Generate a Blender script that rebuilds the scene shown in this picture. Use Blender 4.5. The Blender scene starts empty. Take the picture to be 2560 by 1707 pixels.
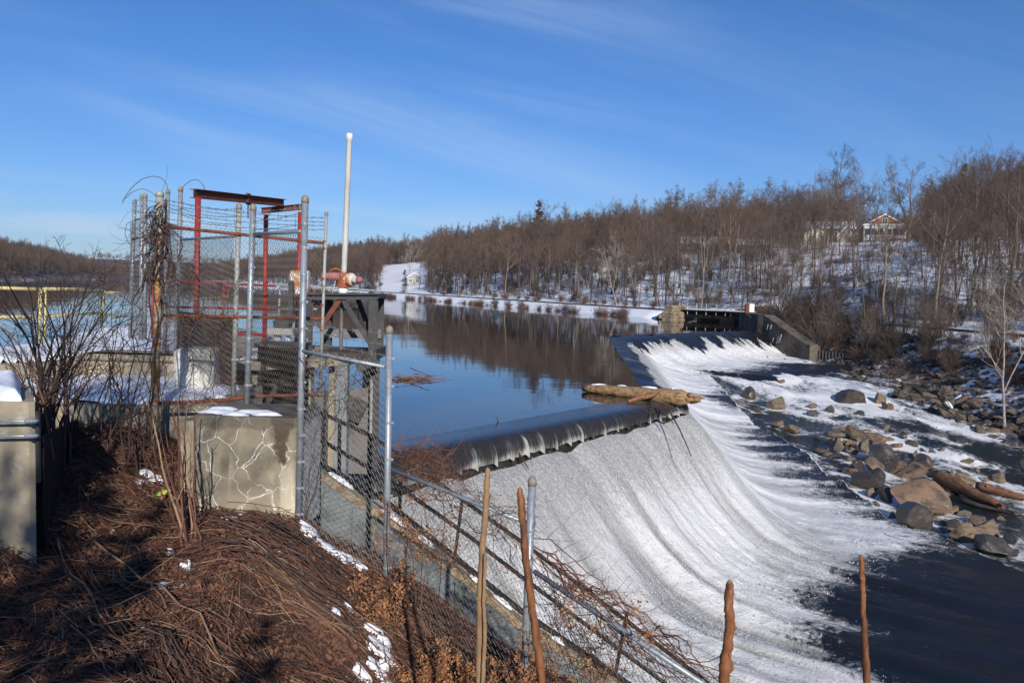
import bpy, math, random
import numpy as np
from mathutils import Vector, Matrix
from mathutils.geometry import tessellate_polygon
R = math.radians
rng = np.random.default_rng(11)
random.seed(5)
sc = bpy.context.scene
COL = sc.collection

# ------------------------------------------------------------------ camera
EYE = np.array([0.0, 0.0, 4.0])
FPX, CX, CY = 2066.0, 1280.0, 853.5
PITCH, ROLL = math.atan2(853.5 - 716.0, FPX), math.atan(0.028)
FWD = np.array([0, math.cos(PITCH), -math.sin(PITCH)])
UP0 = np.array([0, math.sin(PITCH), math.cos(PITCH)])
RT0 = np.array([1.0, 0, 0])
RT = math.cos(ROLL) * RT0 + math.sin(ROLL) * UP0
UPV = -math.sin(ROLL) * RT0 + math.cos(ROLL) * UP0

def ray(px, py):
    return FWD * FPX + RT * (px - CX) - UPV * (py - CY)
def at(px, py, d):
    r = ray(px, py); return EYE + r * (d / r[1])
def on(px, py, z):
    r = ray(px, py); return EYE + r * ((z - EYE[2]) / r[2])
def proj(p):
    q = np.asarray(p) - EYE
    k = q @ FWD
    return CX + FPX * (q @ RT) / k, CY - FPX * (q @ UPV) / k

cam = bpy.data.cameras.new('camera'); co = bpy.data.objects.new('camera', cam); COL.objects.link(co)
cam.sensor_width = 36.0; cam.lens = FPX / 2560.0 * 36.0
cam.clip_start = 0.05; cam.clip_end = 9000
m = Matrix(((RT[0], UPV[0], -FWD[0], EYE[0]), (RT[1], UPV[1], -FWD[1], EYE[1]), (RT[2], UPV[2], -FWD[2], EYE[2]), (0, 0, 0, 1)))
co.matrix_world = m
sc.camera = co

# ------------------------------------------------------------------ mesh builder
def nrm(a):
    return a / np.maximum(np.linalg.norm(a, axis=-1, keepdims=True), 1e-9)

class MB:
    def __init__(self):
        self.V, self.Q, self.T, self.n, self.tint = [], [], [], 0, {}
    def add(self, v, q=None, t=None):
        v = np.asarray(v, float).reshape(-1, 3)
        if q is not None and len(q): self.Q.append(np.asarray(q, int) + self.n)
        if t is not None and len(t): self.T.append(np.asarray(t, int) + self.n)
        self.V.append(v); self.n += len(v)
        return self
    def tubes(self, P, Rd, n=3, cap=False):
        P = np.asarray(P, float); N, K, _ = P.shape
        Rd = np.broadcast_to(np.asarray(Rd, float), (N, K))
        T = np.empty_like(P)
        T[:, 1:-1] = P[:, 2:] - P[:, :-2]; T[:, 0] = P[:, 1] - P[:, 0]; T[:, -1] = P[:, -1] - P[:, -2]
        T = nrm(T)
        D = nrm(P[:, -1] - P[:, 0] + 1e-7)
        ref = np.where(np.abs(D[:, 2:3]) > 0.8, np.array([[1.0, 0.13, 0]]), np.array([[0.05, 0.02, 1.0]]))
        ref = np.repeat(ref[:, None, :], K, 1)
        A = nrm(np.cross(T, ref)); B = np.cross(T, A)
        ang = np.arange(n) * 2 * math.pi / n
        V = P[:, :, None, :] + Rd[:, :, None, None] * (A[:, :, None, :] * np.cos(ang)[None, None, :, None] + B[:, :, None, :] * np.sin(ang)[None, None, :, None])
        base = (np.arange(N) * K * n)[:, None, None]
        k = np.arange(K - 1)[None, :, None]; j = np.arange(n)[None, None, :]; j2 = (j + 1) % n
        a = base + k * n + j; b = base + k * n + j2; c = base + (k + 1) * n + j2; d = base + (k + 1) * n + j
        Qf = np.stack([a, b, c, d], -1).reshape(-1, 4)
        Vf = V.reshape(-1, 3)
        Tf = []
        if cap:
            Vc = np.concatenate([P[:, 0], P[:, -1]]); o = len(Vf)
            for i in range(N):
                for jj in range(n):
                    b0 = i * K * n
                    Tf.append((o + i, b0 + (jj + 1) % n, b0 + jj))
                    e0 = b0 + (K - 1) * n
                    Tf.append((o + N + i, e0 + jj, e0 + (jj + 1) % n))
            Vf = np.concatenate([Vf, Vc])
        self.tint[len(self.V)] = np.repeat(rng.random(N), K * n) if not cap else None
        return self.add(Vf, Qf, Tf)
    def tube(self, pts, r, n=8, cap=True):
        pts = np.asarray(pts, float)[None]
        r = np.asarray(r, float)
        if r.ndim == 1: r = r[None]
        return self.tubes(pts, r, n, cap)
    def rod(self, a, b, r, n=8):
        return self.tube([a, b], r, n)
    def box(self, c, s, M=None):
        s = np.asarray(s, float) / 2
        v = np.array([[x, y, z] for z in (-1, 1) for y in (-1, 1) for x in (-1, 1)], float) * s
        if M is not None: v = v @ np.asarray(M, float).T
        v = v + np.asarray(c, float)
        q = [(0, 2, 3, 1), (4, 5, 7, 6), (0, 1, 5, 4), (2, 6, 7, 3), (0, 4, 6, 2), (1, 3, 7, 5)]
        return self.add(v, q)
    def bbox(self, c, s, b=0.02, M=None):
        # box with chamfered vertical and horizontal edges
        hx, hy, hz = np.asarray(s, float) / 2
        b = min(b, hx * .9, hy * .9, hz * .9)
        rings = []
        for z, k in ((-hz, b), (-hz + b, 0), (hz - b, 0), (hz, b)):
            X, Y = hx - k, hy - k
            rings.append([(-X + b, -Y, z), (X - b, -Y, z), (X, -Y + b, z), (X, Y - b, z), (X - b, Y, z), (-X + b, Y, z), (-X, Y - b, z), (-X, -Y + b, z)])
        v = np.array(rings, float).reshape(-1, 3)
        q = []
        for k in range(3):
            for j in range(8):
                q.append((k * 8 + j, k * 8 + (j + 1) % 8, (k + 1) * 8 + (j + 1) % 8, (k + 1) * 8 + j))
        t = [(0, j + 1, j) for j in range(1, 7)] + [(24, 24 + j, 24 + j + 1) for j in range(1, 7)]
        if M is not None: v = v @ np.asarray(M, float).T
        return self.add(v + np.asarray(c, float), q, t)
    def beam(self, a, b, w, h, up=(0, 0, 1)):
        a, b = np.asarray(a, float), np.asarray(b, float)
        x = b - a; L = np.linalg.norm(x); x = x / L
        y = nrm(np.cross(np.asarray(up, float), x)); z = np.cross(x, y)
        return self.box((a + b) / 2, (L, w, h), np.stack([x, y, z], 1))
    def ibeam(self, a, b, w, h, t=0.012, up=(0, 0, 1)):
        a, b = np.asarray(a, float), np.asarray(b, float)
        x = nrm(b - a); y = nrm(np.cross(np.asarray(up, float), x)); z = np.cross(x, y)
        self.beam(a + z * (h / 2 - t / 2), b + z * (h / 2 - t / 2), w, t, up)
        self.beam(a - z * (h / 2 - t / 2), b - z * (h / 2 - t / 2), w, t, up)
        e = x * 0.002
        return self.beam(a + e, b - e, t, h - 2 * t, up)
    def prism(self, poly, z0, z1):
        n = len(poly)
        p = [Vector((x, y, 0)) for x, y in poly]
        tri = tessellate_polygon([p])
        z0 = np.broadcast_to(np.asarray(z0, float), n); z1 = np.broadcast_to(np.asarray(z1, float), n)
        v = [(x, y, z) for (x, y), z in zip(poly, z0)] + [(x, y, z) for (x, y), z in zip(poly, z1)]
        t = []
        for a, b, c in tri:
            A, B, C_ = p[a], p[b], p[c]
            if (B - A).cross(C_ - A).z < 0: a, b = b, a
            t.append((a + n, b + n, c + n)); t.append((b, a, c))
        area = sum(p[i].x * p[(i + 1) % n].y - p[(i + 1) % n].x * p[i].y for i in range(n))
        q = []
        for i in range(n):
            j = (i + 1) % n
            q.append((i, j, j + n, i + n) if area > 0 else (j, i, i + n, j + n))
        return self.add(v, q, t)
    def grid(self, X, Y, Z):
        a, b = X.shape
        v = np.stack([X, Y, Z], -1).reshape(-1, 3)
        i = np.arange(a - 1)[:, None]; j = np.arange(b - 1)[None, :]
        k = i * b + j
        return self.add(v, np.stack([k, k + b, k + b + 1, k + 1], -1).reshape(-1, 4))
    def lathe(self, a, b, prof, n=16):
        # profile of (t along a->b in metres, radius)
        a = np.asarray(a, float); x = nrm(np.asarray(b, float) - a)
        pts = np.array([a + x * t for t, _ in prof]); rr = np.array([r for _, r in prof])
        ref = np.array([1.0, 0.1, 0]) if abs(x[2]) > .8 else np.array([0, 0, 1.0])
        A = nrm(np.cross(x, ref)); B = np.cross(x, A)
        ang = np.arange(n) * 2 * math.pi / n
        V = pts[:, None, :] + rr[:, None, None] * (A * np.cos(ang)[:, None] + B * np.sin(ang)[:, None])[None]
        K = len(prof); q = []
        for k in range(K - 1):
            for j in range(n):
                q.append((k * n + j, k * n + (j + 1) % n, (k + 1) * n + (j + 1) % n, (k + 1) * n + j))
        v = np.concatenate([V.reshape(-1, 3), pts[:1], pts[-1:]])
        t = [(K * n, (j + 1) % n, j) for j in range(n)] + [(K * n + 1, (K - 1) * n + j, (K - 1) * n + (j + 1) % n) for j in range(n)]
        return self.add(v, q, t)
    def build(self, name, mat, parent=None, smooth=False, loc=None, uv=None, attr=None, link=True):
        V = np.concatenate(self.V) if self.V else np.zeros((0, 3))
        Q = np.concatenate(self.Q) if self.Q else np.zeros((0, 4), int)
        T = np.concatenate(self.T) if self.T else np.zeros((0, 3), int)
        off = np.zeros(3)
        if parent is not None: off = np.array(parent.get('_w', (0, 0, 0)), float)
        if loc is not None: off = np.asarray(loc, float)
        V = V - off
        me = bpy.data.meshes.new(name)
        nl = 4 * len(Q) + 3 * len(T)
        me.vertices.add(len(V)); me.vertices.foreach_set('co', V.astype(np.float32).ravel())
        me.loops.add(nl); li = np.concatenate([Q.ravel(), T.ravel()]).astype(np.int32)
        me.loops.foreach_set('vertex_index', li)
        me.polygons.add(len(Q) + len(T))
        st = np.concatenate([np.arange(len(Q)) * 4, 4 * len(Q) + np.arange(len(T)) * 3]).astype(np.int32)
        me.polygons.foreach_set('loop_start', st)
        me.polygons.foreach_set('use_smooth', np.full(len(Q) + len(T), smooth, bool))
        if uv is not None:
            l = me.uv_layers.new(name='UVMap'); l.data.foreach_set('uv', np.asarray(uv, np.float32)[li].ravel())
        me.update(calc_edges=True); me.validate()
        if attr is None and self.tint:
            attr = {'tint': np.concatenate([(self.tint[k] if self.tint.get(k) is not None else np.full(len(v), .5)) for k, v in enumerate(self.V)])}
        if attr is not None:
            for k, a in attr.items():
                at_ = me.attributes.new(k, 'FLOAT', 'POINT'); at_.data.foreach_set('value', np.asarray(a, np.float32))
        me.materials.append(mat)
        o = bpy.data.objects.new(name, me)
        if link: COL.objects.link(o)
        if parent is not None: o.parent = parent
        if loc is not None:
            o.location = loc
            o['_w'] = tuple(float(c) for c in loc)
        elif parent is not None:
            o['_w'] = tuple(float(c) for c in off)
        return o

def tag(o, label=None, cat=None, group=None, kind=None):
    if label: o['label'] = label
    if cat: o['category'] = cat
    if group: o['group'] = group
    if kind: o['kind'] = kind
    return o
def thing(name, label, cat, loc=(0, 0, 0), group=None):
    o = bpy.data.objects.new(name, None); COL.objects.link(o)
    o.location = [float(c) for c in loc]; o['_w'] = tuple(float(c) for c in loc)
    o.empty_display_size = .2
    return tag(o, label, cat, group)
def struct(o): o['kind'] = 'structure'; return o
def stuff(o, label=None, cat=None): return tag(o, label, cat, None, 'stuff')
def copy_tree(o, parent=None):
    c = o.copy(); COL.objects.link(c); c.parent = parent
    for ch in list(o.children): copy_tree(ch, c)
    return c

# ------------------------------------------------------------------ materials
def mat(name):
    mm = bpy.data.materials.new(name); mm.use_nodes = True
    nt = mm.node_tree; nt.nodes.clear()
    return mm, nt
class NT:
    def __init__(s, nt): s.nt = nt
    def n(s, t, **kw):
        nd = s.nt.nodes.new(t)
        for k, v in kw.items():
            if k == 'i':
                for kk, vv in v.items():
                    if hasattr(vv, 'is_output'): s.nt.links.new(vv, nd.inputs[kk])
                    else: nd.inputs[kk].default_value = vv
            else: setattr(nd, k, v)
        return nd
    def noise(s, vec, scale, detail=4, rough=.6, dist=0.0):
        return s.n('ShaderNodeTexNoise', i={'Vector': vec, 'Scale': scale, 'Detail': detail, 'Roughness': rough, 'Distortion': dist}).outputs['Fac']
    def ramp(s, f, lo, hi):
        return s.n('ShaderNodeMapRange', interpolation_type='SMOOTHSTEP', i={'Value': f, 'From Min': lo, 'From Max': hi}).outputs['Result']
    def math(s, op, a, b=0.0, clamp=False):
        nd = s.n('ShaderNodeMath', operation=op, use_clamp=clamp)
        for k, v in ((0, a), (1, b)):
            if hasattr(v, 'is_output'): s.nt.links.new(v, nd.inputs[k])
            else: nd.inputs[k].default_value = v
        return nd.outputs[0]
    def mix(s, f, a, b):
        nd = s.n('ShaderNodeMix', data_type='RGBA')
        for k, v in ((0, f), (6, a), (7, b)):
            if hasattr(v, 'is_output'): s.nt.links.new(v, nd.inputs[k])
            else: nd.inputs[k].default_value = v if k == 0 else (*v, 1)
        return nd.outputs[2]
    def mapv(s, vec, scale=(1, 1, 1), rot=(0, 0, 0), loc=(0, 0, 0)):
        return s.n('ShaderNodeMapping', i={'Vector': vec, 'Scale': scale, 'Rotation': rot, 'Location': loc}).outputs[0]
    def bump(s, h, strength, dist=.02, normal=None):
        i = {'Height': h, 'Strength': strength, 'Distance': dist}
        if normal is not None: i['Normal'] = normal
        return s.n('ShaderNodeBump', i=i).outputs[0]
    def pbsdf(s, **i):
        return s.n('ShaderNodeBsdfPrincipled', i={k.replace('_', ' '): v for k, v in i.items()}).outputs[0]
    def out(s, sh):
        s.n('ShaderNodeOutputMaterial', i={'Surface': sh})
def surf(name, base, rough=.85, metal=0.0, layers=(), bump=None, coord='Object', rand=0.0, spec=.4, sss=0):
    """base colour + layers of (colour, noise scale, lo, hi[, vector scale]) + bump (scale, strength, distance)"""
    mm, nt = mat(name); N = NT(nt)
    vec = N.n('ShaderNodeTexCoord').outputs[coord]
    if coord == 'World':
        pass
    c = N.n('ShaderNodeRGB'); c.outputs[0].default_value = (*base, 1); c = c.outputs[0]
    for L in layers:
        col, s_, lo, hi = L[:4]
        v = N.mapv(vec, L[4]) if len(L) > 4 else vec
        c = N.mix(N.ramp(N.noise(v, s_), lo, hi), c, col)
    if rand:
        oi = N.n('ShaderNodeObjectInfo').outputs['Random']
        hv = N.n('ShaderNodeHueSaturation', i={'Color': c, 'Value': N.n('ShaderNodeMapRange', i={'Value': oi, 'To Min': 1 - rand, 'To Max': 1 + rand}).outputs[0],
                                               'Saturation': N.n('ShaderNodeMapRange', i={'Value': N.math('FRACT', N.math('MULTIPLY', oi, 7.3)), 'To Min': .7, 'To Max': 1.2}).outputs[0]})
        c = hv.outputs[0]
    kw = dict(Base_Color=c, Roughness=rough, Metallic=metal)
    kw['Specular_IOR_Level'] = spec
    if bump:
        kw['Normal'] = N.bump(N.noise(vec, bump[0], 5, .65), bump[1], bump[2])
    N.out(N.pbsdf(**kw))
    return mm

MT = {}
MT['galv'] = surf('galvanized_steel', (.30, .33, .36), .45, .35, [((.20, .22, .24), 14, .45, .7), ((.42, .44, .46), 60, .5, .75)], (90, .12, .003))
MT['galv_old'] = surf('weathered_galvanized_steel', (.34, .35, .33), .6, .2, [((.22, .17, .12), 9, .52, .66), ((.45, .44, .40), 40, .5, .7)], (70, .2, .003))
MT['cap'] = surf('weathered_cap', (.30, .26, .20), .7, .2, [((.20, .16, .12), 30, .4, .7)])
MT['rustpipe'] = surf('rusty_pipe', (.24, .065, .03), .8, .1, [((.13, .035, .02), 18, .45, .65), ((.36, .14, .06), 45, .55, .75)], (80, .3, .004))
MT['rustbeam'] = surf('rusty_beam', (.17, .05, .03), .75, .15, [((.09, .035, .025), 6, .45, .65, (1, 1, 3)), ((.30, .10, .05), 22, .6, .75)], (50, .2, .004))
MT['red'] = surf('red_paint', (.30, .022, .018), .5, 0, [((.25, .02, .015), 8, .5, .7), ((.5, .12, .09), 40, .62, .75)], (40, .1, .003))
MT['yellow'] = surf('yellow_paint', (.66, .54, .24), .55, 0, [((.6, .45, .14), 12, .5, .7), ((.35, .2, .08), 35, .66, .75)], (60, .15, .003))
MT['steel_dark'] = surf('dark_painted_steel', (.045, .046, .048), .55, .2, [((.075, .072, .068), 5, .45, .65), ((.16, .06, .03), 9, .62, .72)], (60, .15, .003))
MT['steel_grey'] = surf('grey_steel_sheet', (.16, .15, .145), .6, .1, [((.11, .10, .095), 4, .45, .7), ((.2, .17, .14), 20, .6, .75)], (30, .15, .004))
MT['plate'] = surf('brown_steel_plate', (.075, .05, .04), .75, .1, [((.04, .03, .028), 3, .45, .65), ((.12, .075, .05), 18, .5, .7)], (40, .3, .004))
MT['black'] = surf('black_rail_paint', (.012, .012, .013), .5, .2, [((.03, .025, .022), 14, .5, .7)], (60, .15, .002))
MT['wood_raft'] = surf('bleached_driftwood', (.26, .17, .10), .85, 0, [((.14, .08, .045), 6, .45, .65, (1, 1, 5)), ((.38, .28, .19), 25, .55, .7)], (30, .5, .01))
MT['concrete'] = surf('weathered_concrete', (.335, .28, .20), .92, 0, [((.20, .175, .135), 1.6, .45, .68), ((.40, .36, .29), 5, .52, .7), ((.16, .14, .11), 40, .62, .75)], (35, .35, .006))
MT['concrete_dark'] = surf('stained_concrete', (.125, .10, .08), .9, 0, [((.06, .05, .042), .8, .45, .62), ((.18, .15, .12), 3, .55, .7), ((.26, .11, .05), .5, .62, .72, (1, 1, .25))], (25, .4, .01))
MT['concrete_grey'] = surf('blue_grey_concrete', (.20, .225, .235), .85, 0, [((.11, .12, .115), 1.4, .48, .64), ((.17, .17, .11), 2.6, .55, .7), ((.30, .32, .33), 14, .55, .7)], (60, .35, .005))
MT['coping'] = surf('timber_coping', (.34, .27, .18), .9, 0, [((.2, .14, .08), 6, .45, .65)], (40, .4, .005))
MT['white_block'] = surf('white_limed_concrete', (.66, .63, .54), .9, 0, [((.5, .45, .36), 3, .5, .72), ((.75, .74, .7), 9, .5, .7)], (22, .6, .015))
MT['snow'] = surf('snow', (.86, .88, .92), .75, 0, [((.78, .80, .86), 6, .45, .7)], (9, .5, .03))
MT['chain'] = surf('chain_link_wire', (.22, .235, .24), .5, .3, [((.22, .2, .18), 9, .5, .7)])
MT['chain_old'] = surf('weathered_chain_link_wire', (.115, .115, .11), .6, .2, [((.16, .12, .09), 9, .5, .7)])
MT['chain_rust'] = surf('rusty_chain_link_wire', (.15, .115, .095), .65, .2, [((.10, .055, .04), 5, .45, .65)])
MT['ashlar'] = surf('ashlar_stone', (.30, .235, .15), .9, 0, [((.16, .12, .08), 1.2, .45, .6), ((.40, .34, .25), 4, .5, .7)], (14, .5, .03))
MT['bark'] = surf('grey_brown_bark', (.155, .12, .095), .95, 0, [((.09, .07, .055), 5, .45, .65), ((.27, .23, .19), 2, .55, .7)], (18, .6, .02), rand=.42)
MT['twig'] = surf('brown_twigs', (.11, .072, .052), .95, 0, [((.105, .07, .055), .6, .4, .7)], rand=.36)
MT['pale_bark'] = surf('pale_bark', (.36, .31, .26), .9, 0, [((.2, .16, .13), 5, .45, .65)], (18, .4, .01))
MT['needle'] = surf('conifer_needles', (.030, .045, .022), .8, 0, [((.05, .07, .03), 2, .45, .7)])
MT['cane'] = surf('dead_canes', (.145, .078, .048), .8, 0, [((.065, .035, .026), 3, .42, .6), ((.30, .19, .11), 5, .62, .75)], (40, .3, .004))
MT['cane_dark'] = surf('dark_stems', (.065, .036, .028), .75, 0, [((.03, .02, .018), 4, .45, .6), ((.13, .075, .05), 7, .6, .72)], (40, .3, .003))
MT['litter'] = surf('dry_leaf_litter', (.19, .085, .05), .9, 0, [((.07, .036, .025), 3, .42, .6), ((.34, .23, .15), 14, .60, .70)])
MT['dryleaf'] = surf('dry_orange_leaves', (.36, .17, .075), .85, 0, [((.22, .10, .05), 4, .42, .62), ((.46, .27, .14), 9, .6, .75)])
MT['cutstem'] = surf('orange_brown_stem', (.22, .085, .033), .6, 0, [((.10, .038, .02), 9, .45, .62, (3, 3, .6)), ((.36, .18, .075), 22, .58, .72, (2, 2, .5)), ((.07, .03, .02), 40, .66, .74)], (70, .5, .003))
MT['cutstem_tan'] = surf('tan_stem', (.29, .175, .09), .75, 0, [((.2, .12, .065), 7, .45, .65), ((.36, .25, .15), 40, .6, .72)], (60, .35, .003))
MT['rust_orange'] = surf('rusty_orange_paint', (.36, .10, .045), .7, .0, [((.22, .06, .03), 9, .45, .65), ((.55, .46, .4), 16, .66, .72)], (40, .3, .004))
MT['rust_white'] = surf('peeling_white_paint', (.62, .58, .52), .7, 0, [((.45, .17, .05), 4, .45, .56), ((.24, .08, .03), 12, .6, .7)], (30, .3, .003))
MT['red_grey'] = surf('faded_red_paint', (.30, .12, .11), .65, 0, [((.45, .4, .38), 9, .5, .62)], (30, .2, .003))
MT['pvc'] = surf('pale_grey_pvc', (.56, .55, .50), .5, 0, [((.42, .41, .37), 5, .45, .7, (1, 1, .3))], (30, .1, .002))
MT['white'] = surf('white_paint', (.78, .77, .74), .6, 0, [((.6, .58, .54), 4, .55, .75)])
MT['glass'] = surf('dark_window_glass', (.02, .022, .026), .08, 0, spec=.6)
MT['grey_paint'] = surf('grey_paint', (.33, .32, .30), .7, 0, [((.22, .21, .2), 5, .5, .7)])
MT['roofing'] = surf('dark_roofing', (.10, .075, .065), .9, 0, [((.06, .05, .045), 1.5, .5, .7)])
MT['stone_wall'] = surf('field_stone', (.30, .28, .23), .9, 0, [((.14, .12, .1), 2.2, .45, .55), ((.44, .42, .36), 1.4, .55, .65)])
MT['siding'] = surf('brown_siding', (.20, .13, .095), .85, 0, [((.13, .08, .06), 2, .45, .7)])
MT['cream'] = surf('cream_siding', (.62, .58, .46), .85, 0, [((.5, .46, .36), 2, .5, .7)])
MT['girder'] = surf('black_girder', (.014, .013, .013), .9, .0, [((.03, .025, .022), 2, .5, .7)], spec=.1)
MT['bottle'] = surf('crumpled_green_plastic', (.10, .42, .03), .35, 0, [((.5, .48, .08), 14, .5, .6)])
MT['tie'] = surf('white_wire_tie', (.7, .7, .7), .4, .3)
MT['yellow_rope'] = surf('yellow_rope', (.7, .6, .15), .8)
MT['cloth'] = surf('dark_jacket', (.03, .035, .05), .9)

def brick_mat():
    mm, nt = mat('red_brick'); N = NT(nt)
    v = N.n('ShaderNodeTexCoord').outputs['Object']
    v = N.mapv(v, (1, 1, 1), (R(90), 0, 0))
    b = N.n('ShaderNodeTexBrick', i={'Vector': v, 'Color1': (.33, .09, .045, 1), 'Color2': (.24, .065, .04, 1), 'Mortar': (.3, .22, .18, 1), 'Scale': 4.0, 'Mortar Size': .012})
    c = N.mix(N.ramp(N.noise(v, 1.2), .5, .75), b.outputs[0], (.2, .06, .04))
    N.out(N.pbsdf(Base_Color=c, Roughness=.9))
    return mm
MT['brick'] = brick_mat()

def crack_mat():
    """old concrete with white lime seeping from its cracks, and one brown wet run"""
    mm, nt = mat('cracked_concrete'); N = NT(nt)
    v = N.n('ShaderNodeTexCoord').outputs['Object']
    c = N.mix(N.ramp(N.noise(v, 3.0), .42, .68), (.265, .222, .155), (.17, .145, .105))
    c = N.mix(N.ramp(N.noise(v, 30), .55, .75), c, (.33, .30, .24))
    c = N.mix(N.ramp(N.noise(N.mapv(v, (5, 5, .5)), 1.5), .55, .75), c, (.36, .31, .23))
    dn = N.n('ShaderNodeTexNoise', i={'Vector': v, 'Scale': 5.0, 'Detail': 5.0}).outputs['Color']
    dv = N.n('ShaderNodeVectorMath', operation='MULTIPLY_ADD', i={0: dn, 1: (.26, .26, .26), 2: v}).outputs[0]
    d = N.n('ShaderNodeTexVoronoi', feature='DISTANCE_TO_EDGE', i={'Vector': N.mapv(dv, (1, .5, .85), (0, 0, 0), (.35, .2, .12)), 'Scale': 3.3}).outputs['Distance']
    line = N.math('SUBTRACT', 1.0, N.ramp(d, .003, .017))
    line = N.math('MULTIPLY', line, N.ramp(N.noise(v, 2.4), .30, .46))
    d2 = N.n('ShaderNodeTexVoronoi', feature='DISTANCE_TO_EDGE', i={'Vector': N.mapv(dv, (1, .5, .9), (0, 0, .2), (.1, .7, .4)), 'Scale': 6.5}).outputs['Distance']
    line = N.math('MAXIMUM', line, N.math('MULTIPLY', N.math('MULTIPLY', N.math('SUBTRACT', 1.0, N.ramp(d2, .004, .03)), .6), N.ramp(N.noise(v, 3.1), .60, .70)))
    halo = N.math('MULTIPLY', N.math('SUBTRACT', 1.0, N.ramp(d, .01, .12)), N.ramp(N.noise(N.mapv(v, (1, 1, .45)), 3.4), .52, .74))
    c = N.mix(N.math('MULTIPLY', halo, .7), c, (.66, .61, .5))
    c = N.mix(N.math('MULTIPLY', line, N.math('ADD', .5, N.math('MULTIPLY', N.noise(v, 9), .6))), c, (.80, .77, .70))
    # lime stain along the right-hand lower edge of the front
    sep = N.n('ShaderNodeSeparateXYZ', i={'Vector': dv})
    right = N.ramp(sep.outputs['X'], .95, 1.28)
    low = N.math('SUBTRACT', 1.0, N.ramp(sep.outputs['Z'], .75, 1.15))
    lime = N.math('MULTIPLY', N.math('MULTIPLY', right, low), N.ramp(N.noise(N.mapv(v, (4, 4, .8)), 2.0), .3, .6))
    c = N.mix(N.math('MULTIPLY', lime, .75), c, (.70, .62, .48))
    # brown wet run from the top right
    sx = N.math('ABSOLUTE', N.math('SUBTRACT', sep.outputs['X'], 1.14))
    run = N.math('MULTIPLY', N.math('SUBTRACT', 1.0, N.ramp(N.math('ADD', sx, N.math('MULTIPLY', N.math('SUBTRACT', 1.45, sep.outputs['Z']), .16)), .10, .16)), N.ramp(sep.outputs['Z'], .98, 1.04))
    c = N.mix(N.math('MULTIPLY', run, .9), c, (.055, .033, .02))
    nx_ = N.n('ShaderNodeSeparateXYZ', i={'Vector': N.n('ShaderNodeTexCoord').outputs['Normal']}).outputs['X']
    c = N.mix(N.math('MULTIPLY', N.ramp(nx_, .7, .9), N.math('ADD', .45, N.math('MULTIPLY', N.noise(N.mapv(v, (3, 3, .8)), 3.0), .5))), c, (.74, .68, .56))  # right face whitened: lime streaks plus sunlight put into the colour
    top = N.ramp(sep.outputs['Z'], 1.36, 1.42)
    c = N.mix(N.math('MULTIPLY', top, .65), c, (.09, .075, .055))
    N.out(N.pbsdf(Base_Color=c, Roughness=.9, Normal=N.bump(N.math('ADD', N.noise(v, 28, 6, .7), N.math('MULTIPLY', line, .5)), .4, .006)))
    return mm
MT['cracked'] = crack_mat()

def terrain_mat():
    mm, nt = mat('snowy_hillside'); N = NT(nt)
    v = N.n('ShaderNodeNewGeometry').outputs['Position']
    n1 = N.noise(v, .35, 6, .7); n2 = N.noise(v, .06, 4, .6); n3 = N.noise(N.mapv(v, (1, 1, 3)), 1.3, 5, .75)
    a = N.n('ShaderNodeAttribute', attribute_name='bare').outputs['Fac']
    litter = N.mix(N.ramp(n3, .4, .65), (.065, .045, .034), (.13, .085, .06))
    k = N.math('ADD', N.math('ADD', N.math('MULTIPLY', n1, .8), N.math('MULTIPLY', n3, .7)), N.math('MULTIPLY', n2, .5))
    k = N.math('ADD', k, a)
    f = N.ramp(k, 1.14, 1.30)
    c = N.mix(f, (.84, .86, .91), litter)
    N.out(N.pbsdf(Base_Color=c, Roughness=.9, Normal=N.bump(n3, .6, .2)))
    return mm
MT['terrain'] = terrain_mat()

def ground_mat():
    mm, nt = mat('dead_plant_ground'); N = NT(nt)
    v = N.n('ShaderNodeTexCoord').outputs['Object']
    c = N.mix(N.ramp(N.noise(v, 2.2), .4, .65), (.040, .022, .016), (.09, .045, .03))
    c = N.mix(N.ramp(N.noise(v, 26, 5, .7), .55, .72), c, (.20, .125, .08))
    w = N.n('ShaderNodeTexVoronoi', i={'Vector': v, 'Scale': 38.0, 'Randomness': 1.0})
    c = N.mix(N.ramp(w.outputs['Distance'], .0, .2), N.mix(.5, c, (.26, .19, .13)), c)
    N.out(N.pbsdf(Base_Color=c, Roughness=.95, Normal=N.bump(N.noise(v, 22, 6, .75), .9, .05)))
    return mm
MT['ground'] = ground_mat()

def water_mat():
    mm, nt = mat('still_pond_water'); N = NT(nt)
    v = N.n('ShaderNodeNewGeometry').outputs['Position']
    h = N.math('ADD', N.math('MULTIPLY', N.noise(N.mapv(v, (.5, 1.6, 1)), .9, 3, .5), .6), N.math('MULTIPLY', N.noise(N.mapv(v, (.35, 1.0, 1), (0, 0, .3)), .25, 2, .5), 1.6))
    patch = N.ramp(N.noise(v, .03, 3), .4, .7)
    h = N.math('MULTIPLY', h, N.math('ADD', .35, patch))
    N.out(N.pbsdf(Base_Color=(.012, .014, .013, 1), Roughness=.02, IOR=1.333, Specular_IOR_Level=.5, Normal=N.bump(h, .16, .05)))
    return mm
MT['pond'] = water_mat()

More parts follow.
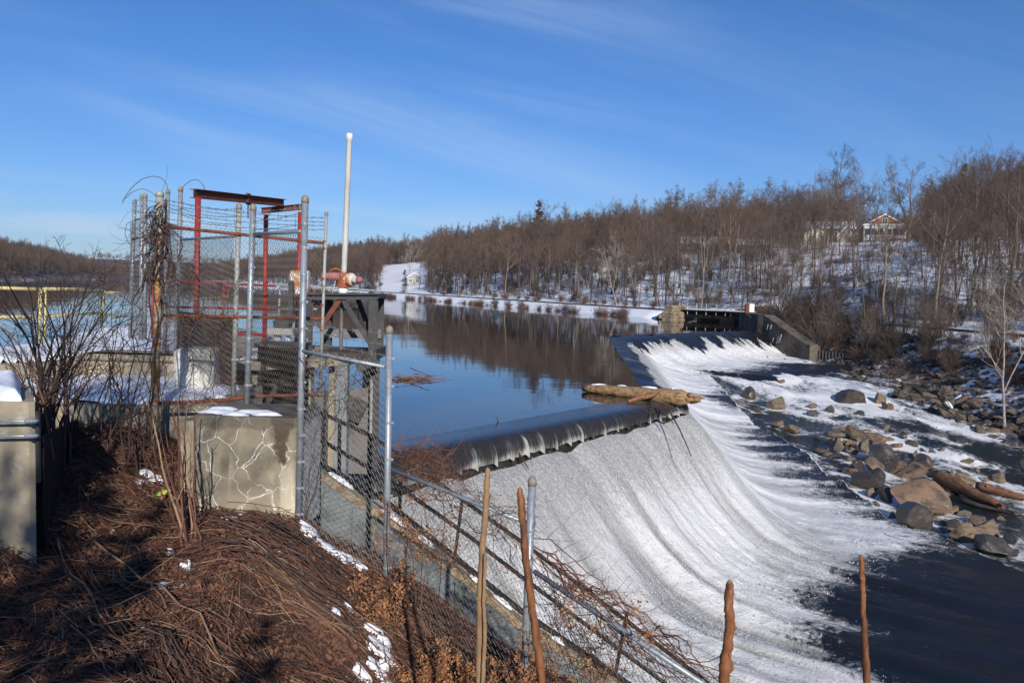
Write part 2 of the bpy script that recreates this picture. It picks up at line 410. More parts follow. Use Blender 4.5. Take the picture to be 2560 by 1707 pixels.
def white_water(name, fine=1.0, dark=(.012, .013, .016)):
    """foam where the point attribute foam is high, dark clear water where it is low; UV is metres across and along the flow"""
    mm, nt = mat(name); N = NT(nt)
    uv = N.n('ShaderNodeTexCoord').outputs['UV']
    P = N.n('ShaderNodeNewGeometry').outputs['Position']
    a = N.n('ShaderNodeAttribute', attribute_name='foam').outputs['Fac']
    st = N.noise(N.mapv(uv, (4.5 * fine, .42 * fine, 1)), 1.0, 6, .68, .4)
    st2 = N.noise(N.mapv(uv, (1.3 * fine, .22 * fine, 1)), 1.0, 4, .6, .6)
    gr = N.noise(P, 9.0 * fine, 6, .72, .3)
    sw = N.noise(P, 1.6 * fine, 7, .72, 1.2)
    k = N.math('ADD', a, N.math('MULTIPLY', N.math('SUBTRACT', st, .5), .65))
    k = N.math('ADD', k, N.math('MULTIPLY', N.math('SUBTRACT', sw, .5), 1.3))
    k = N.math('ADD', k, N.math('MULTIPLY', N.math('SUBTRACT', gr, .5), .8 / fine ** .5))
    k = N.math('ADD', k, N.math('MULTIPLY', N.math('SUBTRACT', st2, .5), .5))
    f = N.ramp(k, .26, .78)
    fi = N.noise(P, 22.0 * fine, 6, .85)
    stw = N.math('MULTIPLY', st, N.math('ADD', .12, N.math('MULTIPLY', N.ramp(N.n('ShaderNodeSeparateXYZ', i={'Vector': uv}).outputs['Y'], 1.0, 3.6), .5)))
    c = N.mix(N.ramp(N.math('ADD', N.math('ADD', stw, N.math('MULTIPLY', gr, .35)), N.math('MULTIPLY', fi, .55)), .40, .70), (.33, .325, .305), (.92, .91, .90))
    th_ = N.n('ShaderNodeAttribute', attribute_name='thin').outputs['Fac']
    c = N.mix(N.math('MULTIPLY', th_, N.ramp(N.math('ADD', N.math('MULTIPLY', fi, .6), N.math('MULTIPLY', st, .5)), .30, .72)), c, (.16, .16, .15))
    c = N.mix(N.math('MULTIPLY', th_, .28), c, (.16, .16, .15))
    foam = N.pbsdf(Base_Color=c, Roughness=.7, Normal=N.bump(N.math('ADD', N.math('ADD', N.math('MULTIPLY', gr, .8), st), N.math('MULTIPLY', fi, .4)), 1.0, .09))
    wat = N.pbsdf(Base_Color=(*dark, 1), Roughness=.07, IOR=1.333, Normal=N.bump(N.math('ADD', N.math('ADD', st, gr), N.math('MULTIPLY', fi, .3)), .6, .07))
    N.out(N.n('ShaderNodeMixShader', i={0: f, 1: wat, 2: foam}).outputs[0])
    return mm
MT['fall'] = white_water('falling_white_water')
MT['rapid'] = white_water('rapids_water', .55, (.016, .021, .017))

def crest_mat():
    mm, nt = mat('glassy_crest_water'); N = NT(nt)
    uv = N.n('ShaderNodeTexCoord').outputs['UV']
    a = N.n('ShaderNodeAttribute', attribute_name='foam').outputs['Fac']
    st = N.noise(N.mapv(uv, (26, .9, 1)), 1.0, 4, .7)
    sp = N.noise(N.mapv(uv, (30, 9, 1)), 1.0, 3, .7)
    k = N.math('ADD', N.math('MULTIPLY', a, .55), N.math('MULTIPLY', st, .75))
    glint = N.noise(N.mapv(uv, (55, .7, 1)), 1.0, 3, .6)  # bright lines: glints on the sheet painted in with the foam
    f = N.math('MAXIMUM', N.math('MULTIPLY', N.ramp(k, .60, 1.0), .8), N.math('MULTIPLY', N.math('MULTIPLY', N.ramp(glint, .58, .70), N.ramp(a, .10, .40)), .5))
    foam = N.pbsdf(Base_Color=(.50, .50, .46, 1), Roughness=.4)
    wat = N.pbsdf(Base_Color=(.030, .026, .024, 1), Roughness=.06, IOR=1.333, Specular_IOR_Level=.7,
                  Normal=N.bump(N.math('ADD', N.math('MULTIPLY', st, N.ramp(a, -.3, .6)), N.math('MULTIPLY', sp, N.math('MULTIPLY', a, .5))), .5, .04))
    N.out(N.n('ShaderNodeMixShader', i={0: f, 1: wat, 2: foam}).outputs[0])
    return mm
MT['crest'] = crest_mat()

def rock_mat():
    mm, nt = mat('river_rock'); N = NT(nt)
    v = N.n('ShaderNodeTexCoord').outputs['Object']
    P = N.n('ShaderNodeNewGeometry').outputs['Position']
    oi = N.n('ShaderNodeObjectInfo').outputs['Random']
    c = N.mix(N.ramp(oi, .1, .9), (.205, .14, .085), (.12, .09, .068))
    c = N.mix(N.ramp(N.math('FRACT', N.math('MULTIPLY', oi, 5.7)), .7, 1.0), c, (.22, .135, .085))
    c = N.mix(N.ramp(N.noise(N.mapv(v, (1, 1, 4), (.4, .3, 0)), 2.2), .45, .65), c, (.075, .06, .05))
    c = N.mix(N.ramp(N.noise(v, 9), .58, .72), c, (.30, .26, .2))
    N.out(N.pbsdf(Base_Color=c, Roughness=.75, Normal=N.bump(N.noise(N.mapv(v, (1, 1, 2.5), (.4, .3, 0)), 6, 6, .7), .7, .06)))
    return mm
MT['rock'] = rock_mat()
MT['rock_wet'] = surf('wet_rock', (.055, .045, .037), .35, 0, [((.12, .09, .07), 3, .5, .7)], (8, .6, .05), rand=.3, spec=.6)

# ------------------------------------------------------------------ light and sky
SUN_EL, SUN_AZ = 22.3, 12.5
w = bpy.data.worlds.new('World'); sc.world = w; w.use_nodes = True
nt = w.node_tree; nt.nodes.clear(); N = NT(nt)
sky = N.n('ShaderNodeTexSky', sky_type='NISHITA', sun_disc=False, sun_elevation=R(SUN_EL), sun_rotation=R(180 - SUN_AZ), air_density=1.0, dust_density=.25, ozone_density=2.2, altitude=50)
d = N.n('ShaderNodeTexCoord').outputs['Generated']
sp = N.n('ShaderNodeSeparateXYZ', i={'Vector': d})
zz = N.math('MAXIMUM', sp.outputs['Z'], .02)
pl = N.n('ShaderNodeCombineXYZ', i={'X': N.math('DIVIDE', sp.outputs['X'], zz), 'Y': N.math('DIVIDE', sp.outputs['Y'], zz)}).outputs[0]
# thin cirrus: long streaks sloping gently down to the right
sd_ = N.n('ShaderNodeCombineXYZ', i={'X': N.math('DIVIDE', sp.outputs['X'], N.math('MAXIMUM', sp.outputs['Y'], .05)), 'Y': N.math('DIVIDE', sp.outputs['Z'], N.math('MAXIMUM', sp.outputs['Y'], .05))}).outputs[0]
wv = N.mapv(sd_, (1, 1, 1), (0, 0, R(13)))
c1 = N.noise(N.mapv(wv, (1.5, 13, 1), (0, 0, 0), (3.1, .4, 0)), 1.0, 8, .6, .7)
c2 = N.noise(N.mapv(wv, (.8, 3.6, 1), (0, 0, 0), (1.23, 2.9, 0)), 1.0, 3, .5)
cl = N.math('MULTIPLY', N.math('MULTIPLY', N.ramp(c1, .36, .74), N.ramp(c2, .38, .56)), N.math('SUBTRACT', 1.0, N.math('MULTIPLY', N.ramp(N.n('ShaderNodeSeparateXYZ', i={'Vector': sd_}).outputs['X'], .0, .35), .75)))
# low bank of cloud just above the ridge and thin streaks lower down
low = N.math('MULTIPLY', N.math('SUBTRACT', 1.0, N.ramp(sp.outputs['Z'], .03, .12)), N.ramp(N.noise(N.mapv(d, (3, 3, 26)), 1.6, 5, .6), .40, .60))
cl = N.math('MAXIMUM', N.math('MULTIPLY', cl, .32), N.math('MULTIPLY', low, .6))
hz = N.math('SUBTRACT', 1.0, N.ramp(sp.outputs['Z'], -.02, .30))
tint = N.mix(hz, (.32, .62, 1.05), (.44, .635, 1.05))
skyc = N.n('ShaderNodeMix', data_type='RGBA', blend_type='MULTIPLY', i={0: 1.0, 6: sky.outputs[0], 7: tint}).outputs[2]
col = N.mix(cl, skyc, (5.2, 6.6, 8.6))
bg = N.n('ShaderNodeBackground', i={'Color': col, 'Strength': .105})
N.n('ShaderNodeOutputWorld', i={'Surface': bg.outputs[0]})
sl = bpy.data.lights.new('sun', 'SUN'); so = bpy.data.objects.new('sun', sl); COL.objects.link(so)
sl.energy = 5.0; sl.angle = R(.5); sl.color = (1.0, .945, .86)
sv = Vector((math.sin(R(SUN_AZ)) * math.cos(R(SUN_EL)), -math.cos(R(SUN_AZ)) * math.cos(R(SUN_EL)), math.sin(R(SUN_EL))))
so.rotation_euler = sv.to_track_quat('Z', 'Y').to_euler()
so.location = sv * 60
vs = sc.view_settings
vs.view_transform = 'Standard'; vs.look = 'None'; vs.gamma = 1; vs.exposure = 0.0; vs.use_curve_mapping = False
sc.cycles.max_bounces = 6; sc.cycles.diffuse_bounces = 2; sc.cycles.glossy_bounces = 3; sc.cycles.transparent_max_bounces = 8
sc.cycles.caustics_reflective = False; sc.cycles.caustics_refractive = False

# ------------------------------------------------------------------ value noise
_tab = rng.random((257, 257))
def vn(x, y):
    x = np.asarray(x, float); y = np.asarray(y, float)
    xi = np.floor(x).astype(int); yi = np.floor(y).astype(int); fx = x - xi; fy = y - yi
    fx = fx * fx * (3 - 2 * fx); fy = fy * fy * (3 - 2 * fy)
    g = lambda a, b: _tab[a % 256, b % 256]
    return (g(xi, yi) * (1 - fx) + g(xi + 1, yi) * fx) * (1 - fy) + (g(xi, yi + 1) * (1 - fx) + g(xi + 1, yi + 1) * fx) * fy
def fbm(x, y, o=4):
    s = 0; a = .5
    for k in range(o):
        s = s + a * vn(x * 2 ** k + 17 * k, y * 2 ** k + 9 * k); a *= .5
    return s / (1 - .5 ** o)
def sm(x, a, b):
    t = np.clip((np.asarray(x, float) - a) / (b - a), 0, 1); return t * t * (3 - 2 * t)

def tinted(name, cols, rough=.85):
    """stems that each take their own shade"""
    mm, nt = mat(name); N = NT(nt)
    v = N.n('ShaderNodeTexCoord').outputs['Object']
    t = N.n('ShaderNodeAttribute', attribute_name='tint').outputs['Fac']
    c = N.mix(N.ramp(t, .1, .6), cols[0], cols[1]); c = N.mix(N.ramp(t, .72, 1.0), c, cols[2])
    c = N.mix(N.ramp(N.noise(v, 7), .55, .75), c, tuple(q * .5 for q in cols[0]))
    N.out(N.pbsdf(Base_Color=c, Roughness=rough, Normal=N.bump(N.noise(v, 45), .3, .003)))
    return mm
MT['cane'] = tinted('dead_canes', ((.075, .030, .019), (.17, .073, .043), (.36, .23, .14)))
MT['cane_dark'] = tinted('dark_stems', ((.035, .02, .017), (.075, .042, .032), (.14, .085, .06)), .75)
# ------------------------------------------------------------------ terrain
TRK = np.array([(42, -80), (43, 0), (44, 30), (43.5, 55), (41, 75), (36.6, 95), (27.6, 114), (-15.4, 204), (-101, 384), (-230, 654), (-420, 1000), (-900, 1800)], float)
def track_t(x, y):
    x = np.asarray(x, float); y = np.asarray(y, float)
    best = np.full(x.shape, 1e9); sgn = np.zeros(x.shape)
    for a, b in zip(TRK[:-1], TRK[1:]):
        dx, dy = b - a; L2 = dx * dx + dy * dy
        k = np.clip(((x - a[0]) * dx + (y - a[1]) * dy) / L2, 0, 1)
        ex, ey = x - a[0] - k * dx, y - a[1] - k * dy
        D = np.hypot(ex, ey); s = np.sign(dy * (x - a[0]) - dx * (y - a[1]))
        u = D < best; best = np.where(u, D, best); sgn = np.where(u, s, sgn)
    return best * sgn
def apron_z(y):
    return -4.45 + 2.2 * sm(y, 32, 70)
def terrain_z(x, y):
    x = np.asarray(x, float); y = np.asarray(y, float)
    t = track_t(x, y)
    far = 1 - .35 * sm(y, 700, 1100)
    hill = 1.0 + far * (15.5 * np.interp(t, [7, 14, 30, 50, 68, 84, 110], [0, .05, .30, .63, .87, 1.0, 1.04]) + 3.6 * sm(t, 90, 140) + 5 * sm(t, 130, 300) + 4 * sm(t, 300, 520))
    n = fbm(x * .05 + 40, y * .05 + 11)
    hill = hill + (n - .5) * 3.4 * sm(t, 8, 30) + (fbm(x * .3, y * .3, 3) - .5) * .7 * sm(t, 6, 14)
    dn = 1 - sm(y, 99, 112)
    edge = dn * (-4.2 + np.interp(t, [-13.5, -4], [0, 5.1])) + (1 - dn) * (-1.6 + np.interp(t, [-9, -5.6, -4], [0, 1.2, 2.55]))
    edge = np.where(t < -13.5, dn * -7.0 + (1 - dn) * -1.6, edge)
    edge = edge + (fbm(x * .35 + 5, y * .35, 3) - .5) * .8 * sm(t, -13, -9) * (1 - sm(t, -6, -3.5))
    z = np.where(t > -4, hill, edge)
    # canal under the bridge
    cv = (1 - sm(np.abs((x - 27) * .9 + (y - 115.5) * .43), 22, 25)) * (1 - sm(np.abs((x - 24) * -.43 + (y - 113.2) * .9), 5.0, 5.6))
    z = z * (1 - cv) - 1.6 * cv
    z = np.where((y > 93) & (y < 113) & (x < 26.5 + (y - 95.5) * .32) & (x > 5), np.minimum(z, -1.6), z)
    xl = -255 - (y - 410) * .4
    dl = xl - x
    zl = np.where(dl > 0, 1.0 * sm(dl, 0, 4) - 1.0 + np.minimum(.33 * np.maximum(dl, 0), 13 + 6 * fbm(x * .01, y * .01)), -50)
    zl = np.where((y > 200), zl, -50)
    z = np.maximum(z, zl)
    ze = -1.6 + 2.8 * sm(y, 792 + 30 * fbm(x * .01, y * .004), 812) + 34 * sm(y, 1250, 1900) * (.75 + .5 * fbm(x * .0022 + 3, y * .002)) + 9 * sm(x, -900, -1500)
    z = np.maximum(z, np.where(y > 760, ze, -50))
    return z
def spaced(a, b, h, lo, hi):
    c = list(np.arange(a, b + h / 2, h)); s = h
    while c[-1] < hi: s *= 1.16; c.append(c[-1] + s)
    s = h; p = []
    q = a
    while q > lo: s *= 1.16; q -= s; p.append(q)
    return np.array(p[::-1] + c)
gx = spaced(-70, 190, 2.2, -2600, 1500); gy = spaced(20, 330, 2.2, -250, 3600)
GX, GY = np.meshgrid(gx, gy, indexing='ij')
GZ = terrain_z(GX, GY)
near_cut = (GX < 30) & (GY < 40) & (GX > -60)
GZ = np.where(near_cut, np.minimum(GZ, -7), GZ)
GZ = np.where((GX <= -20) & (GY < 25), np.minimum(GZ, -1.6), GZ)
T_ = track_t(GX, GY)
bare = np.full(GX.shape, .02) + .12 * sm(T_, 9, 14)
bare = bare + .22 * sm(T_, 80, 110) - .5 * (1 - sm(np.abs(T_ + .3), 4.2, 6.0)) + .10 * (1 - sm(T_, 8, 18)) * sm(T_, 5.5, 8)
bare = bare + .26 * (1 - sm(T_, -5.8, -4.6)) + .5 * sm(GY, 700, 900)
pp = np.stack([GX, GY, GZ], -1)
PX, PY = proj(pp)
chute = (PX > 950) & (PX < 1066 + (700 - PY) * .1) & (T_ > 4) & (T_ < 72) & (GY > 150)
bare = np.where(chute, -.6, bare)
bare = np.where((np.abs((GX - 24) * -.43 + (GY - 113.2) * .9) < 6.2) & (np.abs((GX - 27) * .9 + (GY - 115.5) * .43) < 18.5), 1.2, bare)  # dark litter in the canal stands in for shade under the bridge
bare = np.where((GX < -255 - (GY - 410) * .4) & (GY > 200), .55, bare)
b = MB().grid(GX, GY, GZ)
struct(b.build('hills', MT['terrain'], smooth=True, attr={'bare': bare.ravel()}))

# ------------------------------------------------------------------ near ground on our bank
def ground_z(x, y):
    x = np.asarray(x, float); y = np.asarray(y, float)
    z = 1.36 + .34 * sm(-x, 3.4, 5.2) + .95 * (1 - sm(y, -.5, 4.6)) + .12 * sm(y, 10.2, 11.4) * sm(-x, 3, 4)
    z = z - .62 * np.maximum(x + 2.35, 0) * sm(y, -.8, 4.8)
    z = z - 2.9 * sm(y, 9.0, 12.2) * np.maximum(sm(x, -2.75, -2.15), sm(x, -4.2, -3.9) * sm(y, 10.25, 10.5))
    z = z + (fbm(x * .9 + 3, y * .9 + 8, 4) - .5) * .42 + (fbm(x * 4, y * 4, 3) - .5) * .13
    z = np.where(y > 13.2, np.minimum(z, -7), z)
    return z
gx = np.concatenate([np.arange(-26, -8, .5), np.arange(-8, 5, .1), np.arange(5, 16, .4)])
gy = np.concatenate([np.arange(-16, 1, .5), np.arange(1, 13.6, .1)])
X, Y = np.meshgrid(gx, gy, indexing='ij')
b = MB().grid(X, Y, ground_z(X, Y))
struct(b.build('ground', MT['ground'], smooth=True))

# ------------------------------------------------------------------ dam line and falling water
A0 = on(1020, 1134, 0)[:2]; B0 = on(1709, 997, 0)[:2]; C0 = on(1556, 842, 0)[:2]; D0 = on(1899, 828, 0)[:2]
dAB = nrm(B0 - A0); A1 = A0 - dAB * 3.6
dCD = nrm(D0 - C0); D1 = D0 + dCD * 1.0
line = [A1, B0, C0, D1]
Ls = [np.linalg.norm(line[i + 1] - line[i]) for i in range(3)]
uB, uC, uD = Ls[0], Ls[0] + Ls[1], sum(Ls)
U = np.concatenate([np.arange(0, uB + 1.5, .07), np.arange(uB + 1.5, uC - 5, .25), np.arange(uC - 5, uD, .14)])
def along(u):
    p = np.empty((len(u), 2))
    for i in range(len(u)):
        v = u[i]
        if v <= uB: p[i] = line[0] + (line[1] - line[0]) * v / Ls[0]
        elif v <= uC: p[i] = line[1] + (line[2] - line[1]) * (v - uB) / Ls[1]
        else: p[i] = line[2] + (line[3] - line[2]) * (v - uC) / Ls[2]
    return p
th = [math.atan2(-(line[i + 1] - line[i])[0], (line[i + 1] - line[i])[1]) for i in range(3)]
th = th
TH = th[0] + (th[1] - th[0]) * sm(U, uB - 1.2, uB + 2.5) + (th[2] - th[1]) * sm(U, uC - 7, uC + 4)
P0 = along(U); NX, NY = np.cos(TH), np.sin(TH)
wAB = 1 - sm(U, uB - .3, uB + .3); wCD = sm(U, uC - 5, uC + 1)
def smooth_profile(pts, s):
    xs, ys = zip(*pts); d = np.linspace(xs[0], xs[-1], 400); y = np.interp(d, xs, ys)
    for _ in range(3): y = np.convolve(np.pad(y, 12, mode='edge'), np.ones(25) / 25, 'valid')
    return np.interp(s, d, y)
SV = np.concatenate([np.linspace(0, 1, 64), 1 + np.linspace(.02, 1, 56) ** 1.25])
edge_line = [(11.5, 72), (13.2, 56), (13.8, 50.9), (15.5, 42.5), (14.9, 30.6), (16.2, 26.2), (19, 14), (22, 4)]
ey = np.array([p[1] for p in edge_line])[::-1]; ex = np.array([p[0] for p in edge_line])[::-1]
# how far each stream line runs before the sill
smax = np.empty(len(U))
for i in range(len(U)):
    s = np.arange(3, 26, .25)
    q = P0[i] + np.outer(s, (NX[i], NY[i]))
    over = q[:, 0] > np.interp(q[:, 1], ey, ex)
    smax[i] = s[np.argmax(over)] if over.any() else 26
smax = np.where(U > uC - 4, 14.0 * sm(U, uC - 4, uC + 3) + smax * (1 - sm(U, uC - 4, uC + 3)), smax)
s1 = wAB * 6.3 + (1 - wAB) * 5.6
smax = np.maximum(smax, s1 + 1.2)
s0 = wAB * .28 + (1 - wAB) * -1.3
US, VS = np.meshgrid(U, SV, indexing='ij')
S = np.where(VS <= 1, s0[:, None] + (s1 - s0)[:, None] * VS, s1[:, None] + (smax - s1)[:, None] * (VS - 1))
XX = P0[:, 0:1] + NX[:, None] * S; YY = P0[:, 1:2] + NY[:, None] * S
DZ = -apron_z(YY)
Dc = -apron_z(P0[:, 1] + NY * 5)[:, None]
pAB = smooth_profile([(.0, .165), (.3, .185), (.7, .22), (1.3, .36), (2.1, .55), (3.0, .74), (3.9, .88), (5, .965), (6.3, 1.0), (8, 1.0)], S)
pCD = smooth_profile([(-2, .0), (-1.2, .004), (-.5, .03), (0, .08), (.5, .18), (1.1, .34), (1.8, .55), (2.6, .75), (3.4, .89), (4.4, .97), (5.6, 1.0), (8, 1.0)], S)
fr = wAB[:, None] * pAB + (1 - wAB[:, None]) * pCD
ZZ = -fr * (Dc * (1 - sm(S, 3, 7)) + DZ * sm(S, 3, 7))
# folds along the flow and lumps of foam
wob_ = .5 * (vn(US * .7, S * .35 + 60) - .5)
tr = np.exp(-((vn(US * 1.25 + wob_, S * .10 + 4) - .5) / .085) ** 2) * (.35 + 1.0 * vn(US * .9 + 7, S * .2))
trw = sm(S, .7, 3.0) * (1 - sm(S, 6.5, 9.5)) * wAB[:, None] + .5 * sm(S, 2, 4) * (1 - sm(S, 5, 7)) * (1 - wAB[:, None])
thin = np.clip(tr * trw * .95 + .07 * wAB[:, None] * (1 - sm(S, 3.2, 6.5)) + .20 * (vn(US * 2.1, S * .5 + 3) - .4) * wAB[:, None] * (1 - sm(S, 3, 6)), 0, 1)  # thin water, plus shade of folds and steep face put into colour
fold = -tr * trw * .17 + (vn(US * 1.5, S * .12 + 4) - .5) * .22 + (vn(US * 3.3, S * 1.2) - .35) * .20 * (1 - sm(S, .35, 1.1)) * wAB[:, None] * sm(S, 1.0, 3.2) * (1 - .6 * sm(S, 6, 11)) + (vn(US * 4.2, S * .25 + 30) - .5) * .09 * sm(S, .5, 2)
lump = (fbm(XX * 1.1, YY * 1.1, 4) - .5) * .20 * sm(S, 5, 8) * (1 - .5 * sm(S, 9, 14)) + (fbm(XX * 3.6, YY * 3.6 + ZZ * 3, 4) - .5) * .11 * sm(S, .5, 2)
foam_end = wAB * (8.6 + 5.2 * (vn(U * .30 + 1.3, U * 0 + 2) - .42) + 3.2 * (vn(U * 1.1, U * 0 + 7) - .5) + 7.5 * (1 - sm(U, 6.5, 9.8)))
foam_end = foam_end - wAB * 2.4 * sm(U, 9.5, 12)
foam_end = foam_end + (1 - wAB) * (6.3 + 3.4 * (vn(U * .35, U * 0 + 4) - .5) + 2.6 * (vn(U * 1.3, U * 0 + 9) - .5) + 1.6 * wCD)
foam = (1.25 - .52 * sm(S, 5.2, 8.2) * wAB[:, None] - .40 * sm(S, 4.2, 6.0) * (1 - wAB[:, None])) * (1 - sm(S, foam_end[:, None] - 3.0, foam_end[:, None] + 3.4))
start = wCD * (1.05 + 1.9 * (vn(U * .55, U * 0 + 12) - .45) + 1.3 * (vn(U * 2.1, U * 0 + 17) - .5) + 1.0 * (vn(U * 5.2, U * 0 + 21) - .5)) + (1 - wCD) * (-.1 + .5 * (vn(U * .8, U * 0 + 1) - .5))
st = sm(S, start[:, None] - .25, start[:, None] + .55)
foam = foam * (wAB[:, None] + (1 - wAB[:, None]) * st)
foam = np.maximum(foam - (.42 * sm(vn(US * 1.5 + 31, S * .1), .62, .85) * sm(S, 2.2, 4) * wAB[:, None]), 0)
# thin foam rim along the sill

foam = np.where((smax[:, None] - S < .35) & (US < uC - 4), np.maximum(foam, .62), foam)
ZZ = ZZ + wAB[:, None] * .23 * (sm(U, 3.5, uB)[:, None]) * (1 - sm(S, .3, 3)) + fold + lump * np.clip(foam, .15, 1)
# water bends down over the sill
ZZ = ZZ - .42 * sm(S, smax[:, None] - .35, smax[:, None]) * (1 - sm(US, uC - 5, uC - 3)) - .40 * sm(S, smax[:, None] - 2.6, smax[:, None]) * sm(US, uC - 6, uC - 3)
b = MB().grid(XX, YY, ZZ)
uvv = np.stack([US, S], -1).reshape(-1, 2)
struct(b.build('waterfall', MT['fall'], smooth=True, uv=uvv, attr={'foam': foam.ravel(), 'thin': thin.ravel()}))

# drops thrown off the falling water
g = np.random.default_rng(19)
wa_ = ((S > .3) & (S < 5.5) & (VS <= 1) & (US < uB)) ; ii = np.flatnonzero(wa_.ravel()); ii = g.choice(ii, 11000)
jj = np.flatnonzero(((foam > .35) & (S > .3) & (S < 4.5) & (VS <= 1) & (US > uC - 4)).ravel()); jj = g.choice(jj, 2600)
kk = np.flatnonzero(((foam > .3) & (S > 5.5) & (S < 12)).ravel()); kk = g.choice(kk, 5000)
ia = np.concatenate([ii, jj, kk])
c = np.stack([XX.ravel()[ia], YY.ravel()[ia], ZZ.ravel()[ia]], 1) + g.normal(size=(len(ia), 3)) * [.06, .06, .02] + np.abs(g.normal(size=(len(ia), 1))) * [[.03, -.03, .055]]
sz = np.concatenate([g.uniform(.006, .018, len(ii)), g.uniform(.015, .05, len(jj)), g.uniform(.008, .022, len(kk))])[:, None, None]
tet = np.array([(1, 1, 1), (1, -1, -1), (-1, 1, -1), (-1, -1, 1)], float) * .7
V = (c[:, None, :] + tet[None] * sz * g.uniform(.6, 1.4, (len(ia), 1, 3))).reshape(-1, 3)
o4 = np.arange(len(ia))[:, None, None] * 4
b = MB().add(V, None, (o4 + np.array([(0, 1, 2), (0, 3, 1), (0, 2, 3), (1, 3, 2)])[None]).reshape(-1, 3))
stuff(b.build('spray', surf('white_spray', (.82, .82, .82), .5), smooth=True), 'white spray thrown off the falling water', 'spray')

# glassy sheet over the boards of the near stretch
Uc = U[U < uB + 1.0]; n_ = len(Uc)
sc_ = np.array([(-1.35, -.002), (-.85, -.006), (-.58, -.014), (-.40, -.028), (-.26, -.05), (-.15, -.08), (-.06, -.125), (.02, -.19), (.08, -.265), (.12, -.35), (.15, -.43), (.17, -.51), (.185, -.59), (.19, -.67)])
Sx = np.repeat(sc_[None, :, 0], n_, 0); Zx = np.repeat(sc_[None, :, 1], n_, 0)
t_ = np.linspace(0, 1, len(sc_))[None, :]
wgt = sm(Sx, -.35, .1); Zx = Zx * (1 - .30 * sm(Uc, 3.5, uB))[:, None]
fin = np.zeros(n_)
k = 1.1; fins = []
while k < uB + 1:
    fins.append(k); k += .72 + .16 * (rng.random() - .5)
for f_ in fins: fin += np.exp(-((Uc - f_) / .045) ** 2)
low = wgt ** 2
bulge = fin[:, None] * .10 * low + (vn(Uc * 9, Uc * 0)[:, None] - .5) * .035 * low
Sx = Sx + bulge
foam_glint = low * (.24 + .55 * sm(t_, .74, 1.0) * (.45 + .9 * vn(Uc * 1.6, Uc * 0 + 5)[:, None])) + np.exp(-((Uc[:, None] - np.array(fins)[np.argmin(np.abs(Uc[:, None] - np.array(fins)), 1)][:, None]) / .02) ** 2) * .65 * wgt + (vn(Uc * 2.2, Uc * 0 + 3)[:, None] - .5) * .6 * low  # foam at the foot, plus reflections along the fins painted pale
gap = (np.exp(-((Uc - np.array(fins)[np.argmin(np.abs(Uc[:, None] - np.array(fins)), 1)] - .36) / .16) ** 2))
Zx = Zx - .10 * sm(t_, .8, 1) * fin[:, None].clip(0, 1) + .04 * (vn(Uc * 5, Uc * 0 + 8)[:, None] - .5) * sm(t_, .8, 1)
i0 = slice(0, n_)
b = MB().grid(P0[i0, 0:1] + NX[i0, None] * Sx, P0[i0, 1:2] + NY[i0, None] * Sx, Zx)
struct(b.build('crest_water', MT['crest'], smooth=True, uv=np.stack([np.repeat(Uc[:, None], len(sc_), 1), np.repeat(np.cumsum(np.r_[0, np.hypot(np.diff(sc_[:, 0]), np.diff(sc_[:, 1]))])[None], n_, 0)], -1).reshape(-1, 2), attr={'foam': foam_glint.ravel()}))

# concrete body of the dam under the water
Ud = U[::4]; Pd = P0[::4]; nx, ny = NX[::4], NY[::4]
pr = [(-1.1, -.45), (-.1, -.30), (.02, -.45), (.05, -.95), (.45, -1.45), (1.3, -2.1), (2.2, -3.4), (2.4, -7.5), (-1.1, -7.5)]
wA = wAB[::4]
V = []
for s_, z_ in pr:
    k_ = wA > .97
    sq = np.where(k_, s_, np.minimum(s_, -.25 + .01 * s_)); zz_ = np.where(k_, z_, z_ - .5)
    V.append(np.stack([Pd[:, 0] + nx * sq, Pd[:, 1] + ny * sq, zz_], -1))
V = np.stack(V, 1)
b = MB().grid(V[..., 0], V[..., 1], V[..., 2])
dam = b.build('dam', surf('wet_shaded_concrete', (.03, .028, .024), .5, 0, [((.06, .055, .045), 3, .5, .7)], (20, .4, .01)))  # dark from wet, and from shade under the sheet put into the colour
tag(dam, 'dark concrete dam under the long sheet of falling water', 'dam')

# still water above the dam
pond = [tuple(p) for p in np.stack([P0[:, 0] - NX * 1.28, P0[:, 1] - NY * 1.28], -1)[::6]]
pond += [(40, 100), (60, 140), (40, 260), (-60, 520), (-300, 1000), (-1600, 1000), (-1600, 13), (-7, 12.6), (A1[0] - 2.2, 12.6)]
v3 = [Vector((x, y, 0)) for x, y in pond]
tri = tessellate_polygon([v3])
b = MB().add([(x, y, 0) for x, y in pond], None, [(a, c, d_) if (v3[c] - v3[a]).cross(v3[d_] - v3[a]).z > 0 else (a, d_, c) for a, c, d_ in tri])
struct(b.build('pond_water', MT['pond'], smooth=False))

# rapids below
rx, ry = np.meshgrid(np.arange(10.5, 62, .3), np.arange(5, 106, .3), indexing='ij')
base = apron_z(ry) - .42 - .012 * np.maximum(rx - 14, 0)
tlo = 13.5 + 5.2 * (1 - sm(ry, 46, 58))
turb = sm(rx - .05 * (70 - ry), tlo, tlo + 3.5) * (1 - sm(rx - .02 * (70 - ry), 27, 31))
fx = rx * .94 + ry * .34; fy = -rx * .34 + ry * .94      # across and along the flow
rn = fbm(fx * .55, fy * .30 + 20, 5)
rz = base + (rn - .5) * (.18 + .75 * turb) + (fbm(fx * 2.2, fy * 1.1, 3) - .5) * .16 * turb
rf = .16 + .56 * turb * sm(fbm(fx * .34 + 9, fy * .16 + 3, 4), .30, .60) + 1.0 * (rn - .5)
near_sill = np.exp(-((rx - np.interp(ry, ey, ex) - .5) / .8) ** 2)
rf = rf + .38 * near_sill * (ry > 18) * sm(vn(ry * .6, rx * 0 + 5), .25, .6)
rf = rf - .10 * sm(34 - ry, 0, 6)
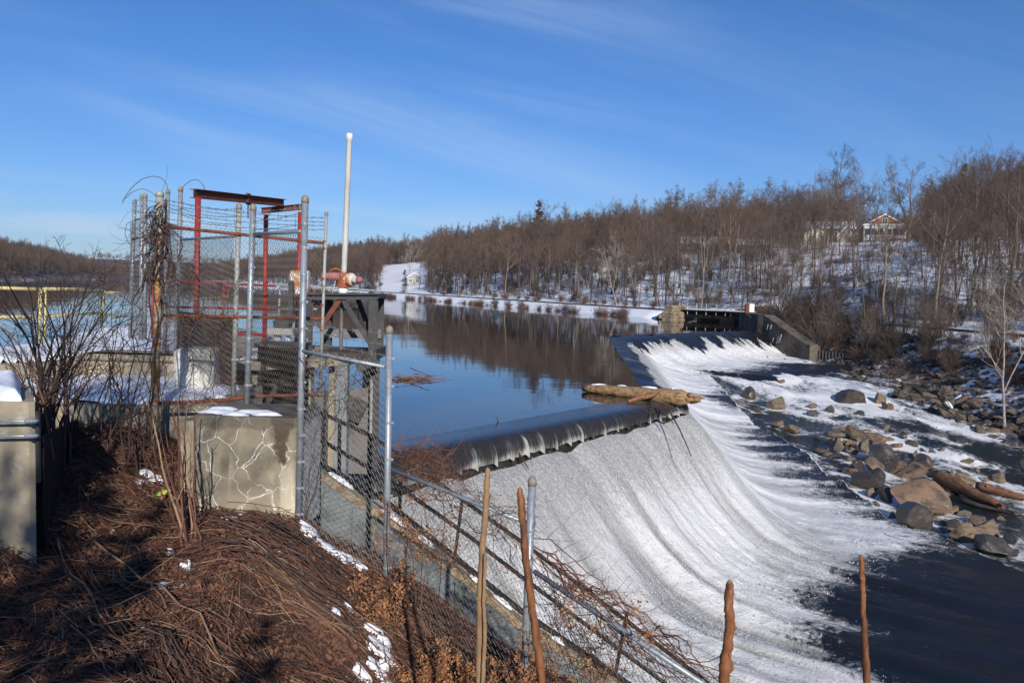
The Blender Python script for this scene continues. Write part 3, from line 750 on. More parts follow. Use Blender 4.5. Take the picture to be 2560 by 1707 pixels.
under = rx < np.interp(ry, ey, ex) - .25
base = np.where(ry > 55, base + .34 * sm(ry, 55, 64), base)
rz = rz + np.where(ry > 55, .34 * sm(ry, 55, 64), 0)
qx, qy = rx - C0[0], ry - C0[1]
tt_ = qx * dCD[0] + qy * dCD[1]; ss_ = qx * dCD[1] - qy * dCD[0]
below = (tt_ > 1) & (ss_ < 11.5) & (ry > 58)
rz = np.where((under & (ry < 60)) | below, rz - .8, rz)
b = MB().grid(rx, ry, rz)
struct(b.build('river_water', MT['rapid'], smooth=True, uv=np.stack([fx, fy], -1).reshape(-1, 2), attr={'foam': rf.ravel()}))

# railway on its snowy bank
rl = MB()
for off in (-.72, .72):
    pts = []
    for a, b_ in zip(TRK[1:-2], TRK[2:-1]):
        dd = nrm(b_ - a)
        n_k = max(2, int(np.linalg.norm(b_ - a) / 12))
        for k in range(n_k): 
            q = a + (b_ - a) * k / n_k; pts.append((q[0] + dd[1] * off, q[1] - dd[0] * off, 1.17))
    pts = np.array(pts)
    for it in range(4): pts[1:-1, :2] = (pts[:-2, :2] + pts[1:-1, :2] * 2 + pts[2:, :2]) / 4
    rl.tube(pts, .09, 4)
struct(rl.build('railway_rails', MT['girder']))
# ------------------------------------------------------------------ trees
def grow(P, Rd, per, t0, t1, lmul, lvar, ang, K, up, wander, rmul, rmin, g, tip=.35):
    N, K0, _ = P.shape
    idx = np.repeat(np.arange(N), per); n = len(idx)
    t = g.uniform(t0, t1, n); f = t * (K0 - 1) * .999; i = f.astype(int); w_ = (f - i)[:, None]
    pos = P[idx, i] * (1 - w_) + P[idx, i + 1] * w_
    tan = nrm(P[idx, i + 1] - P[idx, i])
    plen = np.linalg.norm(np.diff(P, axis=1), axis=2).sum(1)[idx]
    r0 = (Rd[idx, i] * (1 - w_[:, 0]) + Rd[idx, i + 1] * w_[:, 0]) * rmul
    q = g.normal(size=(n, 3)); q = nrm(q - tan * (q * tan).sum(1, keepdims=True))
    a = np.radians(ang * g.uniform(.65, 1.35, n))[:, None]
    d = nrm(np.cos(a) * tan + np.sin(a) * q)
    L = plen * lmul * (1.15 - .6 * t) * g.uniform(1 - lvar, 1 + lvar, n)
    st = (L / (K - 1))[:, None]
    out = np.empty((n, K, 3)); out[:, 0] = pos
    for k in range(1, K):
        d = nrm(d + np.array([0, 0, up]) / (K - 1) + g.normal(size=(n, 3)) * wander)
        out[:, k] = out[:, k - 1] + d * st
    rr = np.maximum(r0, rmin)[:, None] * np.linspace(1, tip, K)[None]
    return out, np.maximum(rr, rmin * .7)
def trunk_path(h, r, lean, wob, g, K=9):
    z = np.linspace(0, 1, K); p = np.zeros((1, K, 3)); a = g.uniform(0, 6.28)
    p[0, :, 2] = z * h
    p[0, :, 0] = math.cos(a) * lean * z ** 1.4 * h + np.cumsum(g.normal(size=K)) * wob * (z > 0)
    p[0, :, 1] = math.sin(a) * lean * z ** 1.4 * h + np.cumsum(g.normal(size=K)) * wob * (z > 0)
    rr = r * (1 - .82 * z ** .9); rr[0] *= 1.35
    return p, rr[None]
def bare_tree(seed, h, r, n1, n2, n3, n4, lo=.35, ang=48, rmin=.009, lean=.04, up=.5, l1=.5, forks=0, tw=1.0):
    g = np.random.default_rng(seed)
    P, Rr = trunk_path(h, r, lean, h * .008, g)
    T = MB(); C = MB()
    T.tubes(P, Rr, 7)
    if forks:
        F = grow(P, Rr, forks, lo * .6, lo * 1.3, .75, .15, 24, 8, .45, .05, .75, .03, g)
        T.tubes(*F, 6)
        P1, R1 = grow(F[0], F[1], n1, .25, 1, l1 * .8, .3, ang, 6, up, .10, .55, .02, g)
        Pm, Rm = grow(P, Rr, n1, lo, 1, l1 * .7, .3, ang, 6, up, .10, .5, .02, g)
        P1 = np.concatenate([P1, Pm]); R1 = np.concatenate([R1, Rm])
    else:
        P1, R1 = grow(P, Rr, n1, lo, .98, l1, .3, ang, 6, up, .09, .5, .02, g)
    T.tubes(P1, R1, 5)
    P2, R2 = grow(P1, R1, n2, .22, 1, .52, .3, 42, 5, up * .7, .12, .55, rmin * 1.6, g)
    C.tubes(P2, R2, 4)
    P3, R3 = grow(P2, R2, n3, .15, 1, .50, .3, 38, 4, up * .5, .14, .55, rmin * 1.15, g)
    C.tubes(P3, R3, 3)
    if n4:
        P4, R4 = grow(P3, R3, n4, .1, 1, .62 * tw, .35, 34, 3, up * .4, .14, .6, rmin, g)
        C.tubes(P4, R4, 3)
    return T, C
def join(a, b):
    for v in b.V: pass
    m_ = MB()
    for s in (a, b):
        o = m_.n
        m_.V += s.V; m_.n += s.n
        m_.Q += [q + o for q in s.Q]; m_.T += [q + o for q in s.T]
    return m_
TREE = []
specs = [(1, 15, .20, 10, 6, 6, 5, .46, 40, 0), (2, 17, .23, 10, 6, 6, 5, .52, 36, 0), (3, 13, .16, 9, 6, 6, 5, .42, 42, 0), (4, 16, .21, 6, 6, 6, 4, .46, 38, 2),
         (5, 14, .14, 8, 6, 6, 4, .55, 34, 0), (6, 18, .26, 10, 6, 6, 5, .46, 42, 0), (7, 11, .11, 8, 5, 6, 4, .40, 40, 1), (8, 15, .15, 7, 5, 5, 4, .55, 36, 1)]
for s_, h, r, n1, n2, n3, n4, lo, ang, fk in specs:
    T, C = bare_tree(s_, h, r, n1, n2, n3, n4, lo, ang, rmin=.0075, forks=fk)
    t_o = T.build('bare_tree', MT['bark'], smooth=True, link=False)
    c_o = C.build('crown', MT['twig'], link=False)
    TREE.append((t_o, c_o, h))
FARM = []
for k, (s_, h, r) in enumerate([(21, 15, .2), (22, 13, .17), (23, 16, .22), (24, 14, .16)]):
    T, C = bare_tree(s_, h, r, 9, 6, 6, 4, .3, 46, rmin=.015)
    FARM.append(join(T, C).build('wood_tree', MT['twig'], link=False))

def conifer(seed, h, r, n, lo=.25, wide=.26, droop=-.2, flat=True):
    g = np.random.default_rng(seed)
    P, Rr = trunk_path(h, r, .01, .02, g, 8)
    T = MB().tubes(P, Rr, 6)
    z = np.sort(g.uniform(lo, .985, n)); a = g.uniform(0, 6.28, n)
    prof = np.interp(z, [lo, lo + .15, .7, 1.0], [.6, 1, .62, .06]) * g.uniform(.6, 1.12, n)
    L = wide * h * prof
    d = np.stack([np.cos(a), np.sin(a), np.full(n, .12)], 1)
    K = 5; Q = np.empty((n, K, 3)); Q[:, 0] = np.stack([P[0, 0, 0] + 0 * z, 0 * z, z * h], 1)
    for k in range(1, K):
        dd = d + np.array([0, 0, droop]) * (k / K) + np.array([0, 0, .25]) * (k > 3)
        Q[:, k] = Q[:, k - 1] + nrm(dd) * (L / (K - 1))[:, None]
    T.tubes(Q, np.linspace(.05, .015, K)[None], 3)
    C = MB()
    m = 46
    t = g.uniform(.2, 1.0, (n, m)); f = t * (K - 1) * .999; i = f.astype(int); w_ = (f - i)[..., None]
    idx = np.arange(n)[:, None]
    c = Q[idx, i] * (1 - w_) + Q[idx, i + 1] * w_
    side = np.cross(d, [0, 0, 1.0])[:, None, :]
    c = c + side * (g.normal(size=(n, m, 1)) * (.16 * L[:, None, None] * (1.1 - t[..., None]))) + g.normal(size=(n, m, 3)) * .05
    dirs = nrm(d[:, None, :] * 1.0 + side * g.normal(size=(n, m, 1)) * .9 + g.normal(size=(n, m, 3)) * .35 + np.array([0, 0, .15]))
    sz = .34 * (h / 14) * g.uniform(.6, 1.2, (n, m, 1))
    p = nrm(np.cross(dirs, g.normal(size=(n, m, 3)))) * sz * .16
    A = c - dirs * sz * .3; B = c + dirs * sz
    V = np.stack([A - p, A + p, B + p * .3, B - p * .3], 2).reshape(-1, 3)
    C.add(V, np.arange(len(V)).reshape(-1, 4))
    return T, C
CON = []
for s_, h, r, n, lo, wd, dr in [(31, 18, .25, 90, .42, .17, .12), (32, 12, .16, 95, .06, .20, -.25), (33, 9, .12, 70, .08, .2, -.2)]:
    T, C = conifer(s_, h, r, n, lo, wd, dr)
    CON.append((T.build('conifer', MT['bark'], smooth=True, link=False), C.build('crown', MT['needle'], link=False), h))

def place(var, loc, s=1.0, rz=0.0, label='', cat='tree', group=None, name='bare_tree', tilt=(0, 0)):
    t_o, c_o, h = var
    a = t_o.copy(); a.name = name; COL.objects.link(a); c = c_o.copy(); COL.objects.link(c); c.parent = a
    a.location = [float(q) for q in loc]; a.scale = (s,) * 3; a.rotation_euler = (tilt[0], tilt[1], rz)
    return tag(a, label, cat, group)

houses_px = [(2150, 2300, 545, 640), (1020, 1075, 618, 660), (1700, 1820, 578, 625)]
# candidate positions over the whole wooded shore
cand = []
g = np.random.default_rng(77)
n_c = 60000
cx = g.uniform(-420, 330, n_c); cy = g.uniform(40, 760, n_c)
ct = track_t(cx, cy)
keep = (ct > 7.5) & (ct < 330) & (np.abs(cx) / cy < .72)
cx, cy, ct = cx[keep], cy[keep], ct[keep]
cz = terrain_z(cx, cy)
px, py = proj(np.stack([cx, cy, cz], -1))
ok = ~((px > 952) & (px < 1070) & (ct < 74) & (cy > 150))
ok &= ~((px > 2140) & (px < 2300) & (ct > 66) & (ct < 200))
ok &= (px > -80) & (px < 2680)
cx, cy, ct, cz, px, py = [q[ok] for q in (cx, cy, ct, cz, px, py)]
hb = [(1015, 1065, 615, 655, 300), (1050, 1240, 618, 652, 300), (1695, 1830, 575, 615, 250), (1835, 1980, 592, 618, 250), (2005, 2155, 570, 622, 262), (2140, 2300, 545, 632, 270), (2265, 2340, 608, 650, 222), (2355, 2450, 588, 640, 225)]
tx, ty = proj(np.stack([cx, cy, cz + 10], -1))
okh = np.ones(len(cx), bool); rr_ = g.random(len(cx))
for x0, x1, y0, y1, dh in hb:
    blk = (cy < dh) & (tx > x0 - 12) & (tx < x1 + 12) & (ty < y1) & (py > y0 - 5)
    okh &= ~(blk & (rr_ < (.96 if x0 == 2140 else .35)))
cx, cy, ct, cz, px, py = [q[okh] for q in (cx, cy, ct, cz, px, py)]
# thin out by a grid so that spacing is natural
cell = {}
sel = []
for i in range(len(cx)):
    sp_ = 4.4 if ct[i] < 90 else 5.0
    k = (int(cx[i] // sp_), int(cy[i] // sp_))
    if k in cell: continue
    cell[k] = 1; sel.append(i)
sel = np.array(sel)
dist = np.hypot(cx[sel], cy[sel])
# trees behind the slope crest only matter where their crowns show: everything past the nearest 285 goes to the wood
pri = dist + np.where(ct[sel] > 95, 170, 0)
order = sel[np.argsort(pri)]
ind = order[:280]
rest = order[280:]
grp = {'slope': ('bare brown tree on the snowy slope above the railway', 'bare trees on the snowy slope'),
       'crest': ('bare tree standing at the top of the snowy slope near the houses', 'bare trees at the top of the slope'),
       'foot': ('bare slender tree at the foot of the slope close to the railway', 'bare trees at the foot of the slope')}
for i in ind:
    z = 'foot' if ct[i] < 17 else ('slope' if ct[i] < 70 else 'crest')
    v = TREE[int(g.integers(0, len(TREE)))]
    s = g.uniform(.58, .90) * (1.0 if ct[i] > 17 else .85)
    place(v, (cx[i], cy[i], cz[i] - .15), s, g.uniform(0, 6.28), grp[z][0], 'tree', grp[z][1], tilt=(g.normal() * .05, g.normal() * .05))

def scatter(name, pts, rots, scl, insts, kind_label, cat='wood', tint=None):
    """one object that spreads a few tree meshes over many points"""
    me = bpy.data.meshes.new(name); me.vertices.add(len(pts)); me.vertices.foreach_set('co', np.asarray(pts, np.float32).ravel())
    for nm, dat in (('rz', rots), ('sc', scl)):
        a = me.attributes.new(nm, 'FLOAT', 'POINT'); a.data.foreach_set('value', np.asarray(dat, np.float32))
    o = bpy.data.objects.new(name, me); COL.objects.link(o)
    ng = bpy.data.node_groups.new(name + '_nodes', 'GeometryNodeTree')
    ng.interface.new_socket('Geometry', in_out='INPUT', socket_type='NodeSocketGeometry'); ng.interface.new_socket('Geometry', in_out='OUTPUT', socket_type='NodeSocketGeometry')
    nd = ng.nodes; ln = ng.links
    gi = nd.new('NodeGroupInput'); go = nd.new('NodeGroupOutput')
    jn = nd.new('GeometryNodeJoinGeometry')
    for q in insts:
        oi = nd.new('GeometryNodeObjectInfo'); oi.inputs['Object'].default_value = q; oi.inputs['As Instance'].default_value = True
        ln.new(oi.outputs['Geometry'], jn.inputs[0])
    iop = nd.new('GeometryNodeInstanceOnPoints'); iop.inputs['Pick Instance'].default_value = True
    ln.new(gi.outputs[0], iop.inputs['Points']); ln.new(jn.outputs[0], iop.inputs['Instance'])
    ar = nd.new('GeometryNodeInputNamedAttribute'); ar.data_type = 'FLOAT'; ar.inputs[0].default_value = 'rz'
    as_ = nd.new('GeometryNodeInputNamedAttribute'); as_.data_type = 'FLOAT'; as_.inputs[0].default_value = 'sc'
    cxyz = nd.new('ShaderNodeCombineXYZ'); ln.new(ar.outputs[0], cxyz.inputs['Z'])
    e2r = nd.new('FunctionNodeEulerToRotation'); ln.new(cxyz.outputs[0], e2r.inputs[0]); ln.new(e2r.outputs[0], iop.inputs['Rotation'])
    ln.new(as_.outputs[0], iop.inputs['Scale'])
    ln.new(iop.outputs[0], go.inputs[0])
    md = o.modifiers.new('scatter', 'NODES'); md.node_group = ng
    return stuff(o, kind_label, cat)
rp = np.stack([cx[rest], cy[rest], cz[rest] - .2], 1)
# far left bank, the end of the reach and the far hills
g2 = np.random.default_rng(5)
lx = g2.uniform(-520, -200, 9000); ly = g2.uniform(360, 900, 9000)
dl_ = (-255 - (ly - 410) * .4) - lx
k_ = (dl_ > 1) & (dl_ < 130)
lx, ly = lx[k_][:1500], ly[k_][:1500]
ex_ = g2.uniform(-700, 120, 2600); ey_ = g2.uniform(815, 1250, 2600)
fx_ = g2.uniform(-1700, 300, 2600); fy_ = g2.uniform(1250, 2100, 2600)
xs = np.concatenate([lx, ex_, fx_]); ys = np.concatenate([ly, ey_, fy_])
q_ = (np.abs(xs) / ys < .75); xs, ys = xs[q_], ys[q_]
zs = terrain_z(xs, ys)
far = np.stack([xs, ys, zs - .3], 1)
allp = np.concatenate([rp, far])
ss = np.concatenate([g.uniform(.62, .95, len(rp)), g2.uniform(.6, 1.0, len(far))])
scatter('distant_wood', allp, g.uniform(0, 6.28, len(allp)), ss, FARM, 'dense bare brown wood covering the ridge and the far shores', 'wood')
print('TREES', len(ind), 'WOOD', len(allp))

# ------------------------------------------------------------------ distinct trees
def ground_at(px, d, dz=-.15):
    p = at(px, 700, d); return np.array([p[0], p[1], float(terrain_z(p[0], p[1])) + dz])
place(CON[0], ground_at(2393, 255), 1.32, .4, 'tall dark pine rising above the bare crowns right of the brick house', 'pine tree', None, 'pine_tree')
place(CON[0], ground_at(1342, 300), 1.22, 2.0, 'broad dark pine whose top breaks the ridge line in mid picture', 'pine tree', None, 'pine_tree')
for q, (px_, d_, v_, s_, lb) in enumerate([(1668, 345, 1, 1.5, 'small dark evergreen on the ridge left of the long snowy roof'), (1180, 320, 2, 1.5, 'dark evergreen half hidden in the bare wood above the small hillside house'),
                                           (1012, 262, 1, .62, 'little dark spruce beside the bright snowy chute'), (2086, 250, 2, 1.0, 'dark evergreen in front of the stone garage'),
                                           (2302, 180, 2, .55, 'low dark evergreen below the snow covered canopy'), (1238, 158, 2, .62, 'small rusty evergreen on the river bank by the railway'),
                                           (900, 560, 1, 1.4, 'dark evergreen on the skyline above the far end of the wood')]):
    place(CON[v_], ground_at(px_, d_), s_, q * 1.3, lb, 'evergreen tree', None, 'evergreen_tree')
BIG = []
for s_, h, r, n1, fk, lo in [(41, 22, .38, 10, 2, .30), (42, 20, .30, 9, 1, .4)]:
    T, C = bare_tree(s_, h, r, n1, 7, 6, 5, lo, 48, rmin=.008, forks=fk, l1=.5)
    BIG.append((T.build('bare_tree', MT['bark'], smooth=True, link=False), C.build('crown', MT['twig'], link=False), h))
T, C = bare_tree(43, 13, .13, 8, 6, 5, 4, .3, 40, rmin=.006, forks=1)
PALE = (T.build('bare_tree', MT['pale_bark'], smooth=True, link=False), C.build('crown', MT['pale_bark'], link=False), 13)
place(BIG[0], ground_at(2530, 88), .70, .3, 'huge dark bare tree at the right edge above the railway', 'tree', None, 'large_bare_tree')
place(BIG[1], ground_at(2465, 100), .72, 1.2, 'tall dark leaning bare tree second from the right edge', 'tree', None, 'large_bare_tree', tilt=(.0, -.10))
place(BIG[0], ground_at(2268, 205), .80, 2.1, 'large forked bare tree in front of the brick house', 'tree', None, 'large_bare_tree')
place(BIG[1], ground_at(1345, 205), .9, .9, 'big spreading bare tree below the ridge pine', 'tree', None, 'large_bare_tree')
place(BIG[1], ground_at(2075, 215), 1.05, 2.9, 'tall straight bare tree left of the stone garage', 'tree', None, 'large_bare_tree')
for q, (px_, d_, s_) in enumerate([(2010, 270, 1.0), (2120, 285, 1.05), (2180, 330, 1.05), (2305, 285, 1.0), (2420, 230, 1.0), (1900, 290, .85)]):
    place(BIG[q % 2], ground_at(px_, d_), s_ * .8, q * 1.1, 'tall bare tree rising over the roofs of the hilltop houses', 'tree', 'tall bare trees around the hilltop houses', 'large_bare_tree')
place(PALE, ground_at(2540, 50), .72, .5, 'pale slender bare tree on the rocky bank at the right edge', 'tree', None, 'bare_tree', tilt=(0, -.16))
place(TREE[4], ground_at(1048, 270), .8, 2.2, 'slender bare tree in front of the small hillside house', 'tree', None, 'bare_tree')
place(PALE, ground_at(1022, 300), 1.15, 1.7, 'pale spreading bare tree beside the small house on the hill', 'tree', None, 'bare_tree')
place(PALE, ground_at(1545, 150, -.2), .8, .2, 'pale leaning bare tree at the river edge left of the bridge', 'tree', None, 'bare_tree', tilt=(.0, -.25))
place(PALE, ground_at(1060, 262, -.2), .75, 3.0, 'pale bare tree leaning over the pond below the snowy chute', 'tree', None, 'bare_tree', tilt=(.0, -.3))

# ------------------------------------------------------------------ brush
def brush(seed, n, h, r=.012, spread=.5, n2=4, n3=3, twig='twig', rmin=.006):
    g = np.random.default_rng(seed)
    a = g.uniform(0, 6.28, n); lean = g.uniform(.05, spread, n)
    K = 6; P = np.zeros((n, K, 3)); P[:, 0, :2] = g.normal(size=(n, 2)) * .22 * h * .4
    d = nrm(np.stack([np.cos(a) * lean, np.sin(a) * lean, np.ones(n)], 1)); L = h * g.uniform(.6, 1.05, n)
    for k in range(1, K):
        d = nrm(d + g.normal(size=(n, 3)) * .10); P[:, k] = P[:, k - 1] + d * (L / (K - 1))[:, None]
    Rr = r * np.linspace(1, .4, K)[None] * g.uniform(.6, 1.2, (n, 1))
    B = MB().tubes(P, Rr, 4)
    P2, R2 = grow(P, Rr, n2, .25, 1, .42, .35, 38, 4, .3, .14, .65, rmin, g); B.tubes(P2, R2, 3)
    P3, R3 = grow(P2, R2, n3, .15, 1, .5, .35, 36, 3, .2, .14, .7, rmin * .8, g); B.tubes(P3, R3, 3)
    return B
MT['redbrush'] = surf('reddish_brush', (.115, .06, .042), .95, rand=.3)
MT['greybrush'] = surf('grey_brown_brush', (.095, .07, .055), .95, rand=.3)
BR = [brush(51, 26, 3.4, .022, .6, 6, 5, rmin=.010).build('bare_shrub', MT['greybrush'], link=False),
      brush(52, 30, 2.6, .02, .75, 6, 5, rmin=.010).build('bare_shrub', MT['greybrush'], link=False),
      brush(53, 40, 1.5, .012, .9, 6, 4, rmin=.007).build('bare_shrub', MT['redbrush'], link=False),
      brush(54, 12, 5.5, .035, .35, 8, 6, rmin=.010).build('bare_shrub', MT['greybrush'], link=False)]
def shrub(k, p, s, rz, label, group):
    o = BR[k].copy(); COL.objects.link(o); o.location = [float(c) for c in p]; o.scale = (s,) * 3; o.rotation_euler[2] = rz
    return tag(o, label, 'shrub', group)
g = np.random.default_rng(8)
# along the far water edge
for k in range(125):
    a = g.uniform(0, 1); a = a ** .8
    q = TRK[6] + (np.array([-.43, .9])) * (6 + a * 240)
    off = -g.uniform(5.2, 6.6)
    p = q + np.array([.9, .43]) * off
    shrub(2, (p[0], p[1], float(terrain_z(p[0], p[1])) - .05), g.uniform(.7, 1.25), g.uniform(0, 6), 'low reddish brush along the far water edge of the pond', 'brush along the far shore')
for k in range(26):
    q = TRK[6] + (np.array([-.43, .9])) * g.uniform(-8, 130)
    p = q + np.array([.9, .43]) * g.uniform(5.5, 9)
    shrub(2, (p[0], p[1], float(terrain_z(p[0], p[1])) - .05), g.uniform(.7, 1.1), g.uniform(0, 6), 'reddish brush at the foot of the slope behind the railway', 'brush behind the railway')
# thicket on the right bank
for k in range(130):
    y = g.uniform(44, 98)
    i = np.interp(y, TRK[1:7, 1], TRK[1:7, 0])
    x = i - g.uniform(4.0, 9.5)
    kk = int(g.choice([0, 1, 1, 2, 2, 3]))
    shrub(kk, (x, y, float(terrain_z(x, y)) - .1), g.uniform(.5, .95), g.uniform(0, 6), 'tangled grey shrub in the thicket on the right bank', 'thicket on the right bank')
for k in range(44):
    y = g.uniform(77, 100); x = np.interp(y, TRK[1:7, 1], TRK[1:7, 0]) - g.uniform(4.2, 9.5)
    shrub(int(g.choice([0, 1, 3, 2])), (x, y, float(terrain_z(x, y)) - .1), g.uniform(.7, 1.1), g.uniform(0, 6), 'dark brush crowding the bank right beside the wing wall', 'brush beside the wing wall')
for k in range(30):
    y = g.uniform(44, 100)
    i = np.interp(y, TRK[1:7, 1], TRK[1:7, 0])
    x = i + g.uniform(4.5, 16)
    shrub(int(g.choice([0, 1, 3])), (x, y, float(terrain_z(x, y)) - .1), g.uniform(.8, 1.4), g.uniform(0, 6), 'grey shrub on the slope just behind the right stretch of railway', 'shrubs behind the right stretch of railway')
for k in range(9):
    px_ = g.uniform(2120, 2420); d_ = g.uniform(62, 92)
    p = ground_at(px_, d_)
    place(TREE[int(g.integers(0, 8))], p, g.uniform(.5, .8), g.uniform(0, 6), 'young bare tree growing among the shrubs of the right bank', 'tree', 'young trees on the right bank', tilt=(g.normal() * .08, g.normal() * .08))
g = np.random.default_rng(9)
pts = []
while len(pts) < 620:
    x, y = g.uniform(-120, 120), g.uniform(60, 330)
    t = float(track_t(np.array(x), np.array(y)))
    if 8 < t < 84: 
        q = proj((x, y, float(terrain_z(x, y))))
        if 965 < q[0] < 1066 and t < 60: continue
        pts.append((x, y, float(terrain_z(x, y)) - .05))
scatter('undergrowth', pts, g.uniform(0, 6.28, len(pts)), g.uniform(.5, 1.15, len(pts)), [BR[0], BR[1], BR[3]], 'thin saplings and brush between the trees of the slope', 'undergrowth')
# ------------------------------------------------------------------ houses, bridge, far wall
ZAX = lambda a: np.array([[math.cos(a), -math.sin(a), 0], [math.sin(a), math.cos(a), 0], [0, 0, 1.0]])
def house(name, label, cat, p, w_, dp, h, rh, rot, wall, roofm, gable_x=False, wins=(), chim=None, eave=.35, plinth=4):
    """p: middle of the front wall's foot. Local x runs along the front, local y back into the house"""
    t = thing(name, label, cat, p)
    M = ZAX(rot); L = lambda x, y, z: np.asarray(p) + M @ np.array([x, y, z], float)
    b = MB()
    if gable_x:   # ridge runs front to back: the gable faces us
        pf = [(-w_ / 2, 0, -plinth), (w_ / 2, 0, -plinth), (w_ / 2, 0, h), (0, 0, h + rh), (-w_ / 2, 0, h)]
        v = [L(x, 0, z) for x, _, z in pf] + [L(x, dp, z) for x, _, z in pf]
        b.add(v, [(1, 6, 7, 2), (0, 4, 9, 5)], [(0, 1, 2), (0, 2, 4), (2, 3, 4), (6, 5, 9), (6, 9, 7), (7, 9, 8)])
        b.build('wall', wall, t)
        r = MB()
        for s in (-1, 1):
            e = np.array([s * (w_ / 2 + eave), 0, h - eave * rh / (w_ / 2)]); k = np.array([0, 0, h + rh])
            q = [L(e[0], -eave, e[2] + .02), L(k[0], -eave, k[2] + .02), L(k[0], dp + eave, k[2] + .02), L(e[0], dp + eave, e[2] + .02)]
            q2 = [c + np.array([0, 0, .28]) for c in q]
            vv = q + q2
            f = [(0, 1, 2, 3), (7, 6, 5, 4), (0, 4, 5, 1), (1, 5, 6, 2), (2, 6, 7, 3), (3, 7, 4, 0)]
            r.add(vv, f)
        r.build('roof', roofm, t)
    else:
        v = [L(x, y, z) for z in (-plinth, h) for x, y in ((-w_ / 2, 0), (w_ / 2, 0), (w_ / 2, dp), (-w_ / 2, dp))]
        b.add(v, [(0, 1, 5, 4), (1, 2, 6, 5), (2, 3, 7, 6), (3, 0, 4, 7)])
        v = [L(-w_ / 2, 0, h), L(-w_ / 2, dp, h), L(-w_ / 2, dp / 2, h + rh), L(w_ / 2, 0, h), L(w_ / 2, dp, h), L(w_ / 2, dp / 2, h + rh)]
        b.add(v, None, [(0, 2, 1), (3, 4, 5)])
        b.build('wall', wall, t)
        r = MB()
        for s in (0, 1):
            y0 = -eave if s == 0 else dp + eave; zz_ = h - eave * rh / (dp / 2)
            q = [L(-w_ / 2 - eave, y0, zz_ + .02), L(w_ / 2 + eave, y0, zz_ + .02), L(w_ / 2 + eave, dp / 2, h + rh + .02), L(-w_ / 2 - eave, dp / 2, h + rh + .02)]
            q2 = [c + np.array([0, 0, .28]) for c in q]
            r.add(q + q2, [(0, 1, 2, 3), (7, 6, 5, 4), (0, 4, 5, 1), (1, 5, 6, 2), (2, 6, 7, 3), (3, 7, 4, 0)])
        r.build('roof', roofm, t)
    for side, x, z, ww, hh in wins:
        if side == 'f': c = (x, -.04, z); s = (ww + .3, .09, hh + .3); s2 = (ww, .05, hh); c2 = (x, -.08, z); mu = (x, -.11, z); ms = (.07, .03, hh); ms2 = (ww, .03, .07)
        else: c = (w_ / 2 + .04, x, z); s = (.09, ww + .3, hh + .3); s2 = (.05, ww, hh); c2 = (w_ / 2 + .08, x, z); mu = (w_ / 2 + .11, x, z); ms = (.03, .07, hh); ms2 = (.03, ww, .07)
        f = MB().box(L(*c), s, M).box(L(*mu), ms, M).box(L(*mu), ms2, M).build('window', MT['white'], t)
        MB().box(L(*c2), s2, M).build('pane', MT['glass'], f)
    if chim:
        x, y, ww, top, mm = chim
        MB().box(L(x, y, (top + h) / 2), (ww, ww, top - h), M).box(L(x, y, top + .08), (ww + .15, ww + .15, .16), M).build('chimney', mm, t)
    return t
SN = MT['snow']
def foot(px_, py_, lo, hi=520):
    # where the line of sight through a pixel first meets the hillside beyond lo
    for d_ in np.arange(lo, hi, 1.0):
        p = at(px_, py_, d_)
        if float(terrain_z(p[0], p[1])) >= p[2]: return p
    p = at(px_, py_, lo + 40); p[2] = float(terrain_z(p[0], p[1])); return p
pA = foot(2208, 628, 220); print('HOUSE', pA)
t = house('brick_house', 'red brick house with a two storey white windowed front on the hilltop', 'house', pA, 10.4, 15, 6.6, 2.9, R(-18), MT['brick'], SN, True,
          [('f', 0, 7.9, 1.2, 1.2)] + [('s', y, z, 1.1, 1.7) for y in (3, 7.5, 11.5) for z in (2.2, 5.0)])
M = ZAX(R(-18)); L = lambda x, y, z: pA + M @ np.array([x, y, z])
f = MB().box(L(0, -.65, 2.3), (10.3, 1.3, 12.4 - 3.6), M).build('porch', MT['white'], t)
MB().box(L(0, -.75, 6.85), (10.8, 1.7, .3), M).build('porch_roof', SN, t)
for z in (1.9, 5.0):
    for x in (-4.2, -2.6, -1.0, 1.0, 2.6, 4.2):
        MB().box(L(x, -1.33, z), (1.2, .08, 1.55), M).box(L(x, -1.36, z + .05), (1.35, .05, .08), M).build('window', MT['glass'], t)
house('hillside_house', 'small pale grey hillside house above the bright snowy chute', 'house', foot(1036, 652, 250), 5.0, 8, 2.7, 1.5, R(12), MT['grey_paint'], SN, True, [('f', -1.2, 1.7, 1, 1.1), ('f', 1.2, 1.7, 1, 1.1)])
house('long_house', 'long low house with a snowy roof right of the small hillside house', 'house', foot(1130, 652, 250) + [0, 0, .3], 19, 8, 2.7, 1.8, R(8), MT['grey_paint'], SN, False, [('f', x, 1.5, 1.4, 1.1) for x in (-7, -3, 2, 7)], (-7.6, 4, 1.0, 6.2, MT['white']))
house('ranch_house', 'low ranch house with a broad snowy roof and a brick end among the trees', 'house', foot(1762, 612, 202), 13.5, 9, 2.2, 1.9, R(-8), MT['siding'], SN, False, [('f', x, 1.4, 1.5, 1.1) for x in (-4.2, -1, 2.2)])
house('garage', 'wide flat building with a low snowy roof between the ranch house and the cream house', 'building', foot(1905, 615, 208), 13, 8, .9, 1.6, R(-5), MT['siding'], SN, False, [('f', x, .5, 1.2, .7) for x in (-4, 3)])
house('cream_house', 'cream house with a brown gable half hidden left of the stone garage', 'house', foot(2040, 612, 216), 6.2, 8, 2.9, 1.7, R(-20), MT['cream'], MT['roofing'], True, [('f', -1.4, 1.6, 1, 1.2), ('f', 1.4, 1.6, 1, 1.2)])
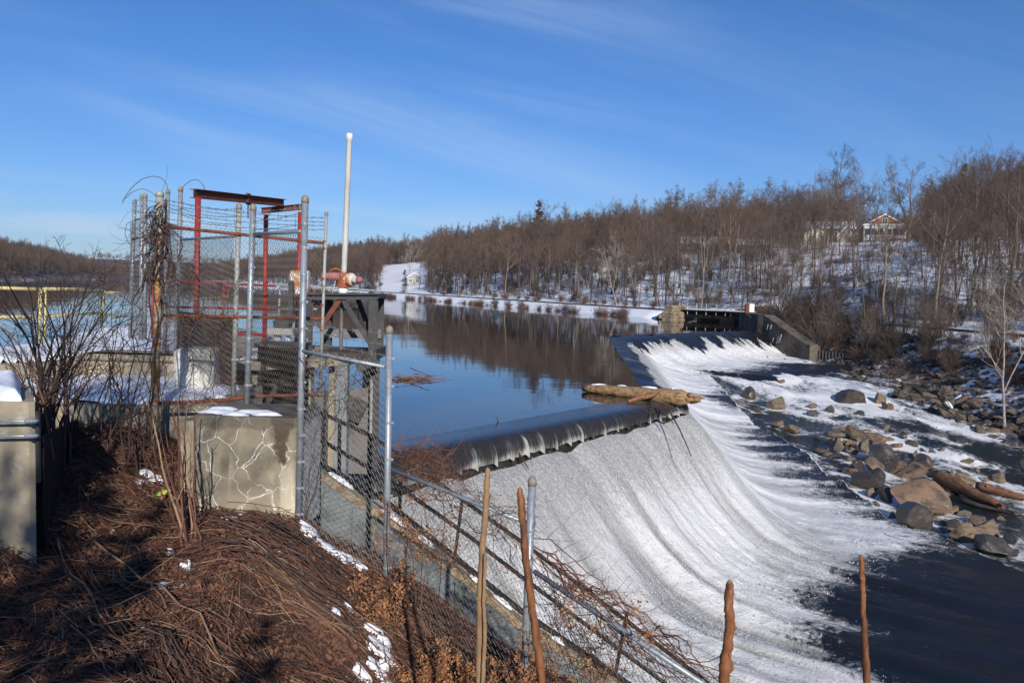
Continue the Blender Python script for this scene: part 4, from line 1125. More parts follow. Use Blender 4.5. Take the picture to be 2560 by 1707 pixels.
house('stone_garage', 'small stone building with a steep snowy roof beside the brick house', 'building', foot(2117, 619, 222), 5.2, 7, 3.0, 2.8, R(-18), MT['stone_wall'], SN, True, [('f', 0, 1.6, .9, 1.3)])
house('brown_house', 'brown flat fronted house with a snowy roof joined between stone garage and brick house', 'house', foot(2085, 614, 230) + [0, 3, .8], 12.5, 8, 4.2, 1.9, R(-16), MT['siding'], SN, False, [('f', x, 2.4, 1.5, 1.2) for x in (-3.5, 1, 4.5)])
house('grey_house', 'dark grey house hidden in the trees right of the tall pine', 'house', foot(2405, 636, 178), 10, 8, 4.4, 2.2, R(-25), MT['grey_paint'], MT['roofing'], False, [('f', x, z, 1.2, 1.3) for x in (-3, 0, 3) for z in (1.4, 3.4)])
# snow covered garden canopy
pc = foot(2300, 650, 180)
t = thing('canopy', 'snow covered garden canopy on the slope right of the brick house', 'canopy', pc)
for sx in (-2.7, 2.7):
    for sy in (0, 4.5):
        MB().rod(pc + [sx, sy, -2.5], pc + [sx, sy, 2.2], .09, 6).build('post', MT['girder'], t)
v = [pc + np.array(q) for q in ((-3.2, -.5, 2.1), (3.2, -.5, 2.1), (3.2, 5, 2.1), (-3.2, 5, 2.1), (-.3, 2.2, 4.1), (.3, 2.2, 4.1))]
MB().add(v, [(0, 1, 5, 4), (2, 3, 4, 5), (3, 2, 1, 0)], [(1, 2, 5), (3, 0, 4)]).build('roof', SN, t)
# shed by the track
ps = at(2282, 822, 112)
t = house('brick_shed', 'small red brick shed with blue graffiti behind the railway on the right', 'shed', ps, 5.6, 4.5, 2.3, .25, R(-12), MT['brick'], SN, False)
M = ZAX(R(-12)); gf = surf('blue_graffiti', (.06, .16, .28), .8, 0, [((.3, .33, .36), 3, .5, .62), ((.04, .05, .08), 6, .55, .68)])
MB().box(ps + M @ np.array([-1.5, -.012, .9]), (2.0, .02, 1.3), M).build('graffiti', gf, t)
MB().box(ps + M @ np.array([1.6, -.02, .75]), (.85, .05, 1.8), M).build('door', MT['siding'], t)

# rail bridge
bd = nrm(np.array([at(1889, 787, 107.5)[0] - at(1699, 776, 115.5)[0], 107.5 - 115.5]))
b0 = at(1699, 778, 115.5); b1 = at(1860, 788, 108.6); zt = 1.28
b0[2] = b1[2] = zt
bn = np.array([-bd[1], bd[0], 0]); bn = bn if bn[1] > 0 else -bn
t = thing('rail_bridge', 'black girder rail bridge with pale railing posts over the canal mouth', 'bridge', b0)
MB().ibeam(b0 + [0, 0, -.42], b1 + [0, 0, -.42], .35, .95, .04).build('girder', MT['girder'], t)
MB().ibeam(b0 + bn * 3.2 + [0, 0, -.42], b1 + bn * 3.2 + [0, 0, -.42], .35, .95, .04).build('girder', MT['girder'], t)
MB().beam(b0 + bn * 1.7 + [0, 0, .11], b1 + bn * 1.7 + [0, 0, .11], 4.6, .14).build('deck', MT['girder'], t)
MB().beam(b0 + bn * 2.6 + [0, 0, .22], b1 + bn * 2.6 + [0, 0, .22], 1.9, .08).build('snow_cover', SN, t)
ux = nrm(b1 - b0); Lb = np.linalg.norm(b1 - b0)
for fr_ in (.02, .155, .30, .45, .605, .745, .825, .97):
    q = b0 + ux * Lb * fr_ - bn * .42
    MB().box(q + [0, 0, .35], (.085, .07, 1.5)).build('railing_post', MT['galv_old'], t)
for hz_ in (.62, 1.05):
    MB().beam(b0 - bn * .34 + [0, 0, hz_], b1 - bn * .34 + [0, 0, hz_], .03, .05).build('rail', MT['galv_old'], t)
q = b1 - ux * 1.6 + bn * 1.7
MB().box((q[0], q[1], -.4), (3.2, 4.6, 2.2), ZAX(math.atan2(ux[1], ux[0]))).build('abutment', MT['girder'], t)  # black colour carries the shade under the deck
def ashlar(name, label, c, sx, sy, z0, z1, rot, steps=()):
    t = thing(name, label, 'stone pier', (c[0], c[1], z0))
    M = ZAX(rot); b = MB(); g = np.random.default_rng(3)
    z = z0; row = 0
    while z < z1 - .05:
        hh = .42; x = -sx / 2 + (.35 if row % 2 else 0) * 0
        w0 = sx * (1 - (.30 if (steps and z > z1 - .9) else 0))
        x = -sx / 2 + (sx - w0) * .55
        xe = x + w0
        while x < xe - .05:
            ww = min(g.uniform(.55, 1.0), xe - x)
            if xe - x - ww < .25: ww = xe - x
            b.bbox(np.array([c[0], c[1], z + hh / 2]) + M @ np.array([x + ww / 2, g.uniform(-.03, .03), 0]), (ww - .03, sy, hh - .03), .03, M)
            x += ww
        z += hh; row += 1
    b.build('masonry', MT['ashlar'], t)
    return t
ra = math.atan2(bd[1], bd[0])
q = at(1690, 800, 115); t = ashlar('stone_abutment', 'stepped tan stone abutment at the left end of the bridge', (q[0] - .2, q[1]), 2.0, 3.4, -.5, 1.7, ra, (1,))
MB().beam(np.array([q[0] - 2.4, q[1] + .4, .42]), np.array([q[0] + .0, q[1] + .2, .42]), 1.6, .5).build('footing', MT['ashlar'], t)
q = at(1761, 800, 116); ashlar('stone_pier', 'narrow tan stone pier standing in the water under the bridge', (q[0], q[1]), .66, 3.0, -.5, .75, ra)
q = at(1798, 802, 117.5); t = ashlar('stone_wall', 'tan stone wall with a snowy top seen through the right half of the bridge', (q[0], q[1]), 2.2, 2.5, -.5, .72, ra)
MB().bbox((q[0], q[1], .84), (2.3, 2.4, .14), .05, ZAX(ra)).build('snow_cover', SN, t)
for a_, b_ in (((1672, 1.05), 7),):
    pass
# right abutment with the sloping wing wall
w0, w1, w2, w3 = at(1848, 790, 95.5), at(1895, 790, 88.3), at(1908, 790, 87.6), at(2021, 866, 79.6)
t = thing('wing_wall', 'tall stained concrete wing wall sloping down beside the far end of the dam', 'concrete wall', (w1[0], w1[1], -4))
pts = [np.array([w0[0] + 4.3, w0[1] + 12.6, 1.7]), w0, w1, w2, w3]; tops = [1.2, 1.75, 1.75, 1.75, -.95]; b = MB()
cen = []
for i, p in enumerate(pts):
    a = pts[max(i - 1, 0)]; c = pts[min(i + 1, 4)]; dd = nrm((c - a)[:2]); cen.append(np.array([-dd[1], dd[0]]))
out = [(p[0], p[1]) for p in pts] + [(pts[i][0] + cen[i][0] * 1.3, pts[i][1] + cen[i][1] * 1.3) for i in (4, 3, 2, 1, 0)]
b.prism(out, -5, tops + tops[::-1])
b.build('wall', MT['concrete_dark'], t)
# end post of the wall
e3 = at(2023, 880, 79.3)
MB().bbox((e3[0] + .35, e3[1] + .2, -2.6), (.8, .9, 3.6), .04).build('end_pier', MT['concrete_dark'], t)
# graffiti marks on the wing wall
gm = surf('pale_paint_marks', (.42, .41, .38), .9)
b = MB()
dd = nrm((w3 - w2)); nn = np.array([dd[1], -dd[0], 0]); nn = nn if nn[1] < 0 else -nn; nn = nrm(nn * [1, 1, 0])
for k, (f_, z_, s_) in enumerate([(.36, -.35, .5), (.40, -.28, .38), (.43, .1, .3), (.12, .6, .35), (.2, .75, .3), (.26, -.5, .28)]):
    c = w2 + (w3 - w2) * f_; c = np.array([c[0], c[1], z_ - 1.0 * f_]) + nn * .02
    h_ = nrm(dd * [1, 1, 0])
    b.beam(c - h_ * s_ * .25 + [0, 0, -s_ * .8], c + h_ * s_ * .25 + [0, 0, s_ * .8], .02, .10, nn)
    if k < 2: b.beam(c - h_ * s_ * .6 + [0, 0, .1], c + h_ * s_ * .6 + [0, 0, -.05], .02, .09, nn)
b.build('paint_marks', gm, t)
# dark sheet piling right of the wall
q0, q1 = at(2030, 905, 80.5), at(2120, 925, 77)
b = MB(); nq = 22
for k in range(nq):
    c = q0 + (q1 - q0) * (k + .5) / nq; b.box((c[0], c[1] + (.12 if k % 2 else 0), -2.7), (np.linalg.norm(q1 - q0) / nq + .02, .2, 2.7))
tag(b.build('sheet_piling', MT['steel_dark'], loc=(q0[0], q0[1], -3)), 'dark rusty sheet piling at the waterline right of the wing wall', 'sheet piling')
# small gate stand on the abutment
g0 = at(1867, 787, 91); g0[2] = 1.75
t = thing('gate_stand', 'small rusty red gate stand on top of the abutment with a leaning strut', 'gate stand', g0)
MB().bbox(g0 + [0, 0, .55], (.42, .42, 1.1), .03).build('housing', MT['rustbeam'], t)
MB().rod(g0 + [0, 0, 1.1], g0 + [0, 0, 2.3], .05).build('stem', MT['girder'], t)
MB().beam(g0 + [-.2, -.75, .05], g0 + [1.5, -2.2, -1.9], .1, .14).beam(g0 + [.0, -.6, -3], g0 + [.0, -.6, .05], .12, .2).build('strut', MT['steel_dark'], t)
c0 = at(1876, 776, 94); c0[2] = 2.3
tag(MB().bbox(c0, (.75, .5, .95), .03).box(c0 + [0, -.26, .1], (.55, .02, .3)).build('white_cabinet', MT['white'], loc=c0), 'small white cabinet behind the rusty gate stand at the bridge end', 'cabinet')
for k, px_ in enumerate((1926, 1934, 1954)):
    q = at(px_, 790, 97); q[2] = 1.0
    tag(MB().rod(q, q + [0, 0, 1.1], .05, 6).rod(q + [0, 0, .98], q + [1.1, -.3, .96], .025, 5).build('fence_post', MT['galv_old'], loc=q), 'thin grey railing post beside the track just past the bridge', 'post', 'railing posts past the bridge')
# ------------------------------------------------------------------ concrete works on our bank
def snow_sheet(poly, z, amp=.05, th=.09, step=.12, name='snow', label='snow', edge=.25):
    poly = np.asarray(poly, float)
    x0, y0 = poly.min(0); x1, y1 = poly.max(0)
    X, Y = np.meshgrid(np.arange(x0, x1 + step, step), np.arange(y0, y1 + step, step), indexing='ij')
    inside = np.zeros(X.shape, bool); D = np.full(X.shape, 9.0)
    n = len(poly)
    for i in range(n):
        a, b_ = poly[i], poly[(i + 1) % n]
        c = ((a[1] > Y) != (b_[1] > Y)) & (X < (b_[0] - a[0]) * (Y - a[1]) / (b_[1] - a[1] + 1e-12) + a[0]); inside ^= c
        d_ = b_ - a; k = np.clip(((X - a[0]) * d_[0] + (Y - a[1]) * d_[1]) / (d_ @ d_), 0, 1)
        D = np.minimum(D, np.hypot(X - a[0] - k * d_[0], Y - a[1] - k * d_[1]))
    D = np.where(inside, D, -D)
    zz = (z(X, Y) if callable(z) else z) + th * np.sqrt(np.clip(D / edge, 0, 1)) + (fbm(X * 1.3 + 3, Y * 1.3, 4) - .5) * amp * 2 * np.clip(D / edge, 0, 1)
    zz = np.where(D < 0, zz - .06, zz)
    b = MB(); k = X.shape[1]
    b.grid(X, Y, zz)
    keep = D.ravel() > -step * .7
    q = b.Q[0]; b.Q[0] = q[keep[q].all(1)]
    o = b.build(name, MT['snow'], smooth=True)
    return stuff(o, label, 'snow')
# dike deck behind
dk = [(-12.0, 11.0), (-9.4, 12.2), (-8.25, 13.4), (-7.2, 14.9), (-5.3, 15.0), (-5.1, 19.2), (-7.5, 24), (-10.6, 28.5), (-12.6, 28.5), (-11.0, 21.2), (-9.95, 16.9), (-10.0, 15), (-10.6, 12)]
b = MB().prism(dk, -1, 2.5)
tag(b.build('concrete_dike', MT['concrete'], loc=(-8, 15, 2.4)), 'long pale concrete dike top running away beside the yellow railing', 'dike')
snow_sheet([(-11.9, 11.2), (-9.5, 12.25), (-8.4, 13.45), (-7.4, 14.85), (-6.0, 15.1), (-6.3, 17.2), (-8.3, 23), (-10.8, 28), (-12.3, 28), (-10.8, 21.2), (-9.75, 16.9), (-9.8, 15), (-10.5, 12)], 2.5, .06, .12, .15, label='smooth snow lying on the dike top')
# step and blocks in front of the dike
p1 = at(318, 905, 14.3)
tag(MB().bbox((-6.35, 14.35, 2.02), (1.9, .9, 1.3), .04).bbox((-6.4, 14.05, 2.62), (1.8, .5, .10), .03).build('concrete_step', MT['concrete'], loc=(-6.3, 14.3, 1.5)), 'blocky concrete step with a thin ledge below the snowy dike', 'concrete step')
lw = [(-8.2, 11.2), (-4.25, 11.55), (-4.2, 13.9), (-7.0, 14.8), (-8.35, 13.3)]
b = MB().prism(lw, 1.0, [2.17, 2.2, 2.2, 2.2, 2.2])
tag(b.build('low_wall', MT['concrete'], loc=(-6, 11.6, 1.5)), 'low tan concrete wall topped by a snowy ledge behind the bare shrub', 'concrete wall')
snow_sheet([(-8.1, 11.3), (-4.5, 11.66), (-4.35, 13.0), (-4.5, 13.8), (-7.0, 14.6), (-8.2, 13.25)], 2.2, .05, .10, label='snow on the ledge behind the bare shrub')
# white block
q = at(476, 990, 12.75)
tag(MB().bbox((q[0], q[1] + .3, 2.52), (.60, .62, .74), .05, ZAX(R(8))).build('white_block', MT['white_block'], loc=(q[0], q[1], 2.2)), 'rough white upright concrete block in the snow behind the fence', 'concrete block')
snow_sheet([(q[0] - .4, q[1] - .5), (q[0] + .35, q[1] - .55), (q[0] + .75, q[1] - .35), (q[0] + .45, q[1] + .1), (q[0] - .4, q[1] + .1)], 2.17, .06, .12, .06, label='snow drift at the foot of the white block')
# brown steel plate
a0, a1, a2, a3 = at(446, 985, 13.6), at(582, 990, 13.2), at(582, 797, 13.2), at(446, 777, 13.6)
th_ = np.array([.1, .6, 0]) * .05
b = MB().add([a0, a1, a2, a3, a0 + th_, a1 + th_, a2 + th_, a3 + th_], [(0, 1, 2, 3), (5, 4, 7, 6), (3, 2, 6, 7), (1, 5, 6, 2), (4, 0, 3, 7), (4, 5, 1, 0)])
tag(b.build('steel_plate', MT['plate'], loc=a0), 'large dark brown steel plate standing behind the white block', 'steel plate')

# cracked block with its recessed left shoulder
fl, fr = at(483, 1330, 9.25), at(742, 1330, 9.2)
W_ = fr[0] - fl[0]
org = np.array([fl[0], 9.22, 1.05])
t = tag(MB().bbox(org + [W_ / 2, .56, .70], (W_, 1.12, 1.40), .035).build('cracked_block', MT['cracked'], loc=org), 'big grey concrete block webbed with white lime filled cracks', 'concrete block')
MB().bbox(org + [-.16, .78, .62], (.34, .72, 1.28), .03).build('shoulder', MT['concrete'], t)
b = MB()
for x_, y_, s_ in ((.22, .25, .17), (.42, .10, .10), (.55, .32, .16), (.75, .18, .12), (.15, .5, .12)):
    c = org + [x_ * W_ / 1.1, y_, 1.40]
    g = np.random.default_rng(int(x_ * 100)); aa = np.linspace(0, 6.28, 13)[:-1]
    rr = s_ * g.uniform(.6, 1.2, 12)
    ring0 = np.stack([c[0] + np.cos(aa) * rr * 1.5, c[1] + np.sin(aa) * rr * .8, np.full(12, c[2] + .004)], 1)
    ring1 = ring0 * 1; ring1[:, :2] = c[:2] + (ring0[:, :2] - c[:2]) * .6; ring1[:, 2] += .028
    n0 = 0
    b.add(np.concatenate([ring0, ring1, [c + [0, 0, .036]]]), [(j, (j + 1) % 12, 12 + (j + 1) % 12, 12 + j) for j in range(12)], [(24, 12 + j, 12 + (j + 1) % 12) for j in range(12)])
stuff(b.build('snow', MT['snow'], smooth=True), 'thin snow scraps on top of the cracked block', 'snow')

# near pier at the left edge with its anchor rods
pr_ = at(85, 1437, 7.0)
t = tag(MB().prism([(pr_[0] - 2.0, 7.0), (pr_[0] - .03, 7.0), (pr_[0], 7.04), (pr_[0] - .56, 7.9), (pr_[0] - 2.0, 7.9)], .8, 2.9).build('concrete_pier', MT['concrete'], loc=(pr_[0] - .6, 7, 1)), 'tan concrete pier with a snow cap at the left edge', 'concrete pier')
zt_ = 2.91
X, Y = np.meshgrid(np.linspace(pr_[0] - 1.9, pr_[0] - .16, 40), np.linspace(7.0, 7.88, 24), indexing='ij')
rt_ = pr_[0] - .05 - .56 * (Y - 7.0) / .88
X = X.min() + (X - X.min()) * (rt_ - X.min()) / (X.max() - X.min())
dd = np.minimum(np.minimum(X - X.min(), rt_ - X), np.minimum(Y - 7.0, 7.88 - Y))
Z = zt_ - .03 + .30 * np.clip(dd / .10, 0, 1) ** .5 * (.82 + .5 * (fbm(X * 2.2, Y * 2.2, 3) - .5)) - .05 * (X - X.min())
stuff(MB().grid(X, Y, Z).build('snow', MT['snow'], smooth=True), 'thick snow cap on the concrete pier at the left edge', 'snow')
wa, wb = at(92, 1300, 7.2), at(188, 1090, 11.3)
MB().prism([(wa[0], wa[1]), (wa[0] + .05, wa[1] + .03), (wb[0] + .05, wb[1]), (wb[0], wb[1])], .8, [2.55, 2.55, 2.0, 2.0]).build('pier_shade_plate', MT['girder'], t)  # black sheet added for the shade along the pier's side
st = at(92, 1020, 6.95)
tag(MB().bbox((st[0] - .005, 6.975, 2.52), (.03, .04, .62), .008).build('steel_strip', MT['steel_dark'], loc=(st[0], 6.9, 2.1)), 'narrow dark steel strip on the corner of the left pier', 'steel strip')
for k, (y_, lb) in enumerate(((1052, 'upper silvery anchor rod with a clamp across the left pier'), (1089, 'lower silvery anchor rod with a clamp across the left pier'))):
    a, e = at(-40, y_ + 2, 6.86), at(94, y_, 6.86)
    t = tag(MB().rod(a, e, .013, 8).build('anchor_rod', MT['galv'], loc=a, smooth=True), lb, 'steel rod', 'anchor rods on the left pier')
    d_ = nrm(e - a)
    MB().lathe(e - d_ * .11, e, [(0, .012), (.012, .022), (.05, .024), (.10, .022), (.12, .012)], 10).build('clamp', MT['galv'], t, smooth=True)

# ------------------------------------------------------------------ yellow railing
def pipe_rail(name, label, d0, segs, mt, r=.028):
    t = thing(name, label, 'railing', d0)
    for a, b_, nm in segs: MB().rod(a, b_, r, 8).build(nm, mt, t, smooth=True)
    return t
YL = MT['yellow']
pa = lambda px_, py_, d_: at(px_, py_, d_)
l0, l1 = pa(-70, 716, 15.6), pa(101, 723, 16.9)
t = pipe_rail('yellow_railing', 'yellow pipe railing frame at the left edge of the picture', pa(98, 858, 16.9), [
    (pa(101, 723, 16.9), pa(96, 858, 16.9), 'post'), (pa(-70, 718, 16), pa(101, 723, 16.9), 'rail'), (pa(-70, 794, 16), pa(98, 791, 16.9), 'rail')], YL, .036)
t = pipe_rail('yellow_railing', 'yellow pipe railing frame between the doubled posts and the grey fence', pa(112, 858, 17.1), [
    (pa(112, 724, 17.1), pa(112, 858, 17.1), 'post'), (pa(256, 723, 21), pa(254, 832, 21), 'post'), (pa(110, 722, 17.1), pa(256, 724, 21), 'rail'), (pa(112, 791, 17.1), pa(255, 783, 21), 'rail'),
    (pa(256, 730, 21), pa(330, 735, 26), 'rail'), (pa(256, 787, 21), pa(328, 792, 26), 'rail')], YL, .034)

# ------------------------------------------------------------------ red hoist frame and red railing
RD = MT['red']
bl, br_ = pa(487, 484, 15.6), pa(705, 507, 19.6)
t = thing('hoist_frame', 'red lifting frame with rusty beams and a chain behind the fence', 'hoist frame', pa(495, 860, 15.6))
c0 = pa(495, 494, 15.6); f0 = np.array([pa(490, 776, 15.6)[0], 15.6, 2.4]); MB().rod(f0, c0, .055, 12).build('column', RD, t, smooth=True)
for (x0, y0, x1, y1) in ((665, 536, 661, 862), (751, 530, 741, 870)):
    MB().rod(pa(x1, y1, 19.6), pa(x0, y0, 19.6), .055, 12).build('column', RD, t, smooth=True)
ib = nrm(br_ - bl)
MB().ibeam(bl - ib * .05, br_ + ib * .1, .15, .17, .014).build('beam', MT['rustbeam'], t)
MB().ibeam(pa(654, 527, 19.6), pa(757, 517, 19.6), .13, .13, .014).build('beam', MT['rustbeam'], t)
hk = bl + (br_ - bl) * .56
b = MB()
b.box(hk + [0, 0, .0], (.05, .2, .24))
for k in range(5):
    a = np.linspace(0, 6.28, 9); c = hk + [0, -.02, -.16 - k * .055]
    u_ = np.array([1.0, 0, 0]) if k % 2 else np.array([0, 1.0, 0])
    b.tube(np.array([c + u_ * math.cos(q) * .018 + np.array([0, 0, math.sin(q) * .034]) for q in a]), .008, 5, False)
b.build('chain', MT['rustbeam'], t)
t = pipe_rail('red_railing', 'faded red pipe railing running behind the wire enclosure', pa(520, 860, 18.6), [
    (pa(363, 700, 18.4), pa(690, 715, 19.0), 'rail'), (pa(363, 766, 18.4), pa(690, 773, 19.0), 'rail'), (pa(588, 836, 18.7), pa(668, 837, 18.9), 'rail'),
    (pa(382, 700, 18.4), pa(380, 850, 18.4), 'post'), (pa(560, 710, 18.7), pa(556, 850, 18.7), 'post')], MT['red'], .028)

# ------------------------------------------------------------------ gate hoist on its steel stand
GD = 17.0
sd, sg = MT['steel_dark'], MT['steel_grey']
g0 = pa(856, 890, GD)
t = thing('gate_hoist', 'dark steel gate stand carrying a rusty orange actuator and a tall grey stem pipe', 'gate hoist', g0)
zz = lambda px_, py_, dd=0: pa(px_, py_, GD + dd)
bk = np.array([0, 1.15, 0])
fr_ = MB()
fr_.ibeam(zz(770, 742), zz(945, 742), .18, .11, .014)
fr_.ibeam(zz(770, 742) + bk, zz(945, 742) + bk, .18, .11, .014)
fr_.beam(zz(773, 741), zz(773, 741) + bk, .1, .08); fr_.beam(zz(940, 741), zz(940, 741) + bk, .1, .08)
fr_.build('top_frame', sd, t)
MB().box((zz(770, 736) + zz(946, 736)) / 2 + bk / 2 + [0, 0, .015], (np.linalg.norm(zz(946, 736) - zz(770, 736)), 1.3, .02)).build('top_plate', sd, t)
for a_, b_, o in (((934, 749), (932, 884), 0), ((771, 749), (768, 890), 0), ((927, 749), (925, 884), 1), ((790, 749), (787, 884), 1)):
    MB().ibeam(zz(*b_) + bk * o, zz(*a_) + bk * o, .17, .17, .016, (0, 1, 0)).build('column', sd, t)
MB().beam(zz(858, 748), zz(934, 872), .10, .07, (0, 1, 0)).build('brace', sd, t)
MB().beam(zz(868, 748) + bk, zz(912, 866) + bk, .10, .07, (0, 1, 0)).build('brace', sd, t)
MB().beam(zz(851, 747), zz(800, 822), .10, .07, (0, 1, 0)).build('brace', MT['rustbeam'], t)
MB().beam(zz(774, 840) + bk * .9, zz(934, 842) + bk * .9, .08, .19).build('cross_beam', sg, t)
MB().beam(zz(772, 758) , zz(790, 758) + bk, .06, .1).build('cross_beam', sd, t)
# lower platform and its bracket
MB().box((zz(806, 886) + zz(945, 886)) / 2 + bk * .4, (1.14, 1.5, .13)).build('platform', MT['plate'], t)
MB().beam(zz(944, 886) - [0, .35, 0], zz(944, 886) + bk, .06, .2).beam(zz(900, 918) - [0, .3, .0], zz(948, 893) - [0, .3, 0], .06, .2).build('bracket', sd, t)
MB().beam(zz(852, 1190), zz(856, 912), .26, .26, (0, 1, 0)).box(zz(856, 909), (.32, .32, .06)).build('pedestal', MT['concrete_grey'], t)
MB().ibeam(zz(924, 1190) + bk * .4, zz(928, 895) + bk * .4, .18, .18, .016, (0, 1, 0)).build('lower_leg', sd, t)
MB().rod(zz(925, 1190, -.15), zz(929, 948, -.15), .032).build('pipe', MT['galv_old'], t)
MB().beam(zz(758, 1060) + bk * .0, zz(760, 912), .36, .30, (0, 1, 0)).build('pier', MT['concrete'], t)
# sheet below
c1, c2, c3, c4 = zz(778, 1180, .5), zz(930, 1185, .5), zz(930, 968, .5), zz(778, 980, .5)
MB().add([c1, c2, c3, c4] + [c + np.array([0, .04, 0]) for c in (c1, c2, c3, c4)], [(0, 1, 2, 3), (5, 4, 7, 6), (3, 2, 6, 7), (1, 5, 6, 2), (4, 0, 3, 7)]).build('skirt_plate', sg, t)
fr_ = MB(); fr_.beam(zz(905, 1000, .3), zz(880, 1050, .3), .05, .3).beam(zz(812, 1030, .3), zz(822, 1160, .3), .1, .2); fr_.build('stiffener', sd, t)
# actuator
ax = zz(858, 690, .35)
bodyr = .115
act = MB().lathe(zz(858, 718, .35), zz(860, 680, .35), [(0, .15), (.025, .15), (.03, bodyr), (.17, bodyr), (.18, .125), (.26, .125), (.30, .10)], 20).build('actuator_body', MT['rust_orange'], t, smooth=False)
MB().lathe(zz(857, 736, .35), zz(858, 718, .35), [(0, .10), (.15, .10)], 18).build('sleeve', MT['white'], t, smooth=True)
MB().lathe(zz(857, 738.5, .35), zz(857, 735, .35), [(0, .26), (.025, .26)], 20).build('base_plate', MT['rust_orange'], t)
m0, m1 = zz(848, 692, .35), zz(812, 690, .30)
MB().lathe(m0, m1, [(0, .10), (.02, .10), (.025, .085), (.17, .085), (.18, .095), (.2, .095), (.22, .075), (.30, .07), (.33, .04)], 18).build('motor', MT['red_grey'], t, smooth=False)
MB().lathe(zz(814, 690, .30), zz(806, 690, .28), [(0, .07), (.06, .07), (.09, .04)], 14).build('motor_cap', MT['rust_white'], t)
h0 = zz(872, 698, .30)
MB().lathe(h0, zz(892, 700, .12), [(0, .10), (.03, .13), (.08, .135), (.11, .12), (.13, .06), (.17, .05), (.18, .075), (.28, .075), (.30, .05), (.33, .045)], 18).build('hand_drive', MT['rust_white'], t, smooth=False)
MB().lathe(zz(894, 700, .10), zz(906, 699, .02), [(0, .07), (.07, .075), (.1, .06), (.13, .03)], 14).build('drive_cap', MT['red_grey'], t)
b = MB(); cv = [zz(823, 681, .3), zz(828, 674, .3), zz(840, 671, .3), zz(850, 675, .32), zz(853, 682, .34)]
b.tube(cv, .018, 7); b.build('conduit', MT['rust_orange'], t, smooth=True)
b = MB(); b.tube([zz(838, 702, .3), zz(836, 715, .25), zz(832, 728, .22), zz(829, 735, .22)], .016, 7); b.build('conduit', MT['galv_old'], t, smooth=True)
MB().lathe(zz(860, 682, .35), zz(874, 337, .35), [(0, .058), (.06, .058), (2.72, .056), (2.74, .068), (2.80, .068)], 18).build('stem_pipe', MT['pvc'], t, smooth=True)
e_ = zz(873.6, 342, .35)
MB().lathe(e_ - [0, 0, .02], e_ + [.002, 0, .1], [(0, .066), (.07, .066), (.085, .05)], 16).build('pipe_cap', MT['white'], t)
stm = MB().lathe(zz(852, 882, .35), zz(855, 742, .35), [(0, .036)] + [(q, .036 + .006 * (k % 2)) for k, q in enumerate(np.linspace(.05, 1.1, 18))] + [(1.16, .04)], 12)
stm.build('stem', sg, t, smooth=True)
fc = bpy.data.curves.new('digit', 'FONT'); fc.body = '9'; fc.size = .15; fc.extrude = .004; fc.align_x = 'CENTER'
fo = bpy.data.objects.new('digit_curve', fc); COL.objects.link(fo); bpy.context.view_layer.update()
me = bpy.data.meshes.new_from_object(fo.evaluated_get(bpy.context.evaluated_depsgraph_get())); bpy.data.objects.remove(fo)
fo = bpy.data.objects.new('digit', me); COL.objects.link(fo); me.materials.clear(); me.materials.append(MT['white']); fo.parent = t
q = zz(868, 706, .35) - np.array([0, .146, 0]) - g0
fo.location = [float(c) for c in q + [-.02, .01, .0]]; fo.rotation_euler = (R(90), 0, R(24))
# pale railing behind the hoist
pipe_rail('grey_railing', 'pale grey pipe railing behind the gate hoist over the pond', pa(898, 826, 18.6), [
    (pa(897, 722, 18.6), pa(896, 836, 18.6), 'post'), (pa(700, 717, 18.8), pa(897, 722, 18.6), 'rail'), (pa(700, 773, 18.8), pa(897, 773, 18.6), 'rail'),
    (pa(700, 717, 18.8), pa(696, 812, 18.8), 'post')], MT['galv_old'], .024)
# walkway under the rails with snow
w_a = pa(590, 880, 18.2)
wk = [(-7.0, 15.3), (-4.75, 15.6), (-3.4, 17.0), (-2.95, 19.3), (-5.2, 20.2), (-7.0, 19)]
b = MB().prism(wk, 2.28, 2.44)
for (x, y) in ((-3.7, 17.3), (-3.3, 19.0), (-4.9, 16.0), (-5.0, 19.8)): b.box((x, y, .9), (.22, .22, 2.76))
tag(b.build('walkway', MT['concrete'], loc=(-5, 17, 2.3)), 'narrow concrete walkway on piles behind the wire enclosure', 'walkway')
snow_sheet([(-6.6, 15.6), (-5.2, 15.9), (-4.3, 16.6), (-4.2, 17.6), (-4.9, 18.4), (-6.2, 18.6)], 2.44, .03, .05, .1, label='trampled snow on the walkway behind the red frame')
# rusty control box on a post
cb = pa(750, 706, 18.0)
t = thing('control_box', 'rust streaked white control box on a post behind the tall fence post', 'control box', pa(750, 810, 18))
MB().bbox(cb, (.40, .22, .52), .015).build('cabinet', MT['rust_white'], t)
MB().box(cb + [.0, -.115, 0], (.36, .015, .47)).build('door', MT['rust_white'], t)
MB().rod(cb + [0, .02, -1.3], cb + [0, .02, -.26], .04).build('post', sd, t)
# dark gearbox machinery and the black gate box
mb0 = pa(706, 828, 17.4)
t = thing('gear_case', 'grey gear case on legs between the red columns', 'machine', mb0)
MB().bbox(mb0 + [0, 0, .0], (.56, .4, .15), .02).build('casing', MT['grey_paint'], t)
MB().bbox(mb0 + [.02, -.05, .16], (.34, .3, .17), .03).build('lid', sd, t)
MB().lathe(mb0 + [-.1, 0, -.38], mb0 + [-.1, 0, -.08], [(0, .09), (.3, .09)], 12).build('column', MT['galv_old'], t)
MB().lathe(mb0 + [.12, 0, -.38], mb0 + [.12, 0, -.08], [(0, .05), (.3, .05)], 12).build('column', MT['white'], t)
b = MB(); b.box(mb0 + [-.2, .1, .5], (.28, .06, .06)).box(mb0 + [.15, .1, .62], (.1, .1, .9)).box(mb0 + [-.05, .12, .72], (.5, .05, .08)); b.build('guard', sd, t)
k0 = pa(643, 995, 15.6); k1 = pa(744, 995, 15.6); zt2 = pa(690, 868, 15.6)[2]
